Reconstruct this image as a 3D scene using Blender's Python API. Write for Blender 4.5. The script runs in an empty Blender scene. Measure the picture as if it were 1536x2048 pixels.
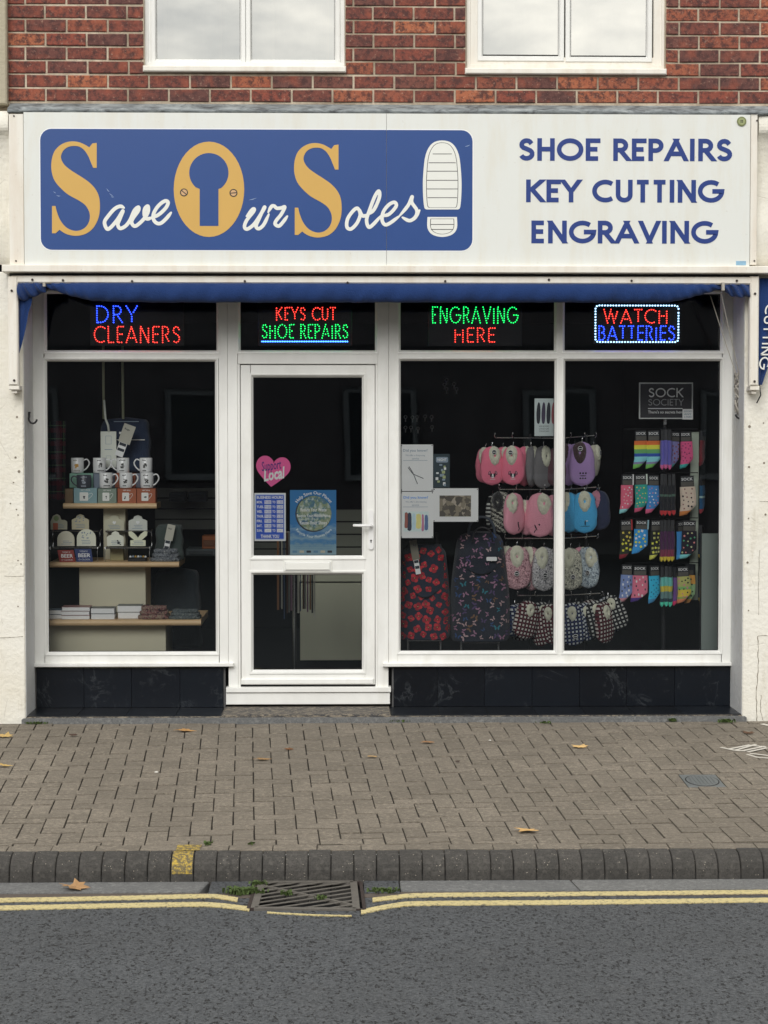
import bpy, math, random
from mathutils import Vector, Matrix
R = math.radians
random.seed(7)
SC = bpy.context.scene
COL = SC.collection

# ------------------------------------------------------------------ camera
FPX, DIST, EYE, YAW, PITCH = 3900.0, 11.85, 1.68, R(1.28), R(2.26)
cd = bpy.data.cameras.new('camera'); cam = bpy.data.objects.new('camera', cd); COL.objects.link(cam)
cam.location = (0, -DIST, EYE); cam.rotation_euler = (math.pi/2 - PITCH, 0, -YAW)
cd.sensor_fit = 'VERTICAL'; cd.sensor_height = 36; cd.lens = 36*FPX/2048; cd.clip_start = .1; cd.clip_end = 800
SC.camera = cam
# ------------------------------------------------------------------ world, sun, exposure
SUN_EL, SUN_AZ = R(36), R(194)
w = bpy.data.worlds.new('World'); SC.world = w; w.use_nodes = True
nt = w.node_tree; nt.nodes.clear()
wo = nt.nodes.new('ShaderNodeOutputWorld'); bg = nt.nodes.new('ShaderNodeBackground')
sky = nt.nodes.new('ShaderNodeTexSky'); sky.sky_type = 'NISHITA'; sky.sun_disc = False
sky.sun_elevation = SUN_EL; sky.sun_rotation = SUN_AZ
tc = nt.nodes.new('ShaderNodeTexCoord'); mp = nt.nodes.new('ShaderNodeMapping'); mp.inputs['Scale'].default_value = (2.2, 2.2, 6)
nz = nt.nodes.new('ShaderNodeTexNoise'); nz.inputs['Scale'].default_value = 3.4; nz.inputs['Detail'].default_value = 8; nz.inputs['Roughness'].default_value = .6
rp = nt.nodes.new('ShaderNodeValToRGB')
rp.color_ramp.elements[0].position = .32; rp.color_ramp.elements[0].color = (4.7, 4.9, 5.0, 1)
rp.color_ramp.elements[1].position = .66; rp.color_ramp.elements[1].color = (12.6, 12.2, 11.2, 1)
mx = nt.nodes.new('ShaderNodeMix'); mx.data_type = 'RGBA'; mx.inputs[0].default_value = .9
L = nt.links
L.new(tc.outputs['Generated'], mp.inputs['Vector']); L.new(mp.outputs[0], nz.inputs['Vector']); L.new(nz.outputs['Fac'], rp.inputs[0])
L.new(sky.outputs[0], mx.inputs[6]); L.new(rp.outputs[0], mx.inputs[7]); L.new(mx.outputs[2], bg.inputs[0]); L.new(bg.outputs[0], wo.inputs[0])
bg.inputs[1].default_value = .095
sd = bpy.data.lights.new('sun', 'SUN'); sd.energy = 1.5; sd.angle = R(38); sd.color = (1, .98, .955)
so = bpy.data.objects.new('sun', sd); COL.objects.link(so); so.rotation_euler = (math.pi/2 - SUN_EL, 0, R(-14))
SC.view_settings.view_transform = 'Standard'; SC.view_settings.look = 'None'; SC.view_settings.gamma = 1
SC.view_settings.use_curve_mapping = False
SC.view_settings.exposure = .47
SC.cycles.max_bounces = 8; SC.cycles.transparent_max_bounces = 16; SC.cycles.use_denoising = True
SC.cycles.caustics_reflective = False; SC.cycles.caustics_refractive = False

# ------------------------------------------------------------------ helpers
_f = (math.sin(YAW)*math.cos(PITCH), math.cos(YAW)*math.cos(PITCH), -math.sin(PITCH))
_u = (math.sin(YAW)*math.sin(PITCH), math.cos(YAW)*math.sin(PITCH), math.cos(PITCH))
_r = (math.cos(YAW), -math.sin(YAW), 0)
def ray(px, py):
    a, b = (px-768)/FPX, (1024-py)/FPX
    return [_f[i] + a*_r[i] + b*_u[i] for i in range(3)]
def P(px, py, Y=0.0):
    d = ray(px, py); t = (Y+DIST)/d[1]
    return (t*d[0], EYE + t*d[2])
PX = lambda px, Y=0.0, py=870: P(px, py, Y)[0]
PZ = lambda py, Y=0.0, px=768: P(px, py, Y)[1]
def S(Y=0.0): return (DIST+Y)/FPX            # metres per photo pixel at depth Y
def rect(x0, y0, x1, y1, Y):                 # photo box -> X0,X1,Z0,Z1 on plane Y
    ym, xm = (y0+y1)/2, (x0+x1)/2
    return P(x0, ym, Y)[0], P(x1, ym, Y)[0], P(xm, y1, Y)[1], P(xm, y0, Y)[1]
KB = 3.33
def gz(Y):                                   # pavement height, Y<0 towards the road
    t = min(max(-Y, 0), KB)
    return -(.05*t + .00202*t*t - .00118*t*t*t)
ROADZ = gz(-KB) - .113
def GP(px, py, base=None):                   # photo point -> ground point
    d = ray(px, py); lo, hi = 2.0, 40.0
    for _ in range(50):
        m = (lo+hi)/2; Y = -DIST + m*d[1]; z = EYE + m*d[2]
        g = base if base is not None else gz(Y)
        if z > g: lo = m
        else: hi = m
    return Vector((m*d[0], -DIST+m*d[1], EYE+m*d[2]))

ORG = {}
def tag(o, label=None, cat=None, group=None, kind=None):
    if label: o['label'] = label
    if cat: o['category'] = cat
    if group: o['group'] = group
    if kind: o['kind'] = kind
    return o
def thing(name, label, cat, loc=(0, 0, 0), group=None, parent=None):
    o = bpy.data.objects.new(name, None); COL.objects.link(o); o.location = loc
    o.empty_display_size = .05
    ORG[o.name] = Vector(loc)
    if parent: o.parent = parent; o.location = Vector(loc) - ORG[parent.name]
    return tag(o, label, cat, group)
def copy_tree(o, parent=None):
    c = o.copy(); COL.objects.link(c); c.parent = parent
    for ch in o.children: copy_tree(ch, c)
    return c
def catmull(pts, n=6, closed=False, corners=()):
    out = []; N = len(pts); rng = N if closed else N-1
    g = lambda i: pts[i % N] if closed else pts[min(max(i, 0), N-1)]
    for i in range(rng):
        p0, p1, p2, p3 = g(i-1), g(i), g(i+1), g(i+2)
        if i % N in corners: p0 = p1
        if (i+1) % N in corners: p3 = p2
        for k in range(n):
            t = k/n
            out.append(tuple(.5*((2*b)+(-a+c)*t+(2*a-5*b+4*c-d)*t*t+(-a+3*b-3*c+d)*t**3) for a, b, c, d in zip(p0, p1, p2, p3)))
    if not closed: out.append(tuple(pts[-1]))
    return out

class MB:
    def __init__(s): s.v = []; s.f = []; s.m = []
    def add(s, vs, fs, m=0):
        b = len(s.v); s.v += [tuple(v) for v in vs]
        for f in fs: s.f.append(tuple(b+i for i in f)); s.m.append(m)
        return s
    def box(s, x0, x1, y0, y1, z0, z1, m=0, M=None):
        vs = [(x, y, z) for z in (z0, z1) for y in (y0, y1) for x in (x0, x1)]
        if M: vs = [M @ Vector(v) for v in vs]
        return s.add(vs, [(0, 2, 3, 1), (4, 5, 7, 6), (0, 1, 5, 4), (2, 6, 7, 3), (0, 4, 6, 2), (1, 3, 7, 5)], m)
    def cbox(s, x0, x1, y0, y1, z0, z1, c=.003, m=0, M=None):  # box with chamfered front (y0) edges
        a = [(x0, z0), (x1, z0), (x1, z1), (x0, z1)]
        b = [(x0+c, z0+c), (x1-c, z0+c), (x1-c, z1-c), (x0+c, z1-c)]
        vs = [(x, y1, z) for x, z in a] + [(x, y0+c, z) for x, z in a] + [(x, y0, z) for x, z in b]
        if M: vs = [M @ Vector(v) for v in vs]
        fs = [(3, 2, 1, 0), (8, 9, 10, 11)]
        for k in (0, 4):
            for i in range(4):
                j = (i+1) % 4; fs.append((k+i, k+j, k+4+j, k+4+i))
        return s.add(vs, fs, m)
    def prism(s, pts, y0, y1, m=0, M=None):        # outline in XZ, front at y0
        n = len(pts)
        ar = sum(pts[i][0]*pts[(i+1) % n][1]-pts[(i+1) % n][0]*pts[i][1] for i in range(n))
        if ar < 0: pts = pts[::-1]
        vs = [(x, y0, z) for x, z in pts] + [(x, y1, z) for x, z in pts]
        if M: vs = [M @ Vector(v) for v in vs]
        fs = [tuple(range(n)), tuple(range(2*n-1, n-1, -1))] + [((i+1) % n, i, n+i, n+(i+1) % n) for i in range(n)]
        return s.add(vs, fs, m)
    def hprism(s, pts, z0, z1, c=0, m=0, zf=None):          # outline in XY, top at z1, chamfered
        n = len(pts)
        ar = sum(pts[i][0]*pts[(i+1) % n][1]-pts[(i+1) % n][0]*pts[i][1] for i in range(n))
        if ar < 0: pts = pts[::-1]
        cx = sum(p[0] for p in pts)/n; cy = sum(p[1] for p in pts)/n
        h = zf or (lambda x, y: 0)
        def ins(p):
            d = math.hypot(p[0]-cx, p[1]-cy) or 1; k = 1-c*1.3/d
            return (cx+(p[0]-cx)*k, cy+(p[1]-cy)*k)
        q = [ins(p) for p in pts]
        vs = [(x, y, z0+h(x, y)) for x, y in pts] + [(x, y, z1-c+h(x, y)) for x, y in pts] + [(x, y, z1+h(x, y)) for x, y in q]
        fs = [tuple(2*n+i for i in range(n))]
        for k in (0, n):
            for i in range(n): j = (i+1) % n; fs.append((k+i, k+j, k+n+j, k+n+i))
        return s.add(vs, fs, m)
    def ribbon(s, pts, w, y0, y1, m=0, M=None):    # thick stroke in XZ; w number or list
        n = len(pts)
        if n < 2: return s
        ws = w if isinstance(w, (list, tuple)) else [w]*n
        closed = n > 3 and math.hypot(pts[0][0]-pts[-1][0], pts[0][1]-pts[-1][1]) < 1e-6
        Lf, Rt = [], []
        for i in range(n):
            a = pts[i-1] if i > 0 else (pts[-2] if closed else None)
            b = pts[i+1] if i < n-1 else (pts[1] if closed else None)
            ds = []
            if a: d = (pts[i][0]-a[0], pts[i][1]-a[1]); l = math.hypot(*d) or 1; ds.append((d[0]/l, d[1]/l))
            if b: d = (b[0]-pts[i][0], b[1]-pts[i][1]); l = math.hypot(*d) or 1; ds.append((d[0]/l, d[1]/l))
            t = (sum(d[0] for d in ds), sum(d[1] for d in ds)); l = math.hypot(*t)
            t = (t[0]/l, t[1]/l) if l > 1e-6 else ds[0]
            k = t[0]*ds[0][0]+t[1]*ds[0][1]; k = 1/k if k > .6 else 1.0
            h = ws[i]/2*k; nx, nz_ = -t[1]*h, t[0]*h
            Lf.append((pts[i][0]+nx, pts[i][1]+nz_)); Rt.append((pts[i][0]-nx, pts[i][1]-nz_))
        vs = [(x, y0, z) for x, z in Lf] + [(x, y0, z) for x, z in Rt] + [(x, y1, z) for x, z in Lf] + [(x, y1, z) for x, z in Rt]
        if M: vs = [M @ Vector(v) for v in vs]
        fs = []
        for i in range(n-1):
            fs += [(i, n+i, n+i+1, i+1), (2*n+i, i, i+1, 2*n+i+1), (n+i, 3*n+i, 3*n+i+1, n+i+1)]
        fs += [(0, 2*n, 3*n, n), (n-1, 2*n-1, 4*n-1, 3*n-1)]
        return s.add(vs, fs, m)
    def tube(s, path, r, seg=6, m=0):
        n = len(path); rs = r if isinstance(r, (list, tuple)) else [r]*n
        P_ = [Vector(p) for p in path]; vs = []
        up = Vector((0.13, .31, .94))
        for i, p in enumerate(P_):
            t = ((P_[min(i+1, n-1)]-P_[max(i-1, 0)])).normalized()
            a = t.cross(up)
            if a.length < .05: a = t.cross(Vector((1, 0, 0)))
            a.normalize(); b = t.cross(a)
            for k in range(seg):
                q = 2*math.pi*k/seg; vs.append(p+(a*math.cos(q)+b*math.sin(q))*rs[i])
        fs = [(i*seg+k, i*seg+(k+1) % seg, (i+1)*seg+(k+1) % seg, (i+1)*seg+k) for i in range(n-1) for k in range(seg)]
        fs += [tuple(range(seg))[::-1], tuple(range((n-1)*seg, n*seg))]
        return s.add(vs, fs, m)
    def lathe(s, prof, c=(0, 0, 0), seg=20, m=0, axis='Z'):
        vs = []
        for r_, z in prof:
            for k in range(seg):
                q = 2*math.pi*k/seg; x, y = r_*math.cos(q), r_*math.sin(q)
                p = (x, y, z) if axis == 'Z' else (x, -z, y)
                vs.append((c[0]+p[0], c[1]+p[1], c[2]+p[2]))
        n = len(prof)
        fs = [(i*seg+k, i*seg+(k+1) % seg, (i+1)*seg+(k+1) % seg, (i+1)*seg+k) for i in range(n-1) for k in range(seg)]
        return s.add(vs, fs, m)
    def disc(s, x, z, r, y0, y1, seg=14, m=0, rx=None):
        return s.prism([(x+(rx or r)*math.cos(2*math.pi*k/seg), z+r*math.sin(2*math.pi*k/seg)) for k in range(seg)], y0, y1, m)
    def grid(s, fn, nu, nv, m=0, wrap=False, mf=None):
        vs = [fn(i/nu, j/nv) for j in range(nv+1) for i in range(nu+1)]
        b = len(s.v); s.v += [tuple(v) for v in vs]
        for j in range(nv):
            for i in range(nu):
                a = b+j*(nu+1)+i; s.f.append((a, a+1, a+nu+2, a+nu+1)); s.m.append(mf(i/nu, j/nv) if mf else m)
        return s
    def ring(s, x0, x1, z0, z1, prof, m=0):        # mitred rectangular profile: (inset, y) pairs
        vs = []
        for ins, y in prof:
            vs += [(x0+ins, y, z0+ins), (x1-ins, y, z0+ins), (x1-ins, y, z1-ins), (x0+ins, y, z1-ins)]
        fs = []
        for k in range(len(prof)-1):
            for i in range(4):
                j = (i+1) % 4; fs.append((4*k+i, 4*k+j, 4*k+4+j, 4*k+4+i))
        return s.add(vs, fs, m)
    def build(s, name, mats, parent=None, smooth=False, kind=None, label=None, org=None):
        me = bpy.data.meshes.new(name)
        o3 = Vector(org) if org is not None else (ORG.get(parent.name, Vector()) if parent else Vector())
        me.from_pydata([Vector(v)-o3 for v in s.v], [], s.f)
        for mm in (mats if isinstance(mats, (list, tuple)) else [mats]): me.materials.append(mm)
        me.polygons.foreach_set('material_index', s.m)
        if smooth: me.polygons.foreach_set('use_smooth', [True]*len(s.f))
        me.update()
        o = bpy.data.objects.new(name, me); COL.objects.link(o)
        if parent:
            o.parent = parent; ORG[o.name] = ORG.get(parent.name, Vector())
        elif org is not None: o.location = o3; ORG[o.name] = o3
        else: ORG[o.name] = Vector()
        if kind: o['kind'] = kind
        if label: o['label'] = label
        return o

# ------------------------------------------------------------------ materials
class NT:
    def __init__(s, name):
        s.mat = bpy.data.materials.new(name); s.mat.use_nodes = True; s.t = s.mat.node_tree
        s.t.nodes.clear()
        s.out = s.n('ShaderNodeOutputMaterial'); s.b = s.n('ShaderNodeBsdfPrincipled'); s.l(s.b.outputs[0], s.out.inputs[0])
        s.tc = s.n('ShaderNodeTexCoord')
    def n(s, k, **kw):
        nd = s.t.nodes.new(k)
        for a, b in kw.items(): setattr(nd, a, b)
        return nd
    def l(s, a, b): s.t.links.new(a, b)
    def map(s, scale=(1, 1, 1), co='Object', rot=(0, 0, 0)):
        m = s.n('ShaderNodeMapping'); m.inputs['Scale'].default_value = scale; m.inputs['Rotation'].default_value = rot
        s.l(s.tc.outputs[co], m.inputs['Vector']); return m.outputs[0]
    def noise(s, vec, sc, det=4, ro=.55, dist=0):
        n = s.n('ShaderNodeTexNoise'); n.inputs['Scale'].default_value = sc; n.inputs['Detail'].default_value = det
        n.inputs['Roughness'].default_value = ro; n.inputs['Distortion'].default_value = dist
        s.l(vec, n.inputs['Vector']); return n.outputs['Fac']
    def vor(s, vec, sc, feat='F1', out='Distance', rnd=1):
        n = s.n('ShaderNodeTexVoronoi'); n.feature = feat; n.inputs['Scale'].default_value = sc; n.inputs['Randomness'].default_value = rnd
        s.l(vec, n.inputs['Vector']); return n.outputs[out]
    def ramp(s, fac, stops, interp='LINEAR'):
        r_ = s.n('ShaderNodeValToRGB'); r_.color_ramp.interpolation = interp
        e = r_.color_ramp.elements
        while len(e) < len(stops): e.new(.5)
        for i, (p, c) in enumerate(stops):
            e[i].position = p; e[i].color = (c if isinstance(c, (tuple, list)) and len(c) == 4 else (*c, 1)) if isinstance(c, (tuple, list)) else (c, c, c, 1)
        s.l(fac, r_.inputs[0]); return r_.outputs[0]
    def mix(s, fac, a, b, mode='MIX'):
        m = s.n('ShaderNodeMix', data_type='RGBA', blend_type=mode)
        for v, i in ((fac, 0), (a, 6), (b, 7)):
            if hasattr(v, 'links'): s.l(v, m.inputs[i])
            elif i == 0: m.inputs[0].default_value = v
            else: m.inputs[i].default_value = (*v, 1)
        return m.outputs[2]
    def math(s, op, a, b=0.0):
        m = s.n('ShaderNodeMath', operation=op)
        for v, i in ((a, 0), (b, 1)):
            if hasattr(v, 'links'): s.l(v, m.inputs[i])
            else: m.inputs[i].default_value = v
        return m.outputs[0]
    def bump(s, h, st=.3, d=.01):
        b = s.n('ShaderNodeBump'); b.inputs['Strength'].default_value = st; b.inputs['Distance'].default_value = d
        s.l(h, b.inputs['Height']); s.l(b.outputs[0], s.b.inputs['Normal']); return b
    def col(s, c):
        if hasattr(c, 'links'): s.l(c, s.b.inputs['Base Color'])
        else: s.b.inputs['Base Color'].default_value = (*c, 1)
    def rough(s, v):
        if hasattr(v, 'links'): s.l(v, s.b.inputs['Roughness'])
        else: s.b.inputs['Roughness'].default_value = v
_mc = {}
GAIN = [1.0]
def lift(c): return tuple(min(.86, x*GAIN[0]) for x in c)
def mat(name, c, rough=.6, var=.12, sc=12, bump=.1, bs=80, metal=0, spec=.5):
    if name in _mc: return _mc[name]
    c = lift(c); t = NT(name); v = t.map()
    f = t.noise(v, sc, 5)
    t.col(t.mix(f, tuple(x*(1-var) for x in c), tuple(min(1, x*(1+var)) for x in c)))
    t.rough(rough); t.b.inputs['Metallic'].default_value = metal; t.b.inputs['Specular IOR Level'].default_value = spec
    if bump: t.bump(t.noise(v, bs, 3), bump, .004)
    _mc[name] = t.mat; return t.mat
def emit(name, c, st):
    t = NT(name); t.col((.02, .02, .02)); t.b.inputs['Emission Color'].default_value = (*c, 1); t.b.inputs['Emission Strength'].default_value = st
    return t.mat
def srgb(r_, g, b):
    f = lambda x: (x/255/12.92) if x/255 <= .04045 else ((x/255+.055)/1.055)**2.4
    return (f(r_), f(g), f(b))

def glass_mat(name, refl, tint=(1, 1, 1), gt=(1, .99, .95)):
    t = NT(name); t.t.nodes.remove(t.b)
    tr = t.n('ShaderNodeBsdfTransparent'); tr.inputs[0].default_value = (*tint, 1)
    gl = t.n('ShaderNodeBsdfGlossy'); gl.inputs['Roughness'].default_value = .015; gl.inputs[0].default_value = (*gt, 1)
    fr = t.n('ShaderNodeFresnel'); fr.inputs[0].default_value = 1.5
    m = t.n('ShaderNodeMixShader')
    t.l(t.math('MULTIPLY', fr.outputs[0], refl), m.inputs[0]); t.l(tr.outputs[0], m.inputs[1]); t.l(gl.outputs[0], m.inputs[2]); t.l(m.outputs[0], t.out.inputs[0])
    wv = t.noise(t.map((1, 1, 1)), .9, 1)
    b = t.n('ShaderNodeBump'); b.inputs['Strength'].default_value = .06; b.inputs['Distance'].default_value = .02
    t.l(wv, b.inputs['Height']); t.l(b.outputs[0], gl.inputs['Normal'])
    return t.mat
M_GLASS = glass_mat('shop glass', 1.5, (.95, .97, .97), (.86, .95, 1))
M_GLASS_UP = glass_mat('upper window glass', 16.0, (.9, .93, .93))
# white upvc
def upvc():
    t = NT('white upvc'); v = t.map()
    n1 = t.noise(t.map((1, 1, .25)), 6, 6); g = t.ramp(n1, [(.3, srgb(226, 226, 222)), (.6, srgb(236, 236, 232)), (.85, srgb(214, 212, 204))])
    d = t.ramp(t.noise(v, 60, 6, .7), [(.66, 0.0), (.8, .5)])
    g = t.mix(t.ramp(t.noise(t.map((1, 1, .6)), 2.2, 7, .7), [(.5, 0.0), (.72, .35)]), g, srgb(196, 194, 184))
    t.col(t.mix(d, g, srgb(176, 168, 150))); t.rough(.33); t.bump(t.noise(v, 4, 3), .08, .01); return t.mat
M_UPVC = upvc()
def oldwhite(name, base, stain, amt=.62):
    t = NT(name); n1 = t.noise(t.map((3, 3, .5)), 3.5, 7, .65); n2 = t.noise(t.map(), 26, 6, .7)
    g = t.mix(t.ramp(n1, [(.45, 0.0), (.8, amt)]), base, stain)
    t.col(t.mix(t.ramp(n2, [(.62, 0.0), (.75, .35)]), g, tuple(x*.6 for x in stain))); t.rough(.5); t.bump(t.noise(t.map(), 18, 4), .12, .006)
    return t.mat
M_SIGN = oldwhite('aged white sign sheet', srgb(222, 224, 219), srgb(206, 192, 160), .35)
M_LEDGE = oldwhite('aged white paint', srgb(232, 228, 218), srgb(200, 178, 150), .5)
def render_wall(name, c):
    t = NT(name); v = t.map()
    n1 = t.noise(v, 2.2, 8, .65); n2 = t.noise(t.map((2.5, 2.5, .7)), 5, 8, .7, .5); cr = t.vor(t.map((1.2, 1.2, .8)), 2.4, 'DISTANCE_TO_EDGE')
    n3 = t.noise(v, 9, 3)
    g = t.mix(t.ramp(n1, [(.4, 0.0), (.75, .6)]), c, tuple(a*b for a, b in zip(c, (.86, .82, .72))))
    g = t.mix(t.ramp(n2, [(.56, 0.0), (.74, .6)]), g, tuple(a*b for a, b in zip(c, (.66, .62, .54))))
    crk = t.math('MULTIPLY', t.ramp(cr, [(0.0, 1.0), (.006, 0.0)]), t.ramp(n3, [(.52, 0.0), (.6, 1.0)]))
    g = t.mix(t.math('MULTIPLY', crk, .22), g, srgb(130, 120, 104))
    pits = t.ramp(t.vor(t.map((1, 1, 1)), 9), [(0.035, 1.0), (.05, 0.0)])
    g = t.mix(t.math('MULTIPLY', pits, .55), g, srgb(120, 110, 95))
    t.col(g); t.rough(.75); t.bump(t.math('SUBTRACT', t.math('ADD', t.noise(v, 7, 7, .6), t.noise(v, 40, 4)), t.math('MULTIPLY', crk, .3)), .45, .012); return t.mat
M_RENDER = render_wall('cream painted render', srgb(232, 229, 219))
M_GREYREN = render_wall('grey painted reveal', srgb(205, 206, 207))
M_STONE = render_wall('beige stone render', srgb(176, 168, 146))
def brick_mat(name, island):
    t = NT(name)
    if island: rnd = t.n('ShaderNodeNewGeometry').outputs['Random Per Island']; co = t.map()
    else: rnd = t.n('ShaderNodeObjectInfo').outputs['Random']; co = t.map(co='Object')
    loc = t.n('ShaderNodeNewGeometry').outputs['Position']
    base = t.ramp(rnd, [(0, srgb(120, 68, 57)), (.22, srgb(142, 75, 60)), (.38, srgb(98, 66, 61)), (.55, srgb(130, 71, 58)), (.7, srgb(176, 106, 74)), (.86, srgb(152, 86, 65)), (1, srgb(94, 67, 64))])
    n1 = t.noise(loc, 26, 8, .75); n2 = t.noise(loc, 55, 6, .75); n3 = t.noise(loc, 9, 5)
    g = t.mix(t.ramp(n1, [(.43, .9), (.55, 0.0)]), base, srgb(74, 48, 46))
    g = t.mix(t.ramp(n3, [(.53, 0.0), (.66, .45)]), g, srgb(160, 84, 62))
    g = t.mix(t.ramp(n2, [(.58, 0.0), (.70, .6)]), g, srgb(196, 160, 138))
    t.col(g); t.rough(.88); t.bump(t.math('ADD', n1, n2), .7, .006); return t.mat
M_BRICK = brick_mat('red brick', False); M_BRICK_I = brick_mat('red brick mass', True)
def mortar():
    t = NT('mortar'); v = t.map(); n = t.noise(v, 30, 8, .7); n2 = t.noise(v, 3, 4)
    g = t.mix(t.ramp(n2, [(.4, 0.0), (.65, 1.0)]), srgb(206, 192, 170), srgb(150, 136, 116))
    t.col(t.mix(t.ramp(n, [(.35, .5), (.55, 0.0)]), g, srgb(140, 120, 104))); t.rough(.95); t.bump(n, .9, .008); return t.mat
M_MORTAR = mortar()
def paver_mat(name, island, c0, c1, speck=.5, aged=True):
    t = NT(name); pos = t.n('ShaderNodeNewGeometry').outputs['Position']
    rnd = t.n('ShaderNodeNewGeometry').outputs['Random Per Island'] if island else t.n('ShaderNodeObjectInfo').outputs['Random']
    g = t.ramp(rnd, [(0, c0), (1, c1)])
    n1 = t.noise(pos, 140, 6, .75); n2 = t.noise(pos, 1.6, 5, .6); n3 = t.vor(pos, 95); n4 = t.noise(pos, 45, 4)
    g = t.mix(t.ramp(n1, [(.38, .75), (.55, 0.0)]), g, tuple(x*.42 for x in c0))
    g = t.mix(t.ramp(n4, [(.5, 0.0), (.68, .55)]), g, tuple(min(1, x*1.5) for x in c1))
    if aged: g = t.mix(t.ramp(n2, [(.42, .38), (.6, 0.0)]), g, tuple(x*.72 for x in c0))
    sp = t.math('MULTIPLY', t.ramp(n3, [(.1, 1.0), (.2, 0.0)]), t.ramp(t.noise(pos, 33, 2), [(.56, 0.0), (.6, 1.0)]))
    g = t.mix(t.math('MULTIPLY', sp, speck), g, srgb(196, 186, 170))
    t.col(g); t.rough(.9); t.bump(t.math('ADD', n1, t.math('MULTIPLY', n4, .7)), .55, .004); return t.mat
PC0, PC1 = srgb(119, 111, 99), srgb(136, 127, 114)
M_PAVER = paver_mat('concrete paver', False, PC0, PC1); M_PAVER_I = paver_mat('concrete paver mass', True, PC0, PC1)
M_KERB = paver_mat('dark kerb block', False, srgb(66, 64, 61), srgb(80, 77, 73), .9)
M_JOINT = mat('joint sand', srgb(40, 35, 28), .95, .4, 20, .5, 200)
M_CONC = paver_mat('gutter concrete', False, srgb(112, 113, 113), srgb(124, 124, 122), .2)
def asphalt():
    t = NT('asphalt'); pos = t.n('ShaderNodeNewGeometry').outputs['Position']
    n1 = t.noise(pos, 75, 5, .7); v1 = t.vor(pos, 110); n2 = t.noise(pos, 1.4, 5); n3 = t.noise(pos, 30, 3)
    g = t.mix(t.ramp(n1, [(.4, 0.0), (.62, 1.0)]), srgb(62, 65, 69), srgb(94, 97, 100))
    g = t.mix(t.ramp(v1, [(.1, .5), (.3, 0.0)]), g, srgb(118, 118, 118))
    pm = t.n('ShaderNodeMapping'); pm.inputs['Scale'].default_value = (1, .55, 1); t.l(pos, pm.inputs[0])
    pit = t.ramp(t.noise(pm.outputs[0], 72, 4, .65), [(.37, 1.0), (.43, 0.0)])
    g = t.mix(pit, g, srgb(22, 22, 24))
    g = t.mix(t.ramp(n2, [(.35, .25), (.6, 0.0)]), g, srgb(58, 59, 60))
    g = t.mix(t.ramp(t.noise(pos, 4.5, 6, .7), [(.56, 0.0), (.75, .2)]), g, srgb(104, 104, 104))
    t.col(g); t.rough(.82); t.bump(t.math('SUBTRACT', t.math('ADD', n1, t.math('MULTIPLY', v1, .6)), t.math('MULTIPLY', pit, .8)), .9, .008); return t.mat
M_ASPH = asphalt()
def yellow():
    t = NT('worn yellow line paint'); pos = t.n('ShaderNodeNewGeometry').outputs['Position']
    n1 = t.noise(pos, 60, 8, .75); n2 = t.noise(pos, 9, 5)
    g = t.mix(n2, srgb(196, 180, 124), srgb(208, 194, 146))
    t.col(t.mix(t.ramp(n1, [(.52, 0.0), (.62, .85)]), g, srgb(112, 106, 92))); t.rough(.8); t.bump(n1, .5, .004); return t.mat
M_YEL = yellow()
def yellow2():
    t = NT('worn yellow kerb paint'); pos = t.n('ShaderNodeNewGeometry').outputs['Position']
    n1 = t.noise(pos, 70, 8, .75)
    t.col(t.mix(t.ramp(n1, [(.42, 0.0), (.55, 1.0)]), srgb(186, 158, 66), srgb(96, 88, 68))); t.rough(.8); t.bump(n1, .5, .004); return t.mat
M_YEL2 = yellow2()
def marble():
    t = NT('black marble tile'); pos = t.n('ShaderNodeNewGeometry').outputs['Position']
    n = t.noise(pos, 3.2, 9, .62, 1.6)
    ve = t.ramp(t.math('ABSOLUTE', t.math('SUBTRACT', n, .5)), [(0.0, .16), (.006, .08), (.018, 0.0)])
    ve = t.math('MULTIPLY', ve, t.ramp(t.noise(pos, 5, 3), [(.48, 0.0), (.62, 1.0)]))
    rnd = t.n('ShaderNodeObjectInfo').outputs['Random']
    g = t.mix(t.noise(pos, 14, 6), srgb(5, 8, 14), srgb(12, 17, 25))
    g = t.mix(t.math('MULTIPLY', rnd, .35), g, srgb(26, 34, 44))
    g = t.mix(t.ramp(t.noise(pos, 40, 7, .7), [(.6, 0.0), (.75, .12)]), g, srgb(110, 105, 98))
    t.b.inputs['Specular IOR Level'].default_value = .35; t.col(t.mix(ve, g, srgb(130, 136, 140))); t.rough(.3); t.bump(n, .06, .01); return t.mat
M_MARBLE = marble()
def step_mat():
    t = NT('worn painted concrete'); pos = t.n('ShaderNodeNewGeometry').outputs['Position']
    mm = t.n('ShaderNodeMapping'); mm.inputs['Scale'].default_value = (1, 1.6, 3); t.l(pos, mm.inputs[0])
    n = t.noise(mm.outputs[0], 26, 9, .75, 1.2)
    t.col(t.ramp(n, [(.4, srgb(58, 58, 60)), (.5, srgb(84, 81, 78)), (.54, srgb(134, 124, 108)), (.7, srgb(146, 138, 126))])); t.rough(.9); t.bump(n, .6, .006); return t.mat
M_STEP = step_mat()
def lead():
    t = NT('lead flashing'); n = t.noise(t.map((1, 1, 3)), 9, 8, .7, .8)
    t.col(t.ramp(n, [(.35, srgb(74, 76, 78)), (.5, srgb(126, 132, 134)), (.65, srgb(158, 164, 164)), (.8, srgb(110, 108, 100))])); t.rough(.55)
    t.bump(n, .6, .01); return t.mat
M_LEAD = lead()
M_BLUE = mat('sign blue', srgb(28, 68, 132), .38, .07, 3, .12, 260)
M_GOLD = mat('sign gold', srgb(206, 164, 84), .45, .05, 6, 0)
M_WHITEP = mat('sign white print', srgb(228, 229, 222), .45, .04, 8, 0)
M_BLK = mat('black print', (.012, .012, .014), .5, .1, 8, 0)
M_NAVYP = mat('sign navy lettering', srgb(20, 52, 124), .45, .06, 8, 0)
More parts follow.
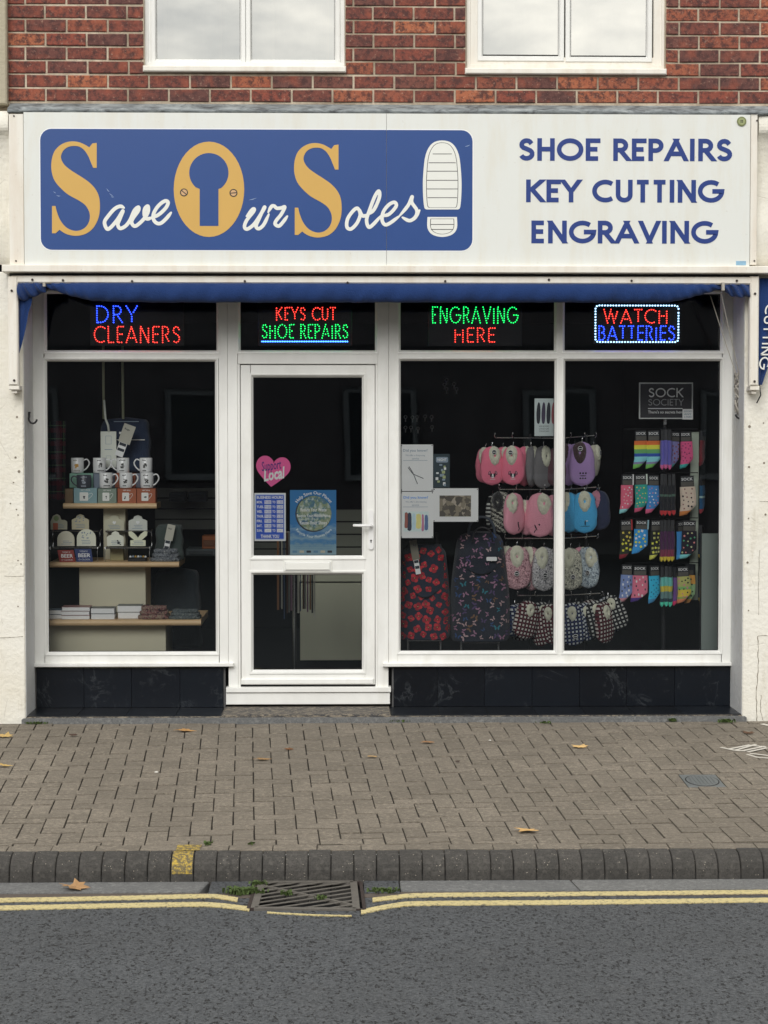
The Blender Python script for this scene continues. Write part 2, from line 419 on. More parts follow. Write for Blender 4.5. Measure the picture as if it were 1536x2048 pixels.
M_DARK = mat('dark shadow gap', (.012, .012, .013), .8, .2, 8, 0)
def fabric(name, c, var=.15, fold=0):
    c = lift(c); t = NT(name); v = t.map(); n = t.noise(t.map((1, 1, 1)), 5, 6, .6)
    t.col(t.mix(n, tuple(x*(1-var) for x in c), tuple(min(1, x*(1+var)) for x in c))); t.rough(.9)
    t.b.inputs['Sheen Weight'].default_value = .15
    t.bump(t.math('ADD', t.noise(v, 160, 3), t.math('MULTIPLY', t.noise(t.map((1, 1, .4)), 14, 4), 1.8)), .7, .008); return t.mat
M_AWN = fabric('blue awning canvas', srgb(8, 48, 104))
M_CHROME = mat('chrome wire', (.62, .62, .62), .25, .05, 8, 0, metal=1)
M_BLKMET = mat('black metal', (.015, .015, .017), .4, .1, 8, 0)
M_RUST = mat('rusty iron', srgb(52, 42, 38), .75, .4, 60, .5, 150)
M_IRON = mat('grey iron grating', srgb(98, 94, 88), .6, .35, 40, .4, 150)
# ------------------------------------------------------------------ lettering
def arc(cx, cy, rx, ry, a0, a1, n=14):
    return [(cx+rx*math.cos(R(a0+(a1-a0)*i/n)), cy+ry*math.sin(R(a0+(a1-a0)*i/n))) for i in range(n+1)]
GL = {   # stroke font: advance, strokes; cap height 1
 'A': (.86, [[(0, 0), (.4, 1)], [(.4, 1), (.8, 0)], [(.14, .28), (.66, .28)]]),
 'B': (.62, [[(.05, 0), (.05, 1)], [(.05, 1), (.28, 1)]+arc(.28, .76, .22, .24, 80, -90, 8)+[(.05, .52)], [(.28, .52)]+arc(.3, .26, .25, .26, 85, -90, 8)+[(.05, 0)]]),
 'C': (.86, [arc(.52, .5, .5, .5, 52, 308, 22)]),
 'D': (.82, [[(.05, 0), (.05, 1), (.25, 1)]+arc(.25, .5, .48, .5, 88, -88, 16)+[(.25, 0), (.05, 0)]]),
 'E': (.55, [[(.5, 1), (.05, 1), (.05, 0), (.5, 0)], [(.05, .52), (.47, .52)]]),
 'G': (1.04, [arc(.5, .5, .5, .5, 50, 360, 24)+[(.56, .5)]]),
 'H': (.72, [[(.05, 0), (.05, 1)], [(.62, 0), (.62, 1)], [(.05, .52), (.62, .52)]]),
 'I': (.2, [[(.07, 0), (.07, 1)]]),
 'K': (.74, [[(.05, 0), (.05, 1)], [(.6, 1), (.1, .47)], [(.22, .58), (.64, 0)]]),
 'L': (.52, [[(.05, 1), (.05, 0), (.45, 0)]]),
 'M': (.9, [[(.05, 0), (.14, 1)], [(.14, 1), (.43, .1)], [(.43, .1), (.72, 1)], [(.72, 1), (.81, 0)]]),
 'N': (.78, [[(.05, 0), (.05, 1)], [(.08, 1), (.64, 0)], [(.67, 0), (.67, 1)]]),
 'O': (1.06, [arc(.5, .5, .49, .5, 90, 450, 28)]),
 'P': (.6, [[(.05, 0), (.05, 1)], [(.05, 1), (.27, 1)]+arc(.27, .73, .25, .27, 85, -90, 9)+[(.05, .46)]]),
 'R': (.64, [[(.05, 0), (.05, 1)], [(.05, 1), (.27, 1)]+arc(.27, .74, .24, .26, 85, -90, 9)+[(.05, .48)], [(.26, .48), (.58, 0)]]),
 'S': (.62, [[(.5, .82)]+arc(.28, .76, .22, .235, 30, 200, 9)[1:]+[(.14, .6), (.28, .53), (.44, .44)]+arc(.28, .25, .25, .25, 30, -160, 10)]),
 'T': (.58, [[(0, 1), (.54, 1)], [(.27, 1), (.27, 0)]]),
 'U': (.72, [[(.05, 1), (.05, .3)]+arc(.33, .29, .28, .29, 180, 360, 12)+[(.61, .3), (.61, 1)]]),
 'V': (.76, [[(0, 1), (.36, 0)], [(.36, 0), (.72, 1)]]),
 'W': (1.1, [[(0, 1), (.28, 0)], [(.28, 0), (.53, 1)], [(.53, 1), (.78, 0)], [(.78, 0), (1.06, 1)]]),
 'Y': (.7, [[(0, 1), (.33, .46)], [(.66, 1), (.33, .46)], [(.33, .5), (.33, 0)]]),
 ' ': (.3, []),
}
def strokes(txt, sp=.1):
    x = 0; out = []
    for ch in txt:
        adv, st = GL[ch]
        out.append([[(x+a, b) for a, b in s_] for s_ in st]); x += adv+sp
    return out, x-sp-.05
def sfit(txt, X0, X1, Z0, Z1, lw, sp=.1):      # returns letters' strokes, inset by half the line width
    ls, wd = strokes(txt, sp)
    sx = (X1-X0-lw)/wd; sz = (Z1-Z0-lw)
    return [[[(X0+lw/2+a*sx, Z0+lw/2+b*sz) for a, b in s_] for s_ in l] for l in ls]
def stroke_text(mb, txt, X0, X1, Z0, Z1, lw, y, th=.002, sp=.1, m=0, M=None):
    k = 0
    for l in sfit(txt, X0, X1, Z0, Z1, lw, sp):
        for s_ in l:
            s_ = list(s_)
            if len(s_) == 2 and abs(s_[0][1]-s_[1][1]) > .3*(Z1-Z0) and abs(s_[0][1]-s_[1][1]) > .5*abs(s_[0][0]-s_[1][0]):   # upright or slanting: ends cut level
                (xa, za), (xb, zb) = sorted(s_, key=lambda p: p[1]); dz_ = zb-za; hw = lw/2*math.hypot(xb-xa, dz_)/dz_; sl = (xb-xa)/dz_
                if za < Z0+lw*.6: xa -= sl*(za-Z0); za = Z0
                if zb > Z1-lw*.6: xb += sl*(Z1-zb); zb = Z1
                mb.prism([(xa-hw, za), (xa+hw, za), (xb+hw, zb), (xb-hw, zb)], y-th-.00015*(k % 5), y, m, M); k += 1; continue
            for e, f in ((0, 1), (-1, -2)):
                p, q_ = s_[e], s_[f]; d = math.hypot(p[0]-q_[0], p[1]-q_[1]); ez = (p[1]-(Z0+lw/2))/(Z1-Z0-lw)
                if (ez < .01 or ez > .99) and abs(p[1]-q_[1])/d > .5: s_[e] = (p[0]+(p[0]-q_[0])/abs(p[1]-q_[1])*lw/2, p[1]+(p[1]-q_[1])/abs(p[1]-q_[1])*lw/2)
                elif abs(p[1]-q_[1])/d < .05 and len(s_) > 2 and (ez < .01 or ez > .99) and abs(p[0]-s_[0][0]) < 1e-9 and txt[0] != 'E': s_[e] = (p[0]-lw/2*(1 if p[0] < q_[0] else -1), p[1])
            mb.ribbon(s_, lw, y-th-.00015*(k % 5), y, m, M); k += 1
def bfont(txt, X0, X1, Z0, Z1, y, mt, name, parent, bold=0.0, th=.0006, align='CENTER', rot=None, keep=False, shear=0, sub=None):
    cu = bpy.data.curves.new('t', 'FONT'); cu.body = txt; cu.align_x = align; cu.offset = bold; cu.resolution_u = 2; cu.shear = shear
    cu.space_line = .95
    o = bpy.data.objects.new('t', cu); COL.objects.link(o)
    dg = bpy.context.evaluated_depsgraph_get(); me = bpy.data.meshes.new_from_object(o.evaluated_get(dg))
    bpy.data.objects.remove(o); bpy.data.curves.remove(cu)
    vs = [v.co.copy() for v in me.vertices]
    xs = [v.x for v in vs]; ys = [v.y for v in vs]; x0, x1, y0, y1 = min(xs), max(xs), min(ys), max(ys)
    sx = (X1-X0)/(x1-x0); sz = (Z1-Z0)/(y1-y0)
    if keep: sx = sz = min(sx, sz)
    cx, cz = (X0+X1)/2, (Z0+Z1)/2
    mb = MB()
    pts = [((v.x-(x0+x1)/2)*sx, (v.y-(y0+y1)/2)*sz) for v in vs]
    if rot: c, s_ = math.cos(rot), math.sin(rot); pts = [(a*c-b*s_, a*s_+b*c) for a, b in pts]
    mb.v = [(cx+a, y-th, cz+b) for a, b in pts]
    mb.f = [tuple(p.vertices) for p in me.polygons]; mb.m = [0]*len(mb.f)
    bpy.data.meshes.remove(me)
    if sub is not None: sub.add(mb.v, mb.f, 0); return None
    return mb.build(name, mt, parent)

# ------------------------------------------------------------------ ground
SKYX0, SKYX1 = -60, 60
HX0, HX1 = PX(508, -3.55, 1790), PX(722, -3.55, 1790)
g = MB(); g.box(-90, HX0, -90, -3.655, ROADZ-.3, ROADZ, 0); g.box(HX1+.008, 90, -90, -3.655, ROADZ-.3, ROADZ, 0); g.box(HX0, HX1+.008, -90, -3.962, ROADZ-.3, ROADZ, 0); g.build('road', M_ASPH, kind='structure')
g = MB()
for i in range(24):                                       # bedding below the pavers, follows the fall of the pavement
    y0, y1 = -KB*i/24, -KB*(i+1)/24
    g.add([(-9, y1, gz(y1)-.006), (9, y1, gz(y1)-.006), (9, y0, gz(y0)-.006), (-9, y0, gz(y0)-.006)], [(0, 1, 2, 3)])
pav = g.build('pavement', M_JOINT, kind='structure')
g = MB(); g.box(-90, -9, -3.45, 30, ROADZ-.2, -.02); g.box(9, 90, -3.45, 30, ROADZ-.2, -.02); g.box(-9, 9, 6, 30, ROADZ-.2, -.02)
g.build('ground', M_CONC, kind='structure')
def clip(poly, axis, lim, keep_less):
    out = []
    for i in range(len(poly)):
        a, b = poly[i], poly[(i+1) % len(poly)]
        ia = (a[axis] <= lim) == keep_less; ib = (b[axis] <= lim) == keep_less
        if ia: out.append(a)
        if ia != ib:
            t = (lim-a[axis])/(b[axis]-a[axis]); out.append((a[0]+t*(b[0]-a[0]), a[1]+t*(b[1]-a[1])))
    return out
U = .0975; TH = R(2.75)
ct, st_ = math.cos(TH), math.sin(TH)
OX, OY = PX(501, -1.5, 1600), -KB+.102
cov0, cov1 = GP(1365, 1561), GP(1443, 1561)
cx0, cx1, cy0, cy1 = cov0.x+.005, cov1.x-.005, GP(1400, 1574).y, GP(1400, 1549).y
pieces = []
for i in range(-70, 75):
    for j in range(-8, 42):
        k = (i-j) % 4
        if k == 0: rr = (i, j, i+2, j+1)
        elif k == 3: rr = (i, j, i+1, j+2)
        else: continue
        gp = .0032
        gy = .0066
        a0, b0, a1, b1 = rr[0]*U+gp, rr[1]*U+gy, rr[2]*U-gp, rr[3]*U-gy
        jx, jy, jr = random.uniform(-.001, .001), random.uniform(-.001, .001), 0
        q = [(a0, b0), (a1, b0), (a1, b1), (a0, b1)]
        q = [(OX+(x+jx)*ct-(y+jy)*st_, OY+(x+jx)*st_+(y+jy)*ct) for x, y in q]
        full = True
        for ax, lim, kl in ((1, -.385, True), (1, -KB+.108, False)):
            if any((p[ax] <= lim) != kl for p in q): full = False; q = clip(q, ax, lim, kl)
            if len(q) < 3: break
        if len(q) < 3: continue
        xs = [p[0] for p in q]; ys = [p[1] for p in q]
        if max(xs)-min(xs) < .02 or max(ys)-min(ys) < .012: continue
        mx_, my_ = sum(xs)/len(q), sum(ys)/len(q)
        if abs(mx_) > 4.2: continue
        if max(xs) > cx0 and min(xs) < cx1 and max(ys) > cy0 and min(ys) < cy1:   # cut round the cover plate
            mid = clip(clip(q, 0, cx0-.003, False), 0, cx1+.003, True)
            for r_ in (clip(q, 0, cx0-.004, True), clip(q, 0, cx1+.004, False), clip(mid, 1, cy0-.004, True) if len(mid) > 2 else [], clip(mid, 1, cy1+.004, False) if len(mid) > 2 else []):
                if len(r_) > 2 and max(p[0] for p in r_)-min(p[0] for p in r_) > .012 and max(p[1] for p in r_)-min(p[1] for p in r_) > .012:
                    pieces.append((sum(p[0] for p in r_)/len(r_), sum(p[1] for p in r_)/len(r_), r_, False, k))
            continue
        pieces.append((mx_, my_, q, full, k))
n = 0; x = -4.2
while x < 4.2:                                            # straight course along the kerb
    q = [(x+.002, -KB+.004), (x+.193, -KB+.004), (x+.193, -KB+.101), (x+.002, -KB+.101)]
    pieces.append((x+.1, -KB+.05, q, False, 9)); x += .195
def inview(p): return abs((p[0]*math.cos(YAW)-(p[1]+DIST)*math.sin(YAW))/(p[1]+DIST)) < 780/FPX
vis = sorted([p for p in pieces if inview(p)], key=lambda p: p[1])
near = set(id(p) for p in vis[:296])
mass = MB(); full_me = {}
rr_ = random.Random(3)
for p in pieces:
    mx_, my_, q, full, k = p
    dz = rr_.uniform(-.0025, .0025); tx, ty = rr_.uniform(-.012, .012), rr_.uniform(-.012, .012)
    zf = lambda x, y: gz(y)+dz+(x-mx_)*tx+(y-my_)*ty
    mb = MB().hprism(q, -.02, 0, .0012, 0, zf)
    if id(p) in near: mb.build('paver', M_PAVER, pav)
    else: mass.add(mb.v, mb.f)
mass.build('paver_field', M_PAVER_I, pav, kind='stuff')
# kerb
kz = gz(-KB)
kerb = thing('kerb', None, None, (0, -KB, kz)); kerb['kind'] = 'structure'
prof = [(0, -.2), (0, 0), (-.03, 0)]+[(-.03-.095*math.sin(R(a)), -.075+.075*math.cos(R(a))) for a in (20, 40, 60, 80, 90)]+[(-.13, -.2)]
rk = random.Random(5); x = -4.5; KP = .0993
xk = PX(345, -3.35, 1720)
x = xk-KP*42
while x < 4.6:
    mb = MB(); a, b = x+.0016, x+KP-.0016; dy = rk.uniform(-.003, .003); dz = rk.uniform(-.003, .002)
    n = len(prof); c = .004
    vs = []
    for xx, sh in ((a, c), (a+c, 0), (b-c, 0), (b, c)):
        vs += [(xx, -KB+y*(1-sh*8)+dy, kz+z-sh*.8+dz) for y, z in prof]
    fs = [(k*n+i, k*n+i+1, k*n+n+i+1, k*n+n+i) for k in range(3) for i in range(n-1)]+[tuple(range(n))[::-1], tuple(range(3*n, 4*n))]
    yel = abs(x-xk) < .02
    ks = mb.add(vs, fs).build('kerb_stone', M_KERB, kerb, smooth=False)
    if yel:
        ym = MB(); pr = [(y-.0012, z+.0012) for y, z in prof[1:8]]; m_ = len(pr)
        vs = [(xx, -KB+y+dy, kz+z+dz+.001) for xx in (a+.004, a+.05, b-.004) for y, z in pr]
        ym.add(vs, [(k*m_+i, k*m_+i+1, k*m_+m_+i+1, k*m_+m_+i) for k in range(2) for i in range(m_-1)])
        q = GP(402, 1692); X0 = a+.012; X1 = q.x
        ym.add([(X0, -KB-.01, gz(-KB)+.0035), (a+.115, -KB-.01, gz(-KB)+.0035), (a+.12, -KB+.09, gz(-KB+.1)+.0055), (X0, -KB+.09, gz(-KB+.1)+.0055)], [(0, 1, 2, 3)])
        ym.build('yellow_paint', M_YEL2, kerb)
    x += KP
MB().box(-4.5, 4.6, -KB-.05, -KB-.004, kz-.2, kz-.02).box(-4.5, 4.6, -KB-.12, -KB-.05, kz-.2, kz-.085).build('kerb_bedding', M_DARK, kerb)
# gutter slabs (road side of the kerb)
gut = thing('gutter', None, None, (0, -3.5, ROADZ)); gut['kind'] = 'structure'
GY0, GY1 = -3.652, -3.462
def gslab(x0, x1, cut0=0, cut1=0):
    MB().hprism([(x0, GY1), (x1, GY1), (x1+cut1, GY0), (x0+cut0, GY0)], ROADZ-.05, ROADZ+.006, .004).build('gutter_slab', M_CONC, gut)
XG0, XG1 = PX(412, -3.5, 1780), PX(800, -3.5, 1780); XJ = PX(1142, -3.5, 1775)
gslab(-4.5, -2.35); gslab(-2.345, XG0+.01, 0, -.03); gslab(XG1, XJ, .0, .02); gslab(XJ+.006, 4.5, .02, 0)
D0, D1 = PX(508, -3.55, 1790), PX(722, -3.55, 1790)
# ragged infill round the gully
def blob(x0, x1, y0, y1, nm, m_):
    pts = [(x0, y1), ((x0+x1)/2, y1+.002), (x1, y1), (x1, (y0+y1)/2), (x1, y0), ((x0+x1)/2, y0+.008), (x0, y0)]
    MB().hprism(pts, ROADZ-.05, ROADZ+.007, .004).build(nm, m_, gut)
blob(XG0+.02, D0-.012, -3.67, GY1, 'tarmac_patch', M_ASPH); blob(D1+.012, XG1-.005, -3.68, GY1, 'tarmac_patch', M_ASPH)
MB().box(-4.5, D0-.03, -3.70, -3.653, ROADZ-.05, ROADZ-.03).build('gutter_bed', M_DARK, gut)
# double yellow lines: wavering ribbons a few mm above the road
def yline(xs, ys, w_, nm):
    mb = MB(); rv = random.Random(len(xs)+int(w_*1e4)); pts = catmull(list(zip(xs, ys)), 8)
    fine = []
    for i in range(len(pts)-1):
        for k in range(6):
            t = k/6; fine.append((pts[i][0]*(1-t)+pts[i+1][0]*t, pts[i][1]*(1-t)+pts[i+1][1]*t))
    vs = []
    for (x, y) in fine:
        vs += [(x, y+w_/2+rv.uniform(-.0035, .0035), ROADZ+.0042), (x, y-w_/2+rv.uniform(-.0045, .0045), ROADZ+.0042)]
    vs2 = [(a, b, c-.004) for a, b, c in vs]
    n = len(vs)
    fs = [(2*i, 2*i+1, 2*i+3, 2*i+2) for i in range(len(fine)-1)]+[(n+2*i+1, 2*i+1, 2*i+3, n+2*i+3) for i in range(len(fine)-1)]
    return mb.add(vs+vs2, [f[::-1] for f in fs]).build(nm, M_YEL)
def gl(pts): q = [GP(a, b, ROADZ) for a, b in pts]; return [p.x for p in q], [p.y for p in q]
for nm, pts, w_ in (('yellow_line', [(-300, 1806), (0, 1801.5), (200, 1798), (400, 1793.5), (440, 1795), (476, 1801)], .066),
                    ('yellow_line', [(-300, 1822), (0, 1817), (200, 1813), (380, 1810), (440, 1812), (500, 1819)], .07),
                    ('yellow_line', [(745, 1801), (790, 1796), (850, 1791.5), (1100, 1789.5), (1300, 1787.5), (1536, 1785), (1900, 1781)], .066),
                    ('yellow_line', [(722, 1825), (790, 1812), (850, 1808), (1100, 1806), (1300, 1804), (1536, 1801), (1900, 1797)], .07),
                    ('yellow_line', [(534, 1826), (600, 1830), (650, 1832), (704, 1833)], .016)):
    X, Y = gl(pts); o = yline(X, Y, w_, nm); o['kind'] = 'structure'
# dark strip between gutter slab and road (old surface)
MB().box(-4.5, D0-.004, -3.745, -3.6525, ROADZ-.05, ROADZ+.0015).box(D1+.012, 4.5, -3.745, -3.6525, ROADZ-.05, ROADZ+.0015).build('old_tarmac_strip', mat('worn tarmac strip', srgb(88, 79, 72), .9, .35, 30, .6, 120), gut)
# gully grate
gy0, gy1 = -3.965, -3.475
gr = thing('drain_grate', 'rusty rectangular drain grate with slanting bars set beside the kerb', 'drain grate', ((D0+D1)/2, -3.62, ROADZ))
m = MB(); m.box(D0-.004, D1+.01, -3.965, gy1+.02, ROADZ-.29, ROADZ-.24).box(D0-.03, D1+.04, gy1+.02, gy1+.04, ROADZ-.29, ROADZ-.01).box(D0-.03, D0-.006, -3.655, gy1+.02, ROADZ-.29, ROADZ-.01).box(D1+.011, D1+.04, -3.655, gy1+.02, ROADZ-.29, ROADZ-.01)
m.build('pit', M_DARK, gr)
m = MB(); z0, z1 = ROADZ-.006, ROADZ+.008
a, b, c, d = (D0-.006, gy0+.032), (D1+.01, gy0+.002), (D1, gy1), (D0+.008, gy1+.018)
lerp = lambda p, q, t: (p[0]+(q[0]-p[0])*t, p[1]+(q[1]-p[1])*t)
def bar(p, q, wd, zb, zt, mm=m):
    dx, dy = q[0]-p[0], q[1]-p[1]; l = math.hypot(dx, dy); nx, ny = -dy/l*wd/2, dx/l*wd/2
    mm.hprism([(p[0]+nx, p[1]+ny), (q[0]+nx, q[1]+ny), (q[0]-nx, q[1]-ny), (p[0]-nx, p[1]-ny)], zb, zt, .002)
for p, q in ((a, b), (b, c), (c, d), (d, a)): bar(p, q, .014, z0-.003, z1-.001)
m.build('frame', M_RUST, gr)
ai, bi, ci, di = lerp(a, b, .05), lerp(a, b, .93), lerp(d, c, .93), lerp(d, c, .05)
m = MB()
for p, q in ((ai, bi), (bi, ci), (ci, di), (di, ai)): bar(p, q, .03, z0, z1, m)
m.build('grate_rim', M_IRON, gr)
NB = 7
for i in range(-4, NB+1):                                     # slanting bars, clipped to the rim
    t0, t1 = (i+.2)/NB, (i+.2+4.0)/NB
    def yy(t): return t
    x0_, x1_ = 0.0, 1.0
    if t0 < 0: x0_ = (0-t0)/(t1-t0)
    if t1 > 1: x1_ = (1-t0)/(t1-t0)
    if x1_-x0_ < .06: continue
    f0, f1 = t0+(t1-t0)*x0_, t0+(t1-t0)*x1_
    p = lerp(lerp(ai, bi, x0_), lerp(di, ci, x0_), f0); q = lerp(lerp(ai, bi, x1_), lerp(di, ci, x1_), f1)
    mm = MB(); bar(p, q, .015, z1-.0035, z1-.0008, mm); mm.build('bar', M_IRON, gr)
mm = MB(); bar(lerp(ai, di, .85), lerp(bi, ci, .12), .013, z0+.0008, z1+.0006, mm); mm.build('cross_bar', M_IRON, gr)
# square cover plate in the paving
M_COV = mat('grey cover plate metal', srgb(104, 108, 108), .5, .15, 40, .3, 120)
cv = thing('cover_plate', 'small grey metal cover plate set in the paving near the right pier', 'manhole cover', ((cx0+cx1)/2, (cy0+cy1)/2, gz(cy0)))
MB().hprism([(cx0, cy0), (cx1, cy0), (cx1, cy1), (cx0, cy1)], -.02, 0, .002, 0, lambda x, y: gz(y)).build('frame', M_COV, cv)
ex, ey = (cx0+cx1)/2, (cy0+cy1)/2; rx, ry = (cx1-cx0)*.42, (cy1-cy0)*.42
ov = [(ex+rx*math.cos(k*math.pi/12), ey+ry*math.sin(k*math.pi/12)) for k in range(24)]
MB().hprism([(ex+(x-ex)*1.08, ey+(y-ey)*1.08) for x, y in ov], .0002, .0006, 0, 0, lambda x, y: gz(y)).build('joint', M_DARK, cv)
lid = MB().hprism(ov, .0002, .003, .001, 0, lambda x, y: gz(y)).build('lid', M_COV, cv)
for k in range(-3, 4):
    xx = ex+k*rx/4.2; h = ry*math.sqrt(1-(k/4.2)**2)*.85
    MB().hprism([(xx-.003, ey-h), (xx+.003, ey-h), (xx+.003, ey+h), (xx-.003, ey+h)], .0031, .0055, .0005, 0, lambda x, y: gz(y)).build('rib', M_COV, cv)
# white spray marks
def smear(pts, w_, name, label):
    mb = MB()
    for pl in pts:
        q = [GP(a, b) for a, b in pl]
        for i in range(len(q)-1):
            p, r_ = q[i], q[i+1]; d = (r_-p); l = math.hypot(d.x, d.y) or 1; nx, ny = -d.y/l*w_/2, d.x/l*w_/2
            mb.hprism([(p.x+nx, p.y+ny), (r_.x+nx, r_.y+ny), (r_.x-nx, r_.y-ny), (p.x-nx, p.y-ny)], .003+.0002*i, .0048+.0002*i, .0002, 0, lambda x, y: gz(y))
    return tag(mb.build(name, mat('white marking paint', srgb(205, 200, 190), .85, .12, 50, .4, 200)), label, 'paint marking')
smear([[(1442, 1496), (1470, 1502), (1490, 1503)], [(1460, 1499), (1500, 1491)], [(1470, 1502), (1512, 1490)], [(1484, 1503), (1530, 1494)], [(1496, 1505), (1534, 1497)], [(1500, 1492), (1532, 1495)]], .018, 'spray_mark', 'white spray paint scribble on the paving beside the right pier')
smear([[(1494, 1510), (1515, 1516), (1560, 1519)], [(1500, 1508), (1560, 1515)]], .014, 'spray_mark', 'short white spray strokes just road side of the larger white scribble')
smear([[(1524, 1449), (1560, 1457)]], .03, 'spray_mark', 'white paint patch on the paving at the foot of the right pier')
# fallen leaves
LEAFO = [(0, -.5), (.06, -.2), (.3, -.3), (.26, -.12), (.52, -.05), (.38, .08), (.45, .28), (.2, .2), (.14, .32), (0, .58), (-.14, .3), (-.22, .2), (-.44, .26), (-.36, .08), (-.52, -.06), (-.27, -.12), (-.3, -.32), (-.05, -.2)]
def leaf(px, py, size, rot, c, label, z=None, sq=1.0, curl=.25):
    q = GP(px, py, z); mb = MB(); rl = random.Random(int(px)); n = len(LEAFO)
    top = []
    for x, y in LEAFO:
        a = x*math.cos(rot)-y*math.sin(rot); b = (x*math.sin(rot)+y*math.cos(rot))*sq
        top.append((q.x+a*size, q.y+b*size, q.z+.008+size*curl*(abs(x)*.9+rl.uniform(-.1, .35))*abs(y+.3)))
    vs = [(q.x, q.y, q.z+.014)]+top+[(a, b, c_-.0012) for a, b, c_ in top]+[(q.x, q.y, q.z+.0125)]
    fs = [(0, 1+i, 1+(i+1) % n) for i in range(n)]+[(2*n+1, n+1+(i+1) % n, n+1+i) for i in range(n)]+[(1+i, n+1+i, n+1+(i+1) % n, 1+(i+1) % n) for i in range(n)]
    mb.add(vs, fs)
    nd = mb.build('fallen_leaf', mat('dry leaf %d' % (int(c[0]*1000)), c, .8, .3, 40, .3, 60), org=(q.x, q.y, q.z))
    return tag(nd, label, 'leaf', 'fallen leaves')
LT, LB = srgb(205, 165, 105), srgb(120, 82, 52)
leaf(152, 1779, .14, 1.2, srgb(164, 128, 88), 'large tan maple leaf lying on the gutter slab left of the drain', ROADZ+.006, .8, .5)
leaf(1055, 1664, .115, 2.4, LT, 'tan maple leaf lying on the pavers right of centre, closest to the kerb', None, .9)
leaf(1160, 1496, .095, .4, srgb(214, 178, 120), 'pale yellow maple leaf on the pavers below the right shop window')
leaf(856, 1487, .085, 2, srgb(150, 112, 76), 'brownish leaf on the pavers just right of the door step', None, .6, .15)
leaf(578, 1501, .06, .9, LB, 'tiny dark brown curled leaf in front of the door', None, .6)
leaf(526, 1521, .095, 1.7, srgb(148, 118, 80), 'faded brown leaf flattened on the pavers in front of the door', None, .6, .12)
leaf(372, 1464, .13, 1.4, srgb(176, 134, 82), 'long tan leaf beside the tiled plinth left of the door', None, .5)
leaf(8, 1475, .12, .7, srgb(190, 160, 100), 'tan leaf at the foot of the left pier', None, .6, .4)
leaf(8, 1534, .1, 1.5, srgb(186, 156, 92), 'tan leaf at the left edge, nearer the road than the one by the pier', None, .5)
leaf(745, 1516, .06, 2.1, srgb(170, 140, 96), 'small pale leaf on the pavers below the door sill')
leaf(1497, 1469, .07, .2, srgb(92, 68, 50), 'dark curled leaf near the foot of the right pier', None, .7, .5)
leaf(146, 1473, .05, .4, srgb(70, 50, 40), 'tiny dark leaf below the left shop window', None, .7, .5)
leaf(915, 1526, .028, .1, srgb(60, 46, 38), 'dark crumpled speck of leaf on the pavers right of the door', None, .8, .6)
def pebble(px, py, r_, lab, c=(.62, .6, .55)):
    q = GP(px, py); m_ = MB(); m_.lathe([(.0004, 0), (r_*.9, .001), (r_, r_*.4), (r_*.6, r_*.75), (.0004, r_*.8)], (q.x, q.y, q.z+.001), 8)
    tag(m_.build('pebble', mat('white stone chip', c, .7, .1, 50, .2, 90), org=tuple(q)), lab, 'pebble')
pebble(313, 1546, .011, 'white pebble on the pavers below the left shop window')
pebble(1042, 1443, .009, 'white chip beside the concrete edge under the right shop window')
pebble(980, 1482, .008, 'small white chip on the pavers below the butterfly trolley bag')
pebble(854, 1839, .004, 'x') if False else None
# weeds
M_WEED = mat('weed green', srgb(74, 92, 44), .8, .4, 60, 0)
def weed(px, py, n, h, spread, label, z=None, sy=.5, seed=1):
    q = GP(px, py, z); rw = random.Random(seed); mb = MB()
    for i in range(n):
        x = q.x+rw.gauss(0, spread); y = q.y+rw.gauss(0, spread*sy); a = rw.uniform(0, 6.28); hh = h*rw.uniform(.4, 1); wd = rw.uniform(.002, .005)
        lx, ly = math.cos(a)*hh*.6, math.sin(a)*hh*.6
        dx, dy = -math.sin(a)*wd, math.cos(a)*wd
        z0_ = q.z+.004
        mb.add([(x-dx, y-dy, z0_), (x+dx, y+dy, z0_), (x+lx*.5+dx*1.4, y+ly*.5+dy*1.4, z0_+hh*.7), (x+lx*.5-dx*1.4, y+ly*.5-dy*1.4, z0_+hh*.7), (x+lx, y+ly, z0_+hh*.75)], [(0, 1, 2, 3), (3, 2, 4)])
    tag(mb.build('weed', M_WEED, org=tuple(q)), label, 'weed')
weed(487, 1788, 260, .035, .035, 'green weed tuft growing beside the left end of the drain grate', ROADZ, .5, 2)
weed(515, 1772, 40, .03, .02, 'sparse weeds behind the left corner of the drain grate', ROADZ, .5, 3)
weed(762, 1786, 90, .025, .03, 'thin weeds in the tarmac right of the drain grate', ROADZ, .5, 4)
weed(570, 1792, 34, .03, .013, 'thin weed poking up through the drain grate bars near its left half', ROADZ, .6, 5)
weed(640, 1800, 22, .026, .012, 'sparse weed poking up through the middle of the drain grate', ROADZ, .6, 15)
weed(415, 1690, 40, .012, .006, 'moss in the paver joint beside the yellow painted kerb', None, 3, 6)
weed(502, 1690, 30, .012, .006, 'moss in the paver joint above the drain', None, 3, 7)
weed(72, 1449, 60, .02, .03, 'low moss at the foot of the left pier', None, .2, 8)
weed(1452, 1446, 80, .03, .022, 'green weed sprig by the concrete edge near the right pier', None, .2, 9)
weed(1346, 1444, 40, .028, .012, 'small weed sprig at the concrete edge under the sock display', None, .2, 10)
weed(1090, 1448, 30, .02, .02, 'low moss line at the concrete edge under the slippers', None, .2, 12)
weed(800, 1445, 40, .02, .03, 'low moss at the concrete edge right of the door step', None, .2, 11)

# ------------------------------------------------------------------ shop building
B = thing('shop_building', 'red brick building with a white shop front between cream piers', 'building', (0, 0, 0))
WY = -.35                                   # face of the upper wall and piers
XL, XR = PX(49, WY, 1100), PX(1487, WY, 1100)
XLb, XRb = -4.6, 4.8
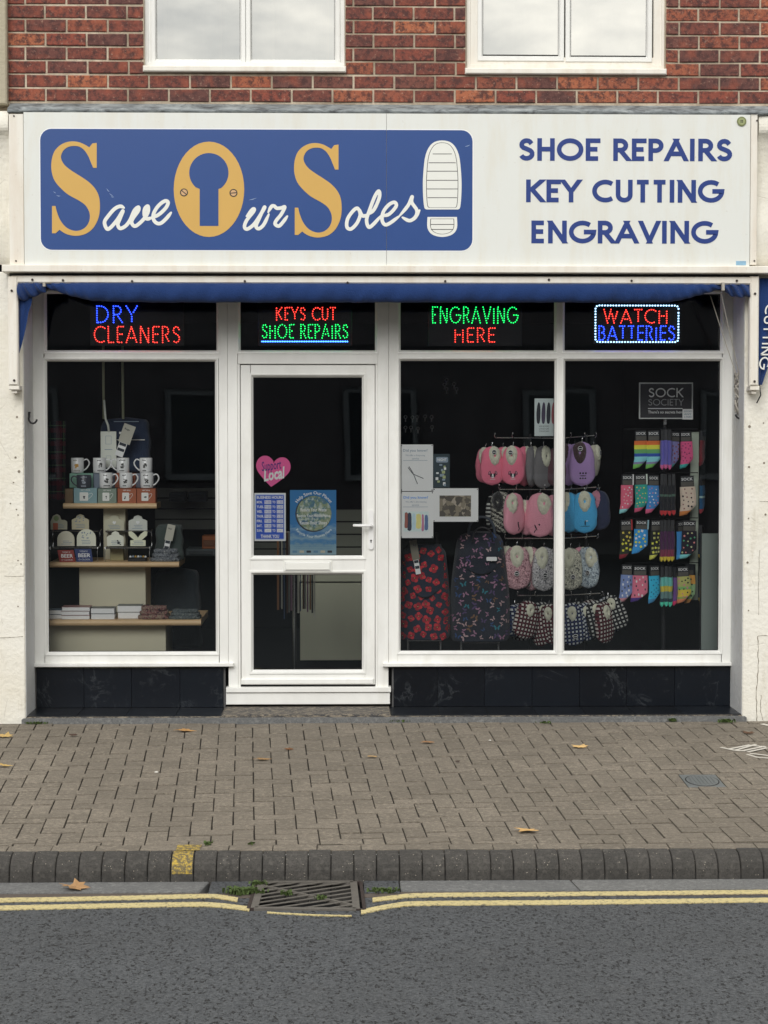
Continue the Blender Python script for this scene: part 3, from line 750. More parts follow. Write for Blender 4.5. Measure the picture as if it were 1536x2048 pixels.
# piers
def pier(x0, x1, z0, z1, yb=.12):
    MB().cbox(x0, x1, WY, yb, z0, z1, .006).build('pier', M_RENDER, B)
ZP = PZ(545, WY)
pier(-2.9, XL, -.06, ZP); pier(XR, 3.4, -.06, ZP)
MB().box(XL+.0005, XL+.003, WY+.008, -.002, -.02, ZP).build('reveal', M_GREYREN, B)
MB().box(XR-.003, XR-.0005, WY+.008, -.002, -.02, ZP).build('reveal', M_GREYREN, B)
M_PLUG = mat('filled wall plug', srgb(128, 118, 104), .8, .3, 60, .2)
for a, b in ((31, 915), (38, 943), (27, 965), (21, 1007), (33, 1019), (36, 1030), (36, 1121), (42, 1128), (36, 1213), (34, 834), (1499, 853), (1527, 846), (1498, 934), (1528, 926), (1531, 1029), (1497, 1037), (1495, 1125), (1497, 1221)):
    q = P(a, b, WY); MB().disc(q[0], q[1], .0065+.002*((a*7) % 3-1), WY-.0015, WY+.004, 9).build('wall_plug', M_PLUG, B)
def crack(pts, w_):
    rc_ = random.Random(int(pts[0][1])); q = []
    for (a, b) in catmull(pts, 8): q.append(P(a+rc_.uniform(-.9, .9), b, WY-.001))
    MB().ribbon(q, [w_*rc_.uniform(.5, 1.3) for _ in q], WY-.0012, WY+.003).build('plaster_crack', M_PLUG, B)
crack([(1516, 1272), (1516.5, 1330), (1513, 1390), (1514, 1443)], .004); crack([(1517, 1272), (1530, 1271), (1540, 1273)], .003)
crack([(1519, 1100), (1517, 1180), (1518, 1230)], .002); crack([(1523, 1390), (1521, 1415), (1525, 1440)], .003); crack([(1519, 1003), (1529, 1003), (1540, 1004)], .0025)
crack([(-4, 1276), (20, 1275), (46, 1273)], .003); crack([(8, 1152), (30, 1153), (48, 1152)], .002)
# brick wall with two openings
wz0 = PZ(206, WY); TOP = 6.6
CR = 27.15*S(WY); BL = 81.0*S(WY); MJ = .012
win = []
for (a, b, c, d, e) in ((288, 690, 146, 313, 1), (932, 1331, 147, 955, 2)):
    win.append((PX(a, WY, 70), PX(b, WY, 70), PZ(c+2, WY), PZ(c, WY)+1.25))
mw = MB()
xs = [XLb, win[0][0], win[0][1], win[1][0], win[1][1], XRb]
zlo, zhi = PZ(240, WY), win[0][3]
mw.box(XLb, XRb, WY+.007, -.05, zlo, win[0][2]-.001)
for i in (0, 2, 4): mw.box(xs[i], xs[i+1], WY+.007, -.05, win[0][2]-.001, zhi)
mw.box(XLb, XRb, WY+.007, -.05, zhi, TOP)
mw.build('mortar_wall', M_MORTAR, B)
rb = random.Random(11); bricks = []
J0 = PX(91, WY, 110)
row = 0; z = wz0
XBL = PX(15, WY, 110)
while z < TOP-.01:
    off = (J0 if row % 2 == 0 else J0+BL*.51)+rb.uniform(-.006, .006)
    k0 = math.floor((XLb-off)/BL); x = off+k0*BL
    while x < XRb:
        a, b = x+MJ/2, x+BL-MJ/2
        segs = [(a, b)]
        zb, zt = z+MJ/2, z+CR-MJ/2
        for (w0, w1, q0, q1) in win:
            if zt > q0+.004 and zb < q1:
                ns = []
                for s0, s1 in segs:
                    if s1 <= w0 or s0 >= w1: ns.append((s0, s1)); continue
                    if s0 < w0-.02: ns.append((s0, w0-.004))
                    if s1 > w1+.02: ns.append((w1+.004, s1))
                segs = ns
        for s0, s1 in segs:
            s0 = max(s0, XBL) if s0 < XBL < s1 else s0
            if s1-s0 > .03: bricks.append((s0, s1, zb, zt))
        x += BL*1.0
    row += 1; z += CR
ZT = PZ(-20, WY)
def bvis(b): return b[1] > PX(-12, WY, 100) and b[0] < PX(1550, WY, 100) and b[2] < ZT
mass = MB(); nb = 0
for (s0, s1, zb, zt) in bricks:
    dy = rb.uniform(-.004, .003); c = .0035
    h = [rb.uniform(-.0018, .0018) for _ in range(4)]
    mb = MB()
    y0, y1 = WY+dy, WY+.03
    a4 = [(s0, zb+h[0]), (s1, zb+h[1]), (s1, zt+h[2]), (s0, zt+h[3])]
    cx_, cz_ = (s0+s1)/2, (zb+zt)/2
    b4 = [(x+(c if x < cx_ else -c), zz+(c if zz < cz_ else -c)) for x, zz in a4]
    mb.add([(x, y1, zz) for x, zz in a4]+[(x, y0+c*.8, zz) for x, zz in a4]+[(x, y0, zz) for x, zz in b4],
           [(8, 9, 10, 11)]+[(k+i, k+(i+1) % 4, k+4+(i+1) % 4, k+4+i) for k in (0, 4) for i in range(4)])
    if bvis((s0, s1, zb, zt)) and nb < 300: mb.build('brick', M_BRICK, B); nb += 1
    else: mass.add(mb.v, mb.f)
mass.build('brick_field', M_BRICK_I, B, kind='stuff')
# cement smears under the windows
# neighbouring stone strip on the left and carved console blocks
MB().cbox(-2.6, PX(13, WY-.06, 110), WY-.06, -.1, PZ(215, WY), TOP, .008).build('stone_strip', M_STONE, B)
mcon = MB()
yc = WY-.10
for (x0, x1, sgn) in ((-2.35, PX(17, yc, 400), 1), (PX(1517, yc, 400), 2.95, -1)):
    zt_, zb_ = PZ(222, yc), PZ(528, yc)
    pr = catmull([(0, 0), (-.05, .0), (-.09, -.03), (-.1, -.1), (-.06, -.16), (-.03, -.28), (-.03, -.5), (-.05, -.66), (-.03, -.8), (0, -.86)], 4)
    k = (zt_-zb_)/.86
    n = len(pr)
    vs = [(xx, WY+y, zt_+z_*k) for xx in (x0, x1) for y, z_ in pr]
    mcon = MB().add(vs, [(i, i+1, n+i+1, n+i) for i in range(n-1)]+[tuple(range(n)), tuple(range(2*n-1, n-1, -1))])
    mcon.build('console', M_RENDER, B)
# lead flashing above the sign: wavy folded strip
m = MB(); rl = random.Random(4)
wob = [rl.uniform(-1, 1) for _ in range(400)]
def lf(u, v):
    x = PX(18, -.4, 215)+u*(4.9)
    i = u*120; k = int(i); w1 = wob[k]*(1-(i-k))+wob[k+1]*(i-k)
    i2 = u*31; k2 = int(i2); w2 = wob[200+k2]*(1-(i2-k2))+wob[201+k2]*(i2-k2)
    z = PZ(209, -.4)
    prof_ = [(WY+.004, .008), (WY-.012, .0), (-.40+w1*.006, -.018+w1*.003), (-.445+w2*.008, -.03+w2*.006), (-.462+w1*.008, -.052+w1*.006+w2*.008), (-.44, -.062+w1*.005)]
    p = prof_[min(5, int(round(v*5)))]
    return (x, p[0], z+p[1])
m.grid(lf, 200, 5); m.build('lead_flashing', M_LEAD, B, smooth=True)
# upper windows
def upwin(x0, x1, y1, gl_, sashes, name, shade):
    fwid = sashes[0][0]-x0-10
    W = thing('window', None, None, (PX((x0+x1)/2, WY, 100), WY, PZ(y1, WY)), parent=B)
    YF = WY+.05; X0, X1 = PX(x0, YF, 100), PX(x1, YF, 100); Z0 = PZ(y1-10, YF); Z1 = Z0+1.3
    s = S(YF)
    m = MB(); m.ring(X0, X1, Z0, Z1, [(0, YF+.05), (0, YF-.004), (.004, YF-.008), (8*s, YF-.008), (9*s, YF+.002), ((fwid-1.5)*s, YF+.002), (fwid*s, YF+.008), (fwid*s, YF+.03)]); m.build('frame', M_LEDGE if shade else M_UPVC, W)
    m = MB(); m.cbox(PX(x0-2, YF-.06, 100), PX(x1+2, YF-.06, 100), YF-.075, YF+.02, PZ(y1, YF-.07), PZ(y1-12, YF-.07), .006); m.build('sill', M_LEDGE, W)
    for (a, b, c) in sashes:
        A, Bx, Zb = PX(a, YF, 80), PX(b, YF, 80), PZ(c, YF)
        m = MB(); m.ring(A-11*s, Bx+11*s, Zb-13*s, Z1-.06, [(0, YF+.03), (0, YF-.002), (.003, YF-.005), (8*s, YF-.005), (11*s, YF+.012), (11*s, YF+.02)]); m.build('sash', M_UPVC, W)
        m = MB(); m.add([(A, YF+.014, Zb), (Bx, YF+.014, Zb), (Bx, YF+.014, Z1-.1), (A, YF+.014, Z1-.1)], [(0, 1, 2, 3)]); m.build('pane', M_GLASS_UP, W)
        m = MB(); m.add([(A-.004, YF+.013, Zb-.004), (Bx+.004, YF+.013, Zb-.004), (Bx+.004, YF+.0165, Zb-.004), (A-.004, YF+.0165, Zb-.004)], [(0, 1, 2, 3)])
        m.ring(A-.001, Bx+.001, Zb-.001, Z1-.1, [(0, YF+.0125), (.003, YF+.0125)]); m.build('gasket', M_BLK, W)
    # net curtain with vertical folds, some way behind the glass
    m = MB(); wd = X1-X0
    rc = random.Random(int(x0)); ph = [rc.uniform(0, 6) for _ in range(4)]
    m.grid(lambda u, v: (X0+.03+u*(wd-.06), YF+.12+.008*math.sin(u*60+ph[0])+.006*math.sin(u*101+ph[1]), Z0+.02+v*1.2), 160, 1)
    m.build('net_curtain', mat('net curtain', srgb(200, 200, 190), .9, .05, 5, 0), W, smooth=True)
    if shade == 0:
        for bx in (330, 441, 546, 655):
            xx = PX(bx, YF+.08, 60); MB().box(xx-.009, xx+.009, YF+.09, YF+.1, Z0+.05, Z1-.1).build('blind_cord_tape', mat('cream tape', srgb(225, 215, 195), .8, .05, 5, 0), W)
    # room behind
    MB().box(X0, X1, YF+.6, YF+.62, Z0, Z1).build('room_back', mat('dim room', (.1, .1, .1), .9, .1, 4, 0), W)
    # reveals of the opening
    m = MB(); w0, w1 = PX(x0, WY, 100)-.001, PX(x1, WY, 100)+.001
    m.box(w0-.012, w0, WY+.004, YF+.05, Z0-.03, Z1); m.box(w1, w1+.012, WY+.004, YF+.05, Z0-.03, Z1); m.box(w0-.012, w1+.012, WY+.006, YF+.05, Z0-.045, Z0-.03)
    m.build('reveal', M_MORTAR, W)
upwin(288, 690, 145, 0, ((313, 480, 120), (503, 669, 121)), 'l', 0)
upwin(932, 1331, 147, 0, ((966, 1117, 108), (1142, 1293, 109)), 'r', 1)
# ------------------------------------------------------------------ shop front joinery (plane Y=0)
def flat(name, x0, y0, x1, y1, parent, yf=0.0, yb=.06, c=.003, m_=None):
    X0, X1, Z0, Z1 = rect(x0, y0, x1, y1, yf); return MB().cbox(X0, X1, yf, yb, Z0, Z1, c).build(name, m_ or M_UPVC, parent)
def opening(x0, y0, x1, y1, parent, yf=0.0, bead=7, pane='pane', gl_=M_GLASS):
    X0, X1, Z0, Z1 = rect(x0, y0, x1, y1, yf+.02); s = S(0)
    o_ = thing('window', None, None, ((X0+X1)/2, yf, Z0), parent=parent) if parent is B else parent
    b_ = bead*s
    MB().ring(X0-b_, X1+b_, Z0-b_, Z1+b_, [(0, yf+.004), (0, yf-.0045), (.002, yf-.006), (b_*.45, yf-.005), (b_, yf+.014), (b_, yf+.022)]).build('glazing_bead', M_UPVC, o_)
    MB().ring(X0, X1, Z0, Z1, [(-.001, yf+.0205), (.0035, yf+.0205), (.0035, yf+.024)]).build('gasket', M_BLK, o_)
    MB().add([(X0-.002, yf+.022, Z0-.002), (X1+.002, yf+.022, Z0-.002), (X1+.002, yf+.022, Z1+.002), (X0-.002, yf+.022, Z1+.002)], [(0, 1, 2, 3)]).build(pane, gl_, o_)
    return o_
TOPY = 562
# left window
for a in ((66, TOPY, 88.5, 1328), (438, TOPY, 455.5, 1328), (88.5, 706.5, 438, 717.5), (88.5, 1308.5, 438, 1328), (88.5, TOPY, 438, 582.5)): flat('frame_bar', *a, B, c=.002)
opening(94, 588, 433, 701, B); opening(96, 723, 431, 1303, B)
flat('window_sill', 64, 1327, 467, 1334, B, -.035, .05, .003)
# door frame
for a in ((456, TOPY, 475.5, 1374), (755.5, TOPY, 777, 1374), (475.5, TOPY, 755.5, 582.5), (475.5, 706.5, 755.5, 728)): flat('frame_bar', *a, B, c=.002)
opening(481, 588, 750, 701, B)
flat('door_sill', 452, 1375, 782, 1385, B, -.03, .06, .003); flat('door_sill', 452, 1385.5, 780, 1409, B, -.018, .06, .003)
# right window
for a in ((777.5, TOPY, 795.5, 1328), (1444, TOPY, 1467, 1328), (795.5, 706.5, 1444, 716.5), (795.5, 1307, 1444, 1328), (795.5, TOPY, 1444, 582.5), (1113.5, 582.5, 1123.5, 706.5), (1113.5, 716.5, 1123.5, 1307)): flat('frame_bar', *a, B, c=.002)
opening(801, 588, 1108, 701, B); opening(1129, 588, 1440, 701, B); opening(801, 722, 1108, 1301, B); opening(1129, 722, 1438, 1301, B)
flat('window_sill', 766, 1326, 1468, 1333, B, -.035, .05, .003)
# door leaf
DR = thing('door', None, None, (PX(615), 0, PZ(1370)), parent=B)
YD = .012
q = rect(476, 720, 757, 1374, .06); MB().ring(q[0]-.01, q[1]+.01, q[2], q[3]+.01, [(0, .058), (.05, .058)]).build('rebate', M_UPVC, DR)
for a in ((475.6, 728, 480.6, 1374), (751, 728, 755.4, 1374)): flat('door_stop', *a, DR, .006, .058, .002)
for a in ((482, 730, 501.5, 1369), (730, 730, 750, 1369), (501.5, 730, 730, 749.5), (501.5, 1116.5, 730, 1143.5), (501.5, 1344.5, 730, 1369)): flat('door_rail', *a, DR, YD, YD+.05, .003)
opening(507, 755, 724, 1111, DR, YD, 8, 'door_glass'); opening(507, 1149, 724, 1339, DR, YD, 8, 'door_glass')
flat('weather_bar', 482, 1358, 747, 1369, DR, YD-.022, YD, .006)
MB().box(*rect(481, 1369.5, 751, 1376, .04)[:2], .03, .05, *rect(481, 1369.5, 751, 1376, .04)[2:]).build('threshold_gap', M_DARK, DR)
M_HWP = mat('white letter plate', srgb(232, 232, 226), .3, .02, 8, 0)
X0, X1, Z0, Z1 = rect(567, 1121, 664, 1144, YD)
LB_ = MB().cbox(X0, X1, YD-.010, YD, Z0, Z1, .004).build('letter_box', M_HWP, DR)
MB().box(X0+.009, X1-.009, YD-.0106, YD-.0101, Z0+.009, Z1-.009).build('flap_gap', M_GREYREN, LB_)
MB().cbox(X0+.012, X1-.012, YD-.018, YD-.0106, Z0+.012, Z1-.011, .004).build('flap', M_HWP, LB_)
X0, X1, Z0, Z1 = rect(737, 1020, 747, 1099, YD)
r_ = (X1-X0)/2; cx_ = (X0+X1)/2
pts = [(cx_+r_*math.cos(R(a)), Z1-r_+r_*math.sin(R(a))) for a in range(0, 181, 20)]+[(cx_+r_*math.cos(R(a)), Z0+r_+r_*math.sin(R(a))) for a in range(180, 361, 20)]
M_HW = mat('white handle', (.8, .8, .79), .25, .02, 8, 0)
MB().prism(pts, YD-.012, YD).build('handle_plate', M_HW, DR)
hz = PZ(1051, YD)
MB().tube([(cx_, YD-.01, hz), (cx_, YD-.04, hz), (cx_-.012, YD-.05, hz), (PX(706, YD-.05, 1051), YD-.052, hz+.003)], [.01, .009, .009, .008], 10).build('door_handle', M_HW, DR, smooth=True)
mk = MB(); kz_ = PZ(1081, YD); mk.disc(cx_, kz_, .0055, YD-.0135, YD-.012, 12); mk.box(cx_-.0022, cx_+.0022, YD-.0135, YD-.0121, kz_-.014, kz_); mk.build('keyhole', M_BLKMET, DR)
# plinth tiles, upright and on the ledge
LZ = PZ(1414, 0)
def tiles(bx, y0, ledge):
    for i in range(len(bx)-1):
        X0, X1 = PX(bx[i], 0, 1380), PX(bx[i+1], 0, 1380)
        MB().cbox(X0+.0008, X1-.0008, .0, .03, LZ+.001, PZ(1334.5, 0), .0015).build('tile', M_MARBLE, B)
tiles([73, 168, 263, 360, 447], 1334, 0); tiles([787, 875, 969, 1064, 1159, 1253, 1349, 1464.5], 1334, 0)
MB().box(XL+.004, PX(449), .012, .06, -.03, PZ(1335)).box(PX(784), XR-.004, .012, .06, -.03, PZ(1335)).build('plinth_core', mat('tile grout', srgb(92, 92, 92), .9, .2, 20, .3), B)
for bl in ([60, 168, 263, 360, 449], [779, 875, 969, 1064, 1159, 1253, 1349, 1466]):
    for i in range(len(bl)-1):
        X0, X1 = PX(bl[i], 0, 1420), PX(bl[i+1], 0, 1420)
        X0 = max(X0, XL+.004); X1 = min(X1, XR-.004)
        MB().hprism([(X0+.001, -.335), (X1-.001, -.335), (X1-.001, -.001), (X0+.001, -.001)], LZ-.02, LZ, .0015).build('ledge_tile', M_MARBLE, B)
MB().box(XL+.001, XR-.001, -.345, .05, -.08, LZ-.005).build('ledge_core', M_STEP, B)
MB().hprism([(PX(449.5), -.338), (PX(778.5), -.338), (PX(778.5), .05), (PX(449.5), .05)], LZ-.02, LZ+.004, .004).build('door_step', M_STEP, B)
MB().hprism([(XL-.02, -.38), (XR+.02, -.38), (XR+.02, -.3455), (XL-.02, -.3455)], -.1, LZ-.012, .004).build('concrete_edge', M_CONC, B)
# interior shell
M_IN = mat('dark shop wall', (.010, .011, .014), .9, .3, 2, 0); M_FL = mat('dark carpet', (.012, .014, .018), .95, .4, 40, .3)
FZ = .05
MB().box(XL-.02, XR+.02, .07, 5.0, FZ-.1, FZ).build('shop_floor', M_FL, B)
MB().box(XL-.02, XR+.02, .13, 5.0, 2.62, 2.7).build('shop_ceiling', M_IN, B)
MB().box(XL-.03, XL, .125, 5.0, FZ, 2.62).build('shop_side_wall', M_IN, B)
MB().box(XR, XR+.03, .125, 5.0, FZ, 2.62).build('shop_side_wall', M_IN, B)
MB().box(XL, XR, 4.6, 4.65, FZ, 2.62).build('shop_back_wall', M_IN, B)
MB().box(XLb, XRb, -.05, .12, 2.56, zlo+.3).build('lintel', M_IN, B)
MB().box(XLb, XRb, .0, 5.0, TOP-.1, TOP).build('roof_slab', M_IN, B)
MB().box(XLb, -2.9, -.2, 5, -.1, zlo).build('side_wall', M_RENDER, B); MB().box(3.4, XRb, -.2, 5, -.1, zlo).build('side_wall', M_RENDER, B)

# ------------------------------------------------------------------ fascia sign
SY = -.47
SG = thing('fascia_sign', 'long white fascia sign reading Save Our Soles above the shop front', 'shop sign', (PX(775, SY), SY, PZ(530, SY)))
X0, X1, Z0, Z1 = rect(48, 227, 1500, 532, SY)
XS = PX(773, SY, 380)
MB().cbox(X0, XS-.0008, SY, SY+.02, Z0, Z1, .001).build('sign_panel', M_SIGN, SG)
MB().cbox(XS+.0008, X1, SY, SY+.02, Z0, Z1, .001).build('sign_panel', M_SIGN, SG)
MB().box(X0, X1, SY+.021, -.36, Z0, Z1-.004).build('sign_box', M_LEDGE, SG)
for a, b, nm in ((18.5, 47.5, 0), (1500.5, 1514, 1)):
    q = rect(a, 228, b, 530, SY+.015); MB().cbox(q[0], q[1], SY+.012, -.36, q[2], q[3], .002).build('end_trim', M_LEDGE, SG)
q = rect(4, 531, 1600, 545.5, SY-.02); MB().cbox(q[0], q[1], SY-.03, -.36, q[2], q[3], .004).build('ledge', M_LEDGE, SG)
for a, b in ((32, 234), (34, 523), (1510, 238), (1507, 520)):
    MB().disc(PX(a, SY), PZ(b, SY), .005, SY+.008, SY+.0125, 10).build('screw', M_RUST, SG)
q = rect(81, 259, 945, 500.5, SY); rr = .065
def rrect(q, r_, n=6):
    o = []
    for cx_, cz_, a in ((q[1]-r_, q[3]-r_, 0), (q[0]+r_, q[3]-r_, 90), (q[0]+r_, q[2]+r_, 180), (q[1]-r_, q[2]+r_, 270)):
        for k in range(n+1): t = R(a+90*k/n); o.append((cx_+r_*math.cos(t), cz_+r_*math.sin(t)))
    return o
def cliplist(pl, lim, less): return clip(pl, 0, lim, less)
ob = rrect((q[0]-.005, q[1]+.005, q[2]-.005, q[3]+.005), rr+.005); ib = rrect(q, rr)
M_LBL = mat('pale outline print', srgb(238, 240, 240), .5, .03, 8, 0)
for lim, less in ((XS-.001, True), (XS+.001, False)):
    MB().prism(cliplist(ob, lim, less), SY-.0006, SY).build('panel_outline', M_LBL, SG)
    MB().prism(cliplist(ib, lim, less), SY-.0012, SY-.0005).build('blue_panel', M_BLUE, SG)
YL = SY-.0012
SP = [(513, 178), (513, 425), (478, 425), (455, 370), (430, 310), (390, 250), (340, 215), (285, 208), (230, 218), (185, 250), (160, 300), (162, 340), (185, 385), (225, 425), (290, 470), (370, 520), (440, 570), (500, 635), (535, 710), (545, 800), (538, 890), (510, 970), (465, 1035), (400, 1080), (320, 1098), (250, 1092), (190, 1070), (145, 1038), (105, 1073), (70, 1073), (70, 803), (105, 803), (118, 860), (145, 930), (185, 990), (235, 1030), (300, 1050), (360, 1040), (410, 1005), (440, 950), (445, 890), (430, 840), (395, 790), (330, 745), (230, 690), (150, 620), (95, 550), (68, 470), (63, 390), (75, 310), (105, 245), (160, 195), (225, 168), (290, 163), (350, 175), (400, 198), (440, 222), (470, 183)]
SPc = catmull(SP, 3, True, {0, 1, 2, 27, 28, 29, 30, 31, 56, 57})
def S_at(fx, fy):
    pts = [P(fx(90+x/4.955), fy(250+y/4.955), SY) for x, y in SPc]
    MB().prism(pts, YL-.0015, YL).build('letter_s', M_GOLD, SG)
S_at(lambda x: x, lambda y: y); S_at(lambda x: 588.2+(x-102.7)*.978, lambda y: 286.4+(y-283)*1.0)
el = lambda cx_, cy_, a, b, n=44: [P(cx_+a*math.cos(2*math.pi*k/n), cy_+b*math.sin(2*math.pi*k/n), SY) for k in range(n)]
MB().prism(el(418, 378.7, 70.5, 95.3), YL-.0012, YL).build('letter_o', M_GOLD, SG)
kh = [(417.8+39.3*math.cos(R(a)), 345.5-39.3*math.sin(R(a))) for a in range(-52, 233, 8)]+[(399.5, 378), (399.5, 452), (437, 452), (437, 378)]
MB().prism([P(a, b, SY) for a, b in kh], YL-.0018, YL-.0011).build('keyhole', M_BLUE, SG)
for a, b, r_ in ((368, 385, -40), (467, 386, 5)):
    MB().prism(el(a, b, 8, 8, 20), YL-.002, YL-.0011).prism(el(a, b, 6, 6, 20), YL-.0026, YL-.0019, 1).build('screw_print', [M_BLK, mat('sign screw tan', srgb(205, 165, 120), .5, .05, 8, 0)], SG)
    c, s_ = math.cos(R(r_)), -math.sin(R(r_))
    MB().ribbon([P(a-6*c, b-6*s_, SY), P(a+6*c, b+6*s_, SY)], .005, YL-.0032, YL-.0026).build('screw_slot', M_BLK, SG)
def blobfill(segs, cell, y0, y1):     # one clean outline round overlapping strokes (marching squares on their distance field)
    import numpy as np
    xs = [p[0] for s in segs for p in s[:2]]; zs = [p[1] for s in segs for p in s[:2]]; pad = max(s[2] for s in segs)+2*cell
    X = np.arange(min(xs)-pad, max(xs)+pad, cell); Z = np.arange(min(zs)-pad, max(zs)+pad, cell); GX, GZ = np.meshgrid(X, Z)
    F = np.full(GX.shape, 1e9)
    for (a, b, r0, r1) in segs:
        dx, dz = b[0]-a[0], b[1]-a[1]; l2 = dx*dx+dz*dz+1e-12; t = np.clip(((GX-a[0])*dx+(GZ-a[1])*dz)/l2, 0, 1)
        F = np.minimum(F, np.hypot(GX-a[0]-t*dx, GZ-a[1]-t*dz)-(r0+(r1-r0)*t))
    mb = MB(); nz_, nx_ = F.shape
    for j in range(nz_-1):
        run = None
        for i in range(nx_):
            full = i < nx_-1 and F[j, i] < 0 and F[j, i+1] < 0 and F[j+1, i] < 0 and F[j+1, i+1] < 0
            if full:
                run = i if run is None else run; continue
            if run is not None: mb.add([(X[run], y0, Z[j]), (X[i], y0, Z[j]), (X[i], y0, Z[j+1]), (X[run], y0, Z[j+1])], [(0, 1, 2, 3)]); run = None
            if i >= nx_-1: break
            c = [(X[i], Z[j], F[j, i]), (X[i+1], Z[j], F[j, i+1]), (X[i+1], Z[j+1], F[j+1, i+1]), (X[i], Z[j+1], F[j+1, i])]; poly = []; edge = []
            for k in range(4):
                p, q = c[k], c[(k+1) % 4]
                if p[2] < 0: poly.append((p[0], p[1]))
                if (p[2] < 0) != (q[2] < 0): t = p[2]/(p[2]-q[2]); e = (p[0]+(q[0]-p[0])*t, p[1]+(q[1]-p[1])*t); poly.append(e); edge.append(e)
            if len(poly) >= 3: mb.add([(a, y0, b) for a, b in poly], [tuple(range(len(poly)))])
            if len(edge) == 2: mb.add([(*edge[0][:1], y0, edge[0][1]), (edge[1][0], y0, edge[1][1]), (edge[1][0], y1, edge[1][1]), (edge[0][0], y1, edge[0][1])], [(0, 1, 2, 3)])
    return mb
def brush(polys, ox, oy, sc, wd, name):
    segs = []
    for k, pl in enumerate(polys):
        pts = catmull([(ox+x/sc, oy+y/sc) for x, y in pl], 6)
        n = len(pts); ws = [wd*S(SY)*(.45+.55*min(1, i/4, (n-1-i)/4+.15)) for i in range(n)]
        q = [P(a, b, SY) for a, b in pts]
        segs += [(q[i], q[i+1], ws[i]/2, ws[i+1]/2) for i in range(n-1)]
    blobfill(segs, .75*S(SY), YL-.0016, YL).build(name, M_WHITEP, SG)
brush([[(785, 822), (745, 806), (690, 832), (625, 905), (590, 965), (615, 1030), (655, 1012), (720, 935), (772, 852), (742, 930), (722, 985), (745, 1025), (800, 1000), (845, 940), (885, 850), (925, 815), (925, 850), (875, 920), (858, 965), (885, 1002), (925, 985), (985, 925), (1022, 860), (1020, 805), (990, 830), (985, 890), (1010, 930), (1060, 918)],
       [(1060, 918), (1125, 890), (1195, 825), (1220, 770), (1190, 753), (1130, 795), (1082, 865), (1073, 925), (1100, 968), (1145, 975), (1200, 930), (1250, 868)]], 90, 250, 4.955, 7.2, 'lettering_ave')
brush([[(72, 572), (112, 528), (118, 540), (72, 600), (60, 640), (80, 652), (125, 615), (180, 530), (182, 520), (150, 590), (132, 635), (150, 650), (180, 625), (212, 560)],
       [(208, 548), (228, 512), (245, 508), (262, 522), (290, 520), (312, 515), (290, 560), (258, 600), (252, 622), (275, 634), (300, 610), (328, 572)]], 470, 250, 3.135, 7, 'lettering_ur')
brush([[(785, 545), (765, 522), (735, 545), (705, 592), (702, 640), (728, 652), (765, 615), (785, 565), (780, 535), (800, 570), (835, 562)],
       [(835, 562), (872, 530), (905, 455), (902, 415), (878, 445), (845, 530), (825, 595), (838, 640), (865, 625), (915, 570)],
       [(915, 570), (965, 560), (1010, 510), (1000, 485), (965, 500), (930, 545), (922, 595), (940, 625), (972, 615), (1030, 572)],
       [(1030, 572), (1085, 505), (1110, 450), (1108, 485), (1140, 535), (1132, 575), (1095, 600), (1050, 580)], [(1100, 602), (1130, 580), (1157, 535)]], 470, 250, 3.135, 7, 'lettering_oles')
# sole print
cxs = 884.4
so_ = catmull([(0, -138), (20, -132), (33, -110), (38, -70), (38.5, -35), (36, -5), (31, 0), (30, 0), (-30, 0), (-31, 0), (-36, -5), (-38.5, -35), (-38, -70), (-33, -110), (-20, -132)], 4, True, {7, 8})
so_o = [(cxs+a*1.0, 419+b) for a, b in so_]; so_i = [(cxs+a*.83, 415.5+b*.945) for a, b in so_]; so_f = [(cxs+a*.80, 415+b*.935) for a, b in so_]
he = catmull([(-29.5, -40), (29.5, -40), (29.5, -18), (20, -5), (0, 0), (-20, -5), (-29.5, -18)], 4, True, {0, 1})
he_o = [(cxs+a, 474+b) for a, b in he]; he_i = [(cxs+a*.8, 468.6+b*.78) for a, b in he]; he_f = [(cxs+a*.76, 467.9+b*.74) for a, b in he]
PP = lambda l: [P(a, b, SY) for a, b in l]
MB().prism(PP(so_o), YL-.0008, YL).build('sole_print', M_WHITEP, SG); MB().prism(PP(he_o), YL-.0008, YL).build('heel_print', M_WHITEP, SG)
m = MB(); m.prism(PP(so_i), YL-.0012, YL-.0007); m.prism(PP(he_i), YL-.0012, YL-.0007); m.build('tread_outline', M_BLK, SG)
m = MB(); m.prism(PP(so_f), YL-.0016, YL-.0011); m.prism(PP(he_f), YL-.0016, YL-.0011); m.build('tread_fill', M_WHITEP, SG)
m = MB()
for yy, hw in ((308, 19), (325.7, 27), (342.5, 30), (360.7, 31), (378, 31), (395.5, 29.5), (449, 23), (459, 22)):
    m.ribbon(PP([(cxs-hw, yy), (cxs+hw, yy)]), 1.3*S(SY), YL-.002, YL-.0015)
m.build('tread_line', M_BLK, SG)
for txt, bx in (('SHOE REPAIRS', (1036, 277, 1466, 322)), ('KEY CUTTING', (1050, 359.5, 1448, 405)), ('ENGRAVING', (1060.5, 441.5, 1436, 487))):
    q = rect(*bx, SY); lsw, wdw = strokes(txt, .19); xw = 0; sxw = (q[1]-q[0]-9.2*S(SY))/wdw
    for wd_ in txt.split():
        _, ww = strokes(wd_, .19); m = MB(); stroke_text(m, wd_, q[0]+xw*sxw, q[0]+(xw+ww)*sxw+9.2*S(SY), q[2], q[3], 9.2*S(SY), SY, .0015, .19); m.build('word_'+wd_.lower(), M_NAVYP, SG); xw += ww+.05+.19+.3+.19
q = P(1483, 243, SY); tag(MB().disc(q[0], q[1], 9.3*S(SY), SY-.006, SY, 24).build('round_badge', mat('green badge', srgb(112, 118, 72), .4, .3, 60, .2), SG))
m = MB(); m.disc(q[0], q[1], 7*S(SY), SY-.0065, SY-.006, 20); m.build('badge_face', mat('badge face', srgb(150, 158, 110), .4, .45, 160, 0), SG)
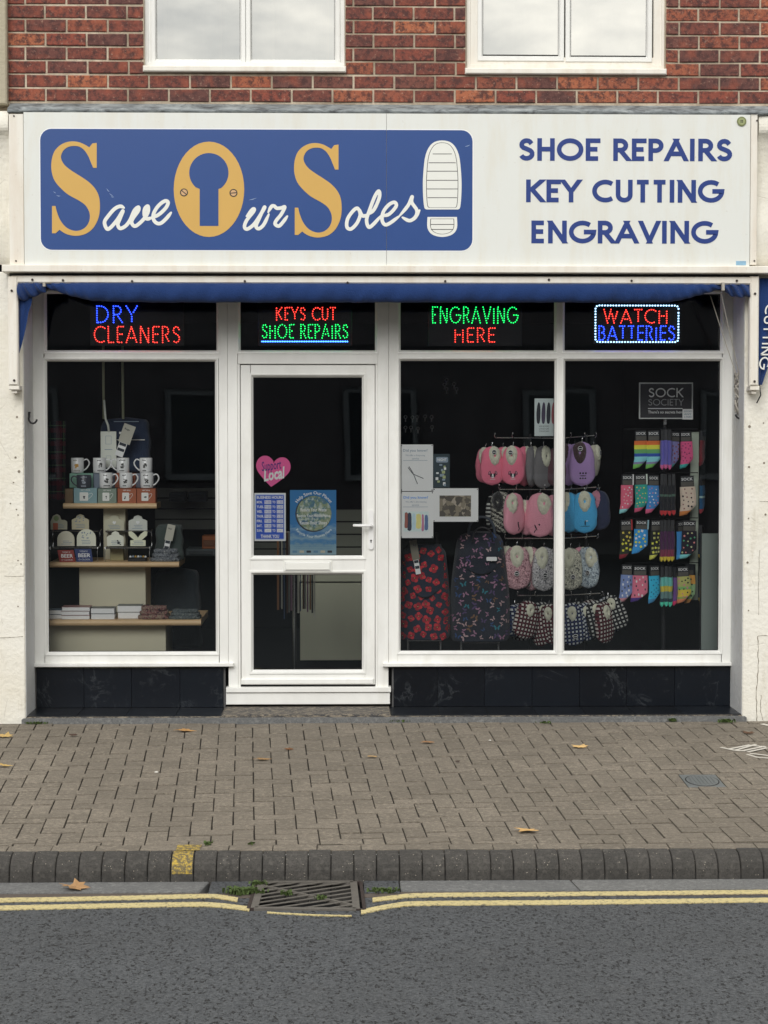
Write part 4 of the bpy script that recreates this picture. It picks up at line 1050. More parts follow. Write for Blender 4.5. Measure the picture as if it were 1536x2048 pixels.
m = MB()
for k in range(4): a = R(90*k+45); m.disc(q[0]+.006*math.cos(a), q[1]+.006*math.sin(a), .0035, SY-.0072, SY-.0065, 8)
m.build('badge_marks', M_BLK, SG)
q = rect(1472, 522, 1492, 530.5, SY); MB().box(q[0], q[1], SY-.001, SY, q[2], q[3]).build('maker_sticker', mat('pale blue sticker', srgb(135, 175, 200), .5, .3, 60, 0), SG)
bfont('SIGNS', q[0]+.004, q[1]-.006, q[2]+.004, q[3]-.004, SY-.001, M_WHITEP, 'sticker_print', SG, .01) if False else None
# scratches on the blue panel
m = MB()
for (a, b, c, d) in ((107, 383, 112, 386), (113, 391, 121, 392), (213, 377, 219, 384), (219, 387, 226, 392), (222, 393, 228, 394), (498, 400, 513, 396), (930, 293, 940, 290)):
    m.ribbon([P(a, b, SY), P((a+c)/2, (b+d)/2+.6, SY), P(c, d, SY)], [.0006, .0028, .0006], YL-.0004, YL)
m.build('scratches', mat('bare scratch', srgb(170, 190, 215), .5, .05, 8, 0), SG)

# ------------------------------------------------------------------ folded awning
AY = -.44
AW = thing('awning', 'folded blue canvas awning on a white metal frame below the sign', 'awning', (PX(770, AY), AY, PZ(580, AY)))
q = rect(24, 553, 1513, 568, AY); MB().cbox(q[0], q[1], AY-.02, AY+.02, q[2], q[3], .008).build('front_bar', M_LEDGE, AW)
for x0, x1, y1 in ((17.5, 37.5, 771), (1498, 1516, 772)):
    q = rect(x0, 553, x1, y1, AY); MB().cbox(q[0], q[1], AY-.026, AY+.02, q[2], q[3], .008).build('side_arm', M_LEDGE, AW)
    q = rect(x0+1, y1, x1+2, y1+11, AY); MB().cbox(q[0], q[1], AY-.018, WY, q[2]+.006, q[3]-.001, .004).box(q[0]+.012, q[1]-.016, AY, WY, q[2]-.012, q[2]+.006).build('arm_bracket', M_LEDGE, AW)
for a, b in ((66, 560), (127, 561), (265, 563), (490, 563), (695, 566), (890, 563), (1097, 560), (1262, 562), (1472, 562), (25, 582), (30, 761), (1508, 588), (1507, 763)):
    dy = .021 if 40 < a < 1490 else .027
    z_ = P(a, b, AY)[1]; MB().disc(P(a, b, AY)[0], z_, .007, AY-dy-.006, AY-dy+.001, 8).build('bolt', M_RUST, AW)
# dark board added behind the bar as the shade under the ledge
q = rect(20, 548, 1515, 556, AY+.06); MB().box(q[0], q[1], AY+.04, WY+.02, q[2]-.03, q[3]).build('shadow_board', mat('dark housing', (.06, .06, .065), .7, .2, 8, 0), AW)
def valance(xa, xb, low, nu, name, deep=.05, amp=.006, seed=1):
    rv = random.Random(seed); ph = [rv.uniform(0, 6.28) for _ in range(8)]
    top = PZ(567, AY)
    def fn(u, v):
        px = xa+(xb-xa)*u; lo = low(px); x = PX(px, AY, 590)
        zt = top+.004; zb = P(px, lo, AY)[1]
        a = v*math.pi*1.25; f = (1-math.cos(min(a, math.pi)))/2
        z = zt+(zb-zt)*f
        w_ = min(1, (zt-zb)/.1)
        y = AY+.008-deep*w_*math.sin(min(a, math.pi))**.8 if a < math.pi else AY+.008+.05*(v-.8)*4
        wr = amp*(math.sin(px*.11+v*5+ph[0])*math.sin(px*.043+ph[1])+.6*math.sin(px*.31-v*9+ph[2])*math.exp(-min(px-xa, xb-px)/90.)*3.2)
        # long diagonal crease
        wr += .006*math.exp(-((px-745+v*60)/6.)**2)
        if a >= math.pi: z = zb+.01*(v-.8)*5
        return (x, y+wr, z+wr*.3)
    m_ = MB().grid(fn, nu, 16); return m_.build(name, M_AWN, AW, smooth=True)
def lowmid(px):
    if px < 185: t = (px-90)/95; return 572+30*t**.7
    if px > 1335: t = (px-1335)/105; return 605-26*t**1.2
    return 602+3*min(1, (px-185)/120)
valance(90, 1441, lowmid, 240, 'canvas_roll')
valance(37, 92, lambda px: 602-.42*max(0, px-48)*1.0 if px > 48 else 602, 26, 'canvas_end', .045, .009, 3)
valance(1440, 1498, lambda px: 576+18*min(1, (px-1440)/25), 26, 'canvas_end', .045, .009, 5)
# hanging flap on the left arm
fl = catmull([(37, 568), (62, 570), (64, 600), (57, 625), (53, 650), (45, 685), (38.5, 708)], 4)
n = len(fl); m = MB()
def ffn(u, v):
    i = v*(n-1); k = min(n-2, int(i)); t = i-k; a = fl[k][0]*(1-t)+fl[k+1][0]*t; b = fl[k][1]*(1-t)+fl[k+1][1]*t
    px = 36.5+(a-36.5)*u; p_ = P(px, max(568, b), AY+.015)
    return (p_[0], AY+.012+.012*math.sin(u*7+v*3)*(1-v), p_[1])
m.grid(ffn, 8, 26).build('canvas_flap', M_AWN, AW, smooth=True)
q = rect(1441, 566, 1446, 582, AY); MB().box(q[0], q[1], AY-.05, AY-.02, q[2], q[3]).build('tie_knot', mat('rope', srgb(170, 165, 155), .9, .2, 60, .3), AW)
q = rect(88, 566, 93, 574, AY); MB().box(q[0], q[1], AY-.05, AY-.02, q[2], q[3]).build('tie_knot', mat('rope', srgb(170, 165, 155), .9, .2, 60, .3), AW)
# outer blue banner cloth beyond the right arm, lettered
BC = thing('banner_cloth', 'blue cloth strip with white lettering hanging beyond the right awning arm', 'banner', (PX(1525, -.42), -.42, PZ(650, -.42)))
m = MB()
def bfn(u, v):
    lo = 1516; hi = 1572 if v < .35 else 1572-(v-.35)/.65*48
    px = lo+(hi-lo)*u; py = 556+v*(770-556)
    p_ = P(px, py, -.43); return (p_[0], -.43+.012*math.sin(u*9+v*4)+.006*math.sin(v*17), p_[1])
m.grid(bfn, 14, 26).build('cloth', M_AWN, BC, smooth=True)
m = MB(); zt, zb = PZ(608, -.45), PZ(737, -.45)
bfm = MB()
ls, wd = strokes('CUTTING', .16); k = (zt-zb)/wd; xb_ = PX(1519, -.45, 680); hgt = .052
for l in ls:
    for s_ in l:
        m.ribbon([(xb_+b*hgt+(zt-a*k-zb)*.10, zt-a*k) for a, b in s_], .0085, -.452, -.4515)
m.build('lettering', M_WHITEP, BC)
MB().tube([(PX(1519, -.44, 770), -.44, PZ(768, -.44)), (PX(1521, -.44, 790), -.445, PZ(790, -.44)), (PX(1513, -.44, 806), -.445, PZ(806, -.44))], .004, 6).build('tail', M_BLKMET, BC, smooth=True)
# hooks and rope
def hook(px, py, Y, name, label, dirx=1, sc=1.0):
    x, z = P(px, py, Y); m = MB()
    pth = [(x, Y+.0, z+.02*sc), (x, Y-.03*sc, z+.02*sc), (x+.002*dirx, Y-.04, z-.005*sc)]+[(x+dirx*(.024+.024*math.cos(R(a)))*sc, Y-.045, z-.015*sc+.03*math.sin(R(a))*sc) for a in (180, 210, 240, 270, 300, 330, 350)]
    m.tube(pth, .006, 8); return tag(m.build(name, M_BLKMET, org=(x, Y, z), smooth=True), label, 'hook')
hook(60, 832, -.17, 'wall_hook', 'black iron hook on the left reveal above the mug display')
tag(MB().disc(*P(70, 842, -.0), .03, -.004, .0, 12).build('patch', M_UPVC), 'x') if False else None
RP = thing('awning_rope', 'pale rope from the awning tied in a bundle to the right reveal', 'rope', (PX(1478, -.2, 760), -.2, PZ(760, -.2)))
M_ROPE = mat('rope', srgb(170, 165, 155), .9, .2, 60, .3)
M_ROPE2 = mat('dirty rope', srgb(112, 108, 102), .9, .3, 60, .3)
for a, b, y0 in (((1442, 586), (1478, 748), -.42), ((1421, 592), (1473, 752), -.3)):
    p0, p1 = P(*a, y0), P(*b, -.2); MB().tube([(p0[0], y0, p0[1]), ((p0[0]+p1[0])/2, (y0-.2)/2, (p0[1]+p1[1])/2-.004), (p1[0], -.2, p1[1])], .0028, 6).build('rope_line', M_ROPE, RP)
rz = random.Random(2)
for k in range(5):
    pts = []
    for i in range(14):
        t = i/13; a = t*9+k*1.3; x, z = P(1475+math.sin(a)*5, 746+t*(66+k*6), -.18); pts.append((x, -.18+.012*math.cos(a*1.3), z))
    MB().tube(pts, .0052, 6).build('rope_coil', M_ROPE2 if k % 2 else M_ROPE, RP, smooth=True)
hook(1484, 822, -.17, 'wall_hook', 'black iron hook on the right reveal under the knotted rope', -1)
x, z = P(1481, 752, -.17); tag(MB().cbox(x-.008, x+.012, -.2, -.14, z-.04, z+.03, .003).build('cleat', M_LEDGE, org=(x, -.17, z)), 'white metal cleat on the right reveal holding the awning rope', 'cleat')

# ------------------------------------------------------------------ building across the street (seen in the glass)
OB = thing('terraced_building', 'dark brick terrace across the street, seen only as reflections in the glass', 'building', (0, -22, ROADZ))
MB().box(-24, 24, -26, -22, -.3, 6.6).build('wall', mat('dark terrace brick', srgb(112, 108, 112), .9, .45, 2.5, .3), OB)
for k in range(-7, 8):
    for zz in (.9, 3.9):
        x = k*3.1+.7
        MB().ring(x-.65, x+.65, zz, zz+1.6, [(0, -21.9), (0, -21.96), (.1, -21.96), (.1, -22.02)][::1]).build('window_frame', mat('dull grey frame', srgb(158, 162, 166), .6, .1, 4, 0), OB)
        MB().box(x-.56, x+.56, -22.01, -21.985, zz+.09, zz+1.51).build('window_pane', mat('dark far pane', (.05, .06, .07), .15, .1, 3, 0), OB)
MB().box(-24, 24, -22.0, -21.9, 3.0, 3.25).build('band_course', mat('dull band', srgb(70, 72, 76), .8), OB)
g = MB(); g.box(-90, 90, -22, -18, ROADZ-.1, ROADZ+.1); g.build('far_pavement', M_CONC, kind='structure')
# ------------------------------------------------------------------ LED signs behind the fanlights
GAIN[0] = 1.9
M_LR, M_LG, M_LB2, M_LW = emit('red led', (1, .045, .03), 3.0), emit('green led', (.01, 1, .16), 2.0), emit('blue led', (.02, .06, 1), 5.0), emit('white led', (.4, .7, 1), 2.6)
M_ACR = mat('black acrylic', (.006, .006, .008), .15, .1, 3, 0)
def dots_along(lines, step):
    out = []
    for pl in lines:
        acc = 0; out.append(pl[0])
        for i in range(len(pl)-1):
            a, b = pl[i], pl[i+1]; l = math.hypot(b[0]-a[0], b[1]-a[1]); t = step-acc
            while t <= l: out.append((a[0]+(b[0]-a[0])*t/l, a[1]+(b[1]-a[1])*t/l)); t += step
            acc = (acc+l) % step if l < step-acc or True else 0
            acc = l-(t-step)
    res = []
    for p in out:
        if all(math.hypot(p[0]-q[0], p[1]-q[1]) > step*.55 for q in res): res.append(p)
    return res
YLED = .075
def led(panel, words, label, loc, border=None, extra=None):
    q = rect(*panel, YLED+.01)
    t = thing('led_sign', label, 'LED sign', ((q[0]+q[1])/2, YLED, q[2]), 'LED signs hanging behind the fanlights')
    MB().cbox(q[0], q[1], YLED+.006, YLED+.024, q[2], q[3], .003).build('panel', M_ACR, t)
    for x_ in (q[0]+.04, q[1]-.04): MB().tube([(x_, YLED+.015, q[3]-.002), (x_, YLED+.015, q[3]+.12)], .0012, 4).build('cord', M_BLKMET, t)
    for txt, bx, m_, nm in words:
        r_ = rect(*bx, YLED); mb = MB(); st = 4.6*S(YLED)
        for l in sfit(txt, *r_, 2.4*S(YLED), .2):
            for p in dots_along(l, st): mb.disc(p[0], p[1], 1.22*S(YLED), YLED-.002, YLED+.006, 6)
        mb.build('lit_word', m_, t, kind='stuff')
    if border:
        r_ = rect(*border, YLED); pl = rrect(r_, .02, 4); pl.append(pl[0]); mb = MB()
        for p in dots_along([pl], 5.6*S(YLED)): mb.disc(p[0], p[1], 1.65*S(YLED), YLED-.002, YLED+.006, 7)
        mb.build('lit_border', M_LW, t, kind='stuff')
    if extra:
        a, b = P(extra[0], extra[1], YLED), P(extra[2], extra[1], YLED); mb = MB()
        for p in dots_along([[a, b]], 3.4*S(YLED)): mb.disc(p[0], p[1], 1.5*S(YLED), YLED-.002, YLED+.006, 6)
        mb.build('lit_underline', emit('bright blue led', (.06, .25, 1), 4), t, kind='stuff')
led((180, 604, 368, 692), [('DRY', (191, 611, 275, 646), M_LB2, 0), ('CLEANERS', (187, 652, 361, 686), M_LR, 0)], 'LED sign spelling DRY in blue over CLEANERS in red', 0)
led((516, 604, 704, 692), [('KEYS CUT', (551, 614, 672, 641), M_LR, 0), ('SHOE REPAIRS', (523, 648, 697, 677), M_LG, 0)], 'LED sign spelling KEYS CUT and SHOE REPAIRS above the door', 0, None, (524, 683, 697))
led((856, 604, 1044, 692), [('ENGRAVING', (863, 613, 1037, 647), M_LG, 0), ('HERE', (908, 655, 991, 685), M_LR, 0)], 'LED sign spelling ENGRAVING in green over HERE in red', 0)
led((1186, 605, 1361, 688), [('WATCH', (1207, 618, 1336, 647), M_LR, 0), ('BATTERIES', (1196, 651, 1351, 681), M_LB2, 0)], 'LED sign spelling WATCH BATTERIES inside a border of white dots', 0, (1191, 611, 1357, 684))

# ------------------------------------------------------------------ stickers and posters
def sticker(name, box, Y, m_, label, cat, th=.0015, rnd=.002, tilt=0):
    q = rect(*box, Y); t = thing(name, label, cat, ((q[0]+q[1])/2, Y, q[2]))
    MB().prism(rrect(q, rnd, 2), Y, Y+th).build('sheet', m_, t); return t, q
PAPER = mat('white paper', srgb(196, 206, 206), .7, .04, 4, 0)
INK = mat('grey ink', srgb(110, 122, 135), .8, .1, 9, 0); INKB = mat('blue ink', srgb(72, 120, 180), .8, .1, 9, 0); INKD = mat('dark ink', srgb(40, 44, 50), .8, .1, 9, 0)
YG = .0375
# heart
hp = [(0, -.47), (.22, -.27), (.42, -.05), (.5, .14), (.46, .34), (.33, .46), (.17, .46), (.04, .36), (0, .27), (-.04, .36), (-.17, .46), (-.33, .46), (-.46, .34), (-.5, .14), (-.42, -.05), (-.22, -.27)]
hp = catmull(hp, 4, True, {0, 8}); q = rect(511, 913, 580, 974, YG); hx, hz_ = (q[0]+q[1])/2, (q[2]+q[3])/2; hw, hh = (q[1]-q[0]), (q[3]-q[2])
T = thing('heart_sticker', 'pink heart sticker reading Support Local on the door glass', 'sticker', (hx, YG, q[2]))
ca, sa = math.cos(R(-6)), math.sin(R(-6))
MB().prism([(hx+(x*ca-y*sa)*hw, hz_+(x*sa+y*ca)*hh*1.06) for x, y in hp], YG, YG+.001).build('sheet', mat('pink vinyl', srgb(184, 66, 118), .5, .05, 5, 0), T)
q = rect(523, 921, 563, 946, YG); bfont('Support', *q, YG-.0002, mat('purple ink', srgb(62, 22, 92), .6, .05, 5, 0), 'word', T, .012, .0006, rot=R(8), shear=.25)
q = rect(526, 936, 571, 960, YG); bfont('Local', *q, YG-.0002, mat('pink white ink', srgb(232, 208, 220), .6, .05, 5, 0), 'word', T, .03, .0006, rot=R(9), shear=.3)
# business hours
T, q = sticker('opening_hours_sign', (508, 986, 571.5, 1082), YG, mat('plastic white sheet', srgb(190, 200, 212), .5, .04, 5, 0), 'blue and white business hours sign on the door glass', 'sign')
w_, h_ = q[1]-q[0], q[3]-q[2]
qq = (q[0]+.008, q[1]-.008, q[2]+.009, q[3]-.009)
MB().prism(rrect(qq, .004, 2), YG-.0004, YG).build('border', INKB, T)
qq = (qq[0]+.0018, qq[1]-.0018, qq[2]+.0018, qq[3]-.0018)
MB().prism(rrect(qq, .003, 2), YG-.0008, YG-.0003).build('border', mat('plastic white sheet', srgb(190, 200, 212)), T)
qq = (qq[0]+.002, qq[1]-.002, qq[2]+.002, qq[3]-.002)
MB().prism(rrect(qq, .002, 2), YG-.0012, YG-.0007).build('blue_field', mat('royal blue print', srgb(24, 62, 150), .5, .05, 5, 0), T)
WI = mat('pale sign lettering', srgb(205, 214, 232), .5, .04, 5, 0)
fx = lambda t: qq[0]+(qq[1]-qq[0])*t
fz = lambda t: qq[3]-(qq[3]-qq[2])*t
bfont('BUSINESS HOURS', fx(.03), fx(.97), fz(.085), fz(.02), YG-.0014, WI, 'heading', T, .03)
for i, dname in enumerate(('MON.', 'TUES.', 'WED.', 'THUR.', 'FRI.', 'SAT.', 'SUN.')):
    a = .12+i*.108
    bfont(dname, fx(.03), fx(.03+.05*len(dname)), fz(a+.07), fz(a+.01), YG-.0014, WI, 'day', T, .03)
    for b0, b1 in ((.31, .55), (.75, .97)):
        MB().box(fx(b0), fx(b1), YG-.0016, YG-.0012, fz(a+.08), fz(a)).build('time_box', WI, T)
        if i < 6: bfont('9.00' if b0 < .5 else ('5.00' if i else '5.00'), fx(b0+.02), fx(b1-.02), fz(a+.07), fz(a+.01), YG-.0018, mat('royal blue print', 0), 'time', T)
        else: MB().ribbon([(fx(b0+.03), fz(a+.06)), (fx(b1-.03), fz(a+.02))], .0008, YG-.002, YG-.0016).build('dash', mat('royal blue print', 0), T)
    bfont('TO', fx(.59), fx(.70), fz(a+.07), fz(a+.01), YG-.0014, WI, 'to', T, .03)
bfont('THANK YOU', fx(.17), fx(.83), fz(.98), fz(.9), YG-.0014, WI, 'footer', T, .03)
# planet poster
def grad_blue():
    t = NT('sky blue poster print'); sep = t.n('ShaderNodeSeparateXYZ'); t.l(t.tc.outputs['Generated'], sep.inputs[0])
    n = t.noise(t.map((1, 1, 4), 'Generated'), 5, 6)
    z = t.math('ADD', sep.outputs[2], t.math('MULTIPLY', t.math('SUBTRACT', n, .5), .22))
    t.col(t.ramp(z, [(0.02, srgb(140, 172, 186)), (.16, srgb(122, 160, 182)), (.2, srgb(62, 130, 184)), (.26, srgb(130, 165, 185)), (.33, srgb(60, 120, 176)), (.4, srgb(120, 160, 190)), (.48, srgb(36, 118, 180)), (1, srgb(22, 112, 172))])); t.rough(.5); return t.mat
def planet():
    t = NT('planet print'); v = t.map((1, 1, 1), 'Generated'); n = t.noise(v, 5, 7, .6, 1.2); n2 = t.noise(v, 8, 6, .6)
    g = t.ramp(n, [(.35, srgb(50, 96, 130)), (.47, srgb(88, 128, 138)), (.5, srgb(110, 134, 104)), (.6, srgb(150, 160, 130))])
    t.col(t.mix(t.ramp(n2, [(.5, 0.0), (.62, .9)]), g, srgb(190, 200, 190))); t.rough(.5); return t.mat
T, q = sticker('planet_poster', (580, 980, 672.5, 1110), YG, grad_blue(), 'blue poster reading Help Save Our Planet round a globe', 'poster')
pc = P(627.5, 1027, YG); pr_ = 36*S(YG)
MB().disc(pc[0]-.002, pc[1]-.002, pr_*1.01, YG-.0004, YG, 32).build('globe_shadow', mat('dark ink', 0), T)
MB().disc(pc[0]+.002, pc[1]+.001, pr_*.97, YG-.0008, YG-.0003, 32).build('globe', planet(), T)
def bend(txt, cx_, cz_, Rr, height, a_mid, y, m_, name, parent, bottom=False, bold=.01, spread=1.0):
    cu = bpy.data.curves.new('t', 'FONT'); cu.body = txt; cu.align_x = 'CENTER'; cu.offset = bold; cu.resolution_u = 2
    o = bpy.data.objects.new('t', cu); COL.objects.link(o)
    me = bpy.data.meshes.new_from_object(o.evaluated_get(bpy.context.evaluated_depsgraph_get()))
    bpy.data.objects.remove(o); mb = MB(); k = height/.7
    for v in me.vertices:
        x, z = v.co.x*k*spread, v.co.y*k
        if not bottom: a = R(a_mid)-x/Rr; rr2 = Rr+z
        else: a = R(a_mid)+x/Rr; rr2 = Rr-z
        mb.v.append((cx_+rr2*math.cos(a), y-.0006, cz_+rr2*math.sin(a)))
    mb.f = [tuple(p.vertices) for p in me.polygons]; mb.m = [0]*len(mb.f); return mb.build(name, m_, parent)
bend('Help Save Our Planet', pc[0], pc[1], 38.5*S(YG), .019, 90, YG-.0008, WI, 'arc_lettering', T)
bend('Recycle Your Phones Here', pc[0], pc[1], 49*S(YG), .016, -90, YG-.0008, mat('pale blue ink', srgb(170, 200, 215)), 'arc_lettering', T, True)
for i, tx in enumerate(('Reduce Your Waste', 'Recycle Your Mobile Phone', 'Reuse Your Shoes')):
    yy = 1019+i*13; hwid = (26, 33, 27)[i]; bfont(tx, *rect(627-hwid, yy-3.5, 627+hwid, yy+4, YG), YG-.001, WI, 'line', T, .015)
for i in range(5): bfont('mobile phones handed in here raise money for the planet and good causes'[i*3:i*3+50+i], *rect(588, 1080+i*4.0, 664, 1082.6+i*4.0, YG), YG-.0005, mat('faded blue ink', srgb(70, 105, 130)), 'small_print', T)
for i in range(6): q2 = rect(585+i*14, 1101, 594+i*14, 1105.5, YG); MB().prism(rrect(q2, .002, 2), YG-.0006, YG).build('logo', [mat('faded blue ink', 0), mat('tan ink', srgb(150, 145, 130)), mat('dark ink', 0)][i % 3], T)
# three paper notices and a card
def noisy_photo(name, cols, sc=6):
    t = NT(name); v = t.map((1, 1, 1), 'Object'); c = t.vor(v, sc*6, 'F1', 'Color'); sp = t.n('ShaderNodeSeparateColor'); t.l(c, sp.inputs[0])
    n = t.noise(v, sc*5, 5, .6)
    k = [(i/len(cols), cc) for i, cc in enumerate(cols)]
    t.col(t.ramp(t.math('ADD', t.math('MULTIPLY', sp.outputs[0], .55), t.math('MULTIPLY', n, .5)), k, 'CONSTANT')); t.rough(.6); return t.mat
YP = .034
def pins(T, q, Y):
    for x_ in (q[0]+.005, q[1]-.006):
        for z_ in (q[2]+.006, q[3]-.006): MB().disc(x_, z_, .0035, Y-.004, Y, 8).build('pin', M_CHROME, T)
T, q = sticker('paper_notice', (801.5, 889, 866, 982), YP+.001, PAPER, 'white Did you know notice showing a pair of tweezers', 'notice'); pins(T, q, YP+.001)
bfont('Did you know?', *rect(806, 898, 855, 905, YP), YP, INK, 'heading', T, .01)
bfont('We offer a sharpening', *rect(811, 909, 850, 913, YP), YP, INK, 'line', T); bfont('service', *rect(824, 915, 838, 919, YP), YP, INK, 'line', T)
m = MB()
m.ribbon([P(816, 935, YP), P(826, 948, YP), P(847, 957, YP)], .004, YP-.0006, YP+.001); m.ribbon([P(818, 933, YP), P(826, 946, YP), P(835, 968, YP)], .004, YP-.0012, YP-.0005); m.build('tweezers_picture', INKD, T)
q3 = rect(806, 920.5, 855, 921.2, YP); MB().box(q3[0], q3[1], YP-.0004, YP+.001, q3[2], q3[3]).build('rule', INK, T)
T, q = sticker('paper_notice', (801.5, 983.5, 866.5, 1076), YP+.001, PAPER, 'white Did you know notice showing clothes on a rail', 'notice'); pins(T, q, YP+.001)
bfont('Did you know?', *rect(807, 992, 856, 999, YP), YP, INKB, 'heading', T, .015)
bfont('We offer a dry cleaning', *rect(811, 1002, 853, 1006, YP), YP, INK, 'line', T); bfont('service', *rect(824, 1008, 838, 1012, YP), YP, INK, 'line', T)
q3 = rect(806, 1013.5, 856, 1014.2, YP); MB().box(q3[0], q3[1], YP-.0004, YP+.001, q3[2], q3[3]).build('rule', INK, T)
q3 = rect(807, 1023, 857, 1063, YP); MB().box(q3[0], q3[1], YP-.0004, YP+.001, q3[2], q3[3]).build('picture', mat('washed picture ground', srgb(168, 180, 190), .6, .1, 30, 0), T)
for i, (a, b, c_) in enumerate(((809, 816, (120, 70, 62)), (815, 823, (38, 44, 60)), (824, 831, (150, 170, 195)), (832, 842, (196, 172, 110)), (843, 848, (150, 95, 120)), (849, 856, (70, 90, 125)))):
    x0_, zt_ = P(a, 1026+(i*7) % 6, YP); x1_, zb_ = P(b, 1055+(i*5) % 7, YP)
    MB().prism(catmull([(x0_+.002, zt_), (x1_-.002, zt_), (x1_, (zt_+zb_)/2), (x1_-.001, zb_), (x0_, zb_), (x0_+.002, (zt_+zb_)/2)], 2, True), YP-.0012-.0002*i, YP-.0003).build('garment_print', mat('garment print %d' % i, srgb(*c_), .6, .15, 30, 0), T)
T, q = sticker('paper_notice', (866.5, 976.5, 956.5, 1043.5), YP+.0005, PAPER, 'white landscape notice with a photo of keys and tools', 'notice'); pins(T, q, YP)
q3 = rect(879, 991, 942, 1033, YP); MB().box(q3[0], q3[1], YP-.0006, YP, q3[2], q3[3]).build('picture', noisy_photo('tool photo', [srgb(58, 50, 44), srgb(96, 88, 78), srgb(140, 130, 112), srgb(84, 78, 70), srgb(176, 164, 148), srgb(130, 96, 70)], 5), T)
T, q = sticker('card', (866.5, 908, 899.5, 975), YP, mat('teal black card', srgb(24, 40, 46), .6, .2, 30, 0), 'dark card with small pale drawings beside the tweezers notice', 'card')
rc = random.Random(9)
q3 = rect(872, 914, 896, 925, YP); MB().prism(rrect(q3, .008, 3), YP-.0006, YP).build('title_badge', INK, T); bfont('NIGHT', *rect(875, 916.5, 893, 922, YP), YP-.0008, WI, 'word', T, .02)
for i in range(13):
    a, b = rc.uniform(869, 890), 928+i*3.3; s_ = rc.uniform(4, 9); q3 = rect(a, b, min(898, a+s_), b+rc.uniform(3, 7), YP)
    MB().prism(rrect(q3, .002, 2), YP-.0008-.0001*i, YP).build('drawing', [INK, mat('olive ink', srgb(132, 140, 100)), WI][i % 3], T)
T, q = sticker('poster', (1069, 797, 1112, 872), .16, mat('dim white poster', srgb(150, 158, 158), .7, .05, 5, 0), 'pale poster with dark glove shapes above the slippers', 'poster')
for i, (x_, c_) in enumerate(((1077, (28, 30, 36)), (1087, (52, 44, 62)), (1097, (30, 32, 40)), (1107, (120, 60, 66)))):
    pts = catmull([P(x_-3, 845, .159), P(x_-4, 825, .159), P(x_-1, 806, .159), P(x_+3, 808, .159), P(x_+4, 828, .159), P(x_+2, 846, .159)], 3, True)
    MB().prism(pts, .1590, .16).build('glove_print', mat('glove ink %d' % i, srgb(*c_), .7, .1, 9, 0), T)
for i in range(3): bfont('GLOVES AND SCARVES', *rect(1078, 851+i*5, 1098, 854+i*5, .159), .1598, INKD, 'line', T)

# ------------------------------------------------------------------ stepped display stand in the left window
M_PINE = mat('pine shelf edge', srgb(166, 140, 106), .5, .15, 9, .05)
M_CRM = mat('cream laminate', srgb(154, 149, 130), .6, .04, 3, .05)
DS = thing('display_stand', 'stepped cream display stand with rounded pine shelves in the left window', 'display stand', (PX(215, .45), .45, FZ))
def shelf(x0, x1, y0, y1, yf, yb, nm='shelf'):
    q = rect(x0, y0, x1, y1, yf); r_ = (q[3]-q[2])/2; n = 6
    pr = [(yf+r_-r_*math.sin(R(a)), (q[2]+q[3])/2+r_*math.cos(R(a))) for a in range(0, 181, 30)]+[(yb, q[2]), (yb, q[3])]
    vs = [(x_, y_, z_) for x_ in (q[0], q[1]) for y_, z_ in pr]; n = len(pr)
    MB().add(vs, [(i, (i+1) % n, n+(i+1) % n, n+i) for i in range(n)]+[tuple(range(n))[::-1], tuple(range(n, 2*n))]).build(nm, M_PINE, DS); return q[3], q[0], q[1]
ZS1, a1, b1 = shelf(126, 313, 1006.5, 1017.5, .34, .62)
ZS2, a2, b2 = shelf(99, 358, 1124, 1135, .24, .70)
ZS3, a3, b3 = shelf(92, 402, 1239.5, 1252, .14, .78)
def slab(x0, x1, z0, z1, yf, yb, nm='column'): MB().cbox(PX(x0, yf, 1100), PX(x1, yf, 1100), yf, yb, z0, z1, .003).build(nm, M_CRM, DS)
slab(207, 251, ZS2, ZS1-.035, .46, .60); slab(158, 291, ZS3, ZS2-.035, .36, .68); slab(92, 331, FZ, ZS3-.04, .26, .72, 'base')

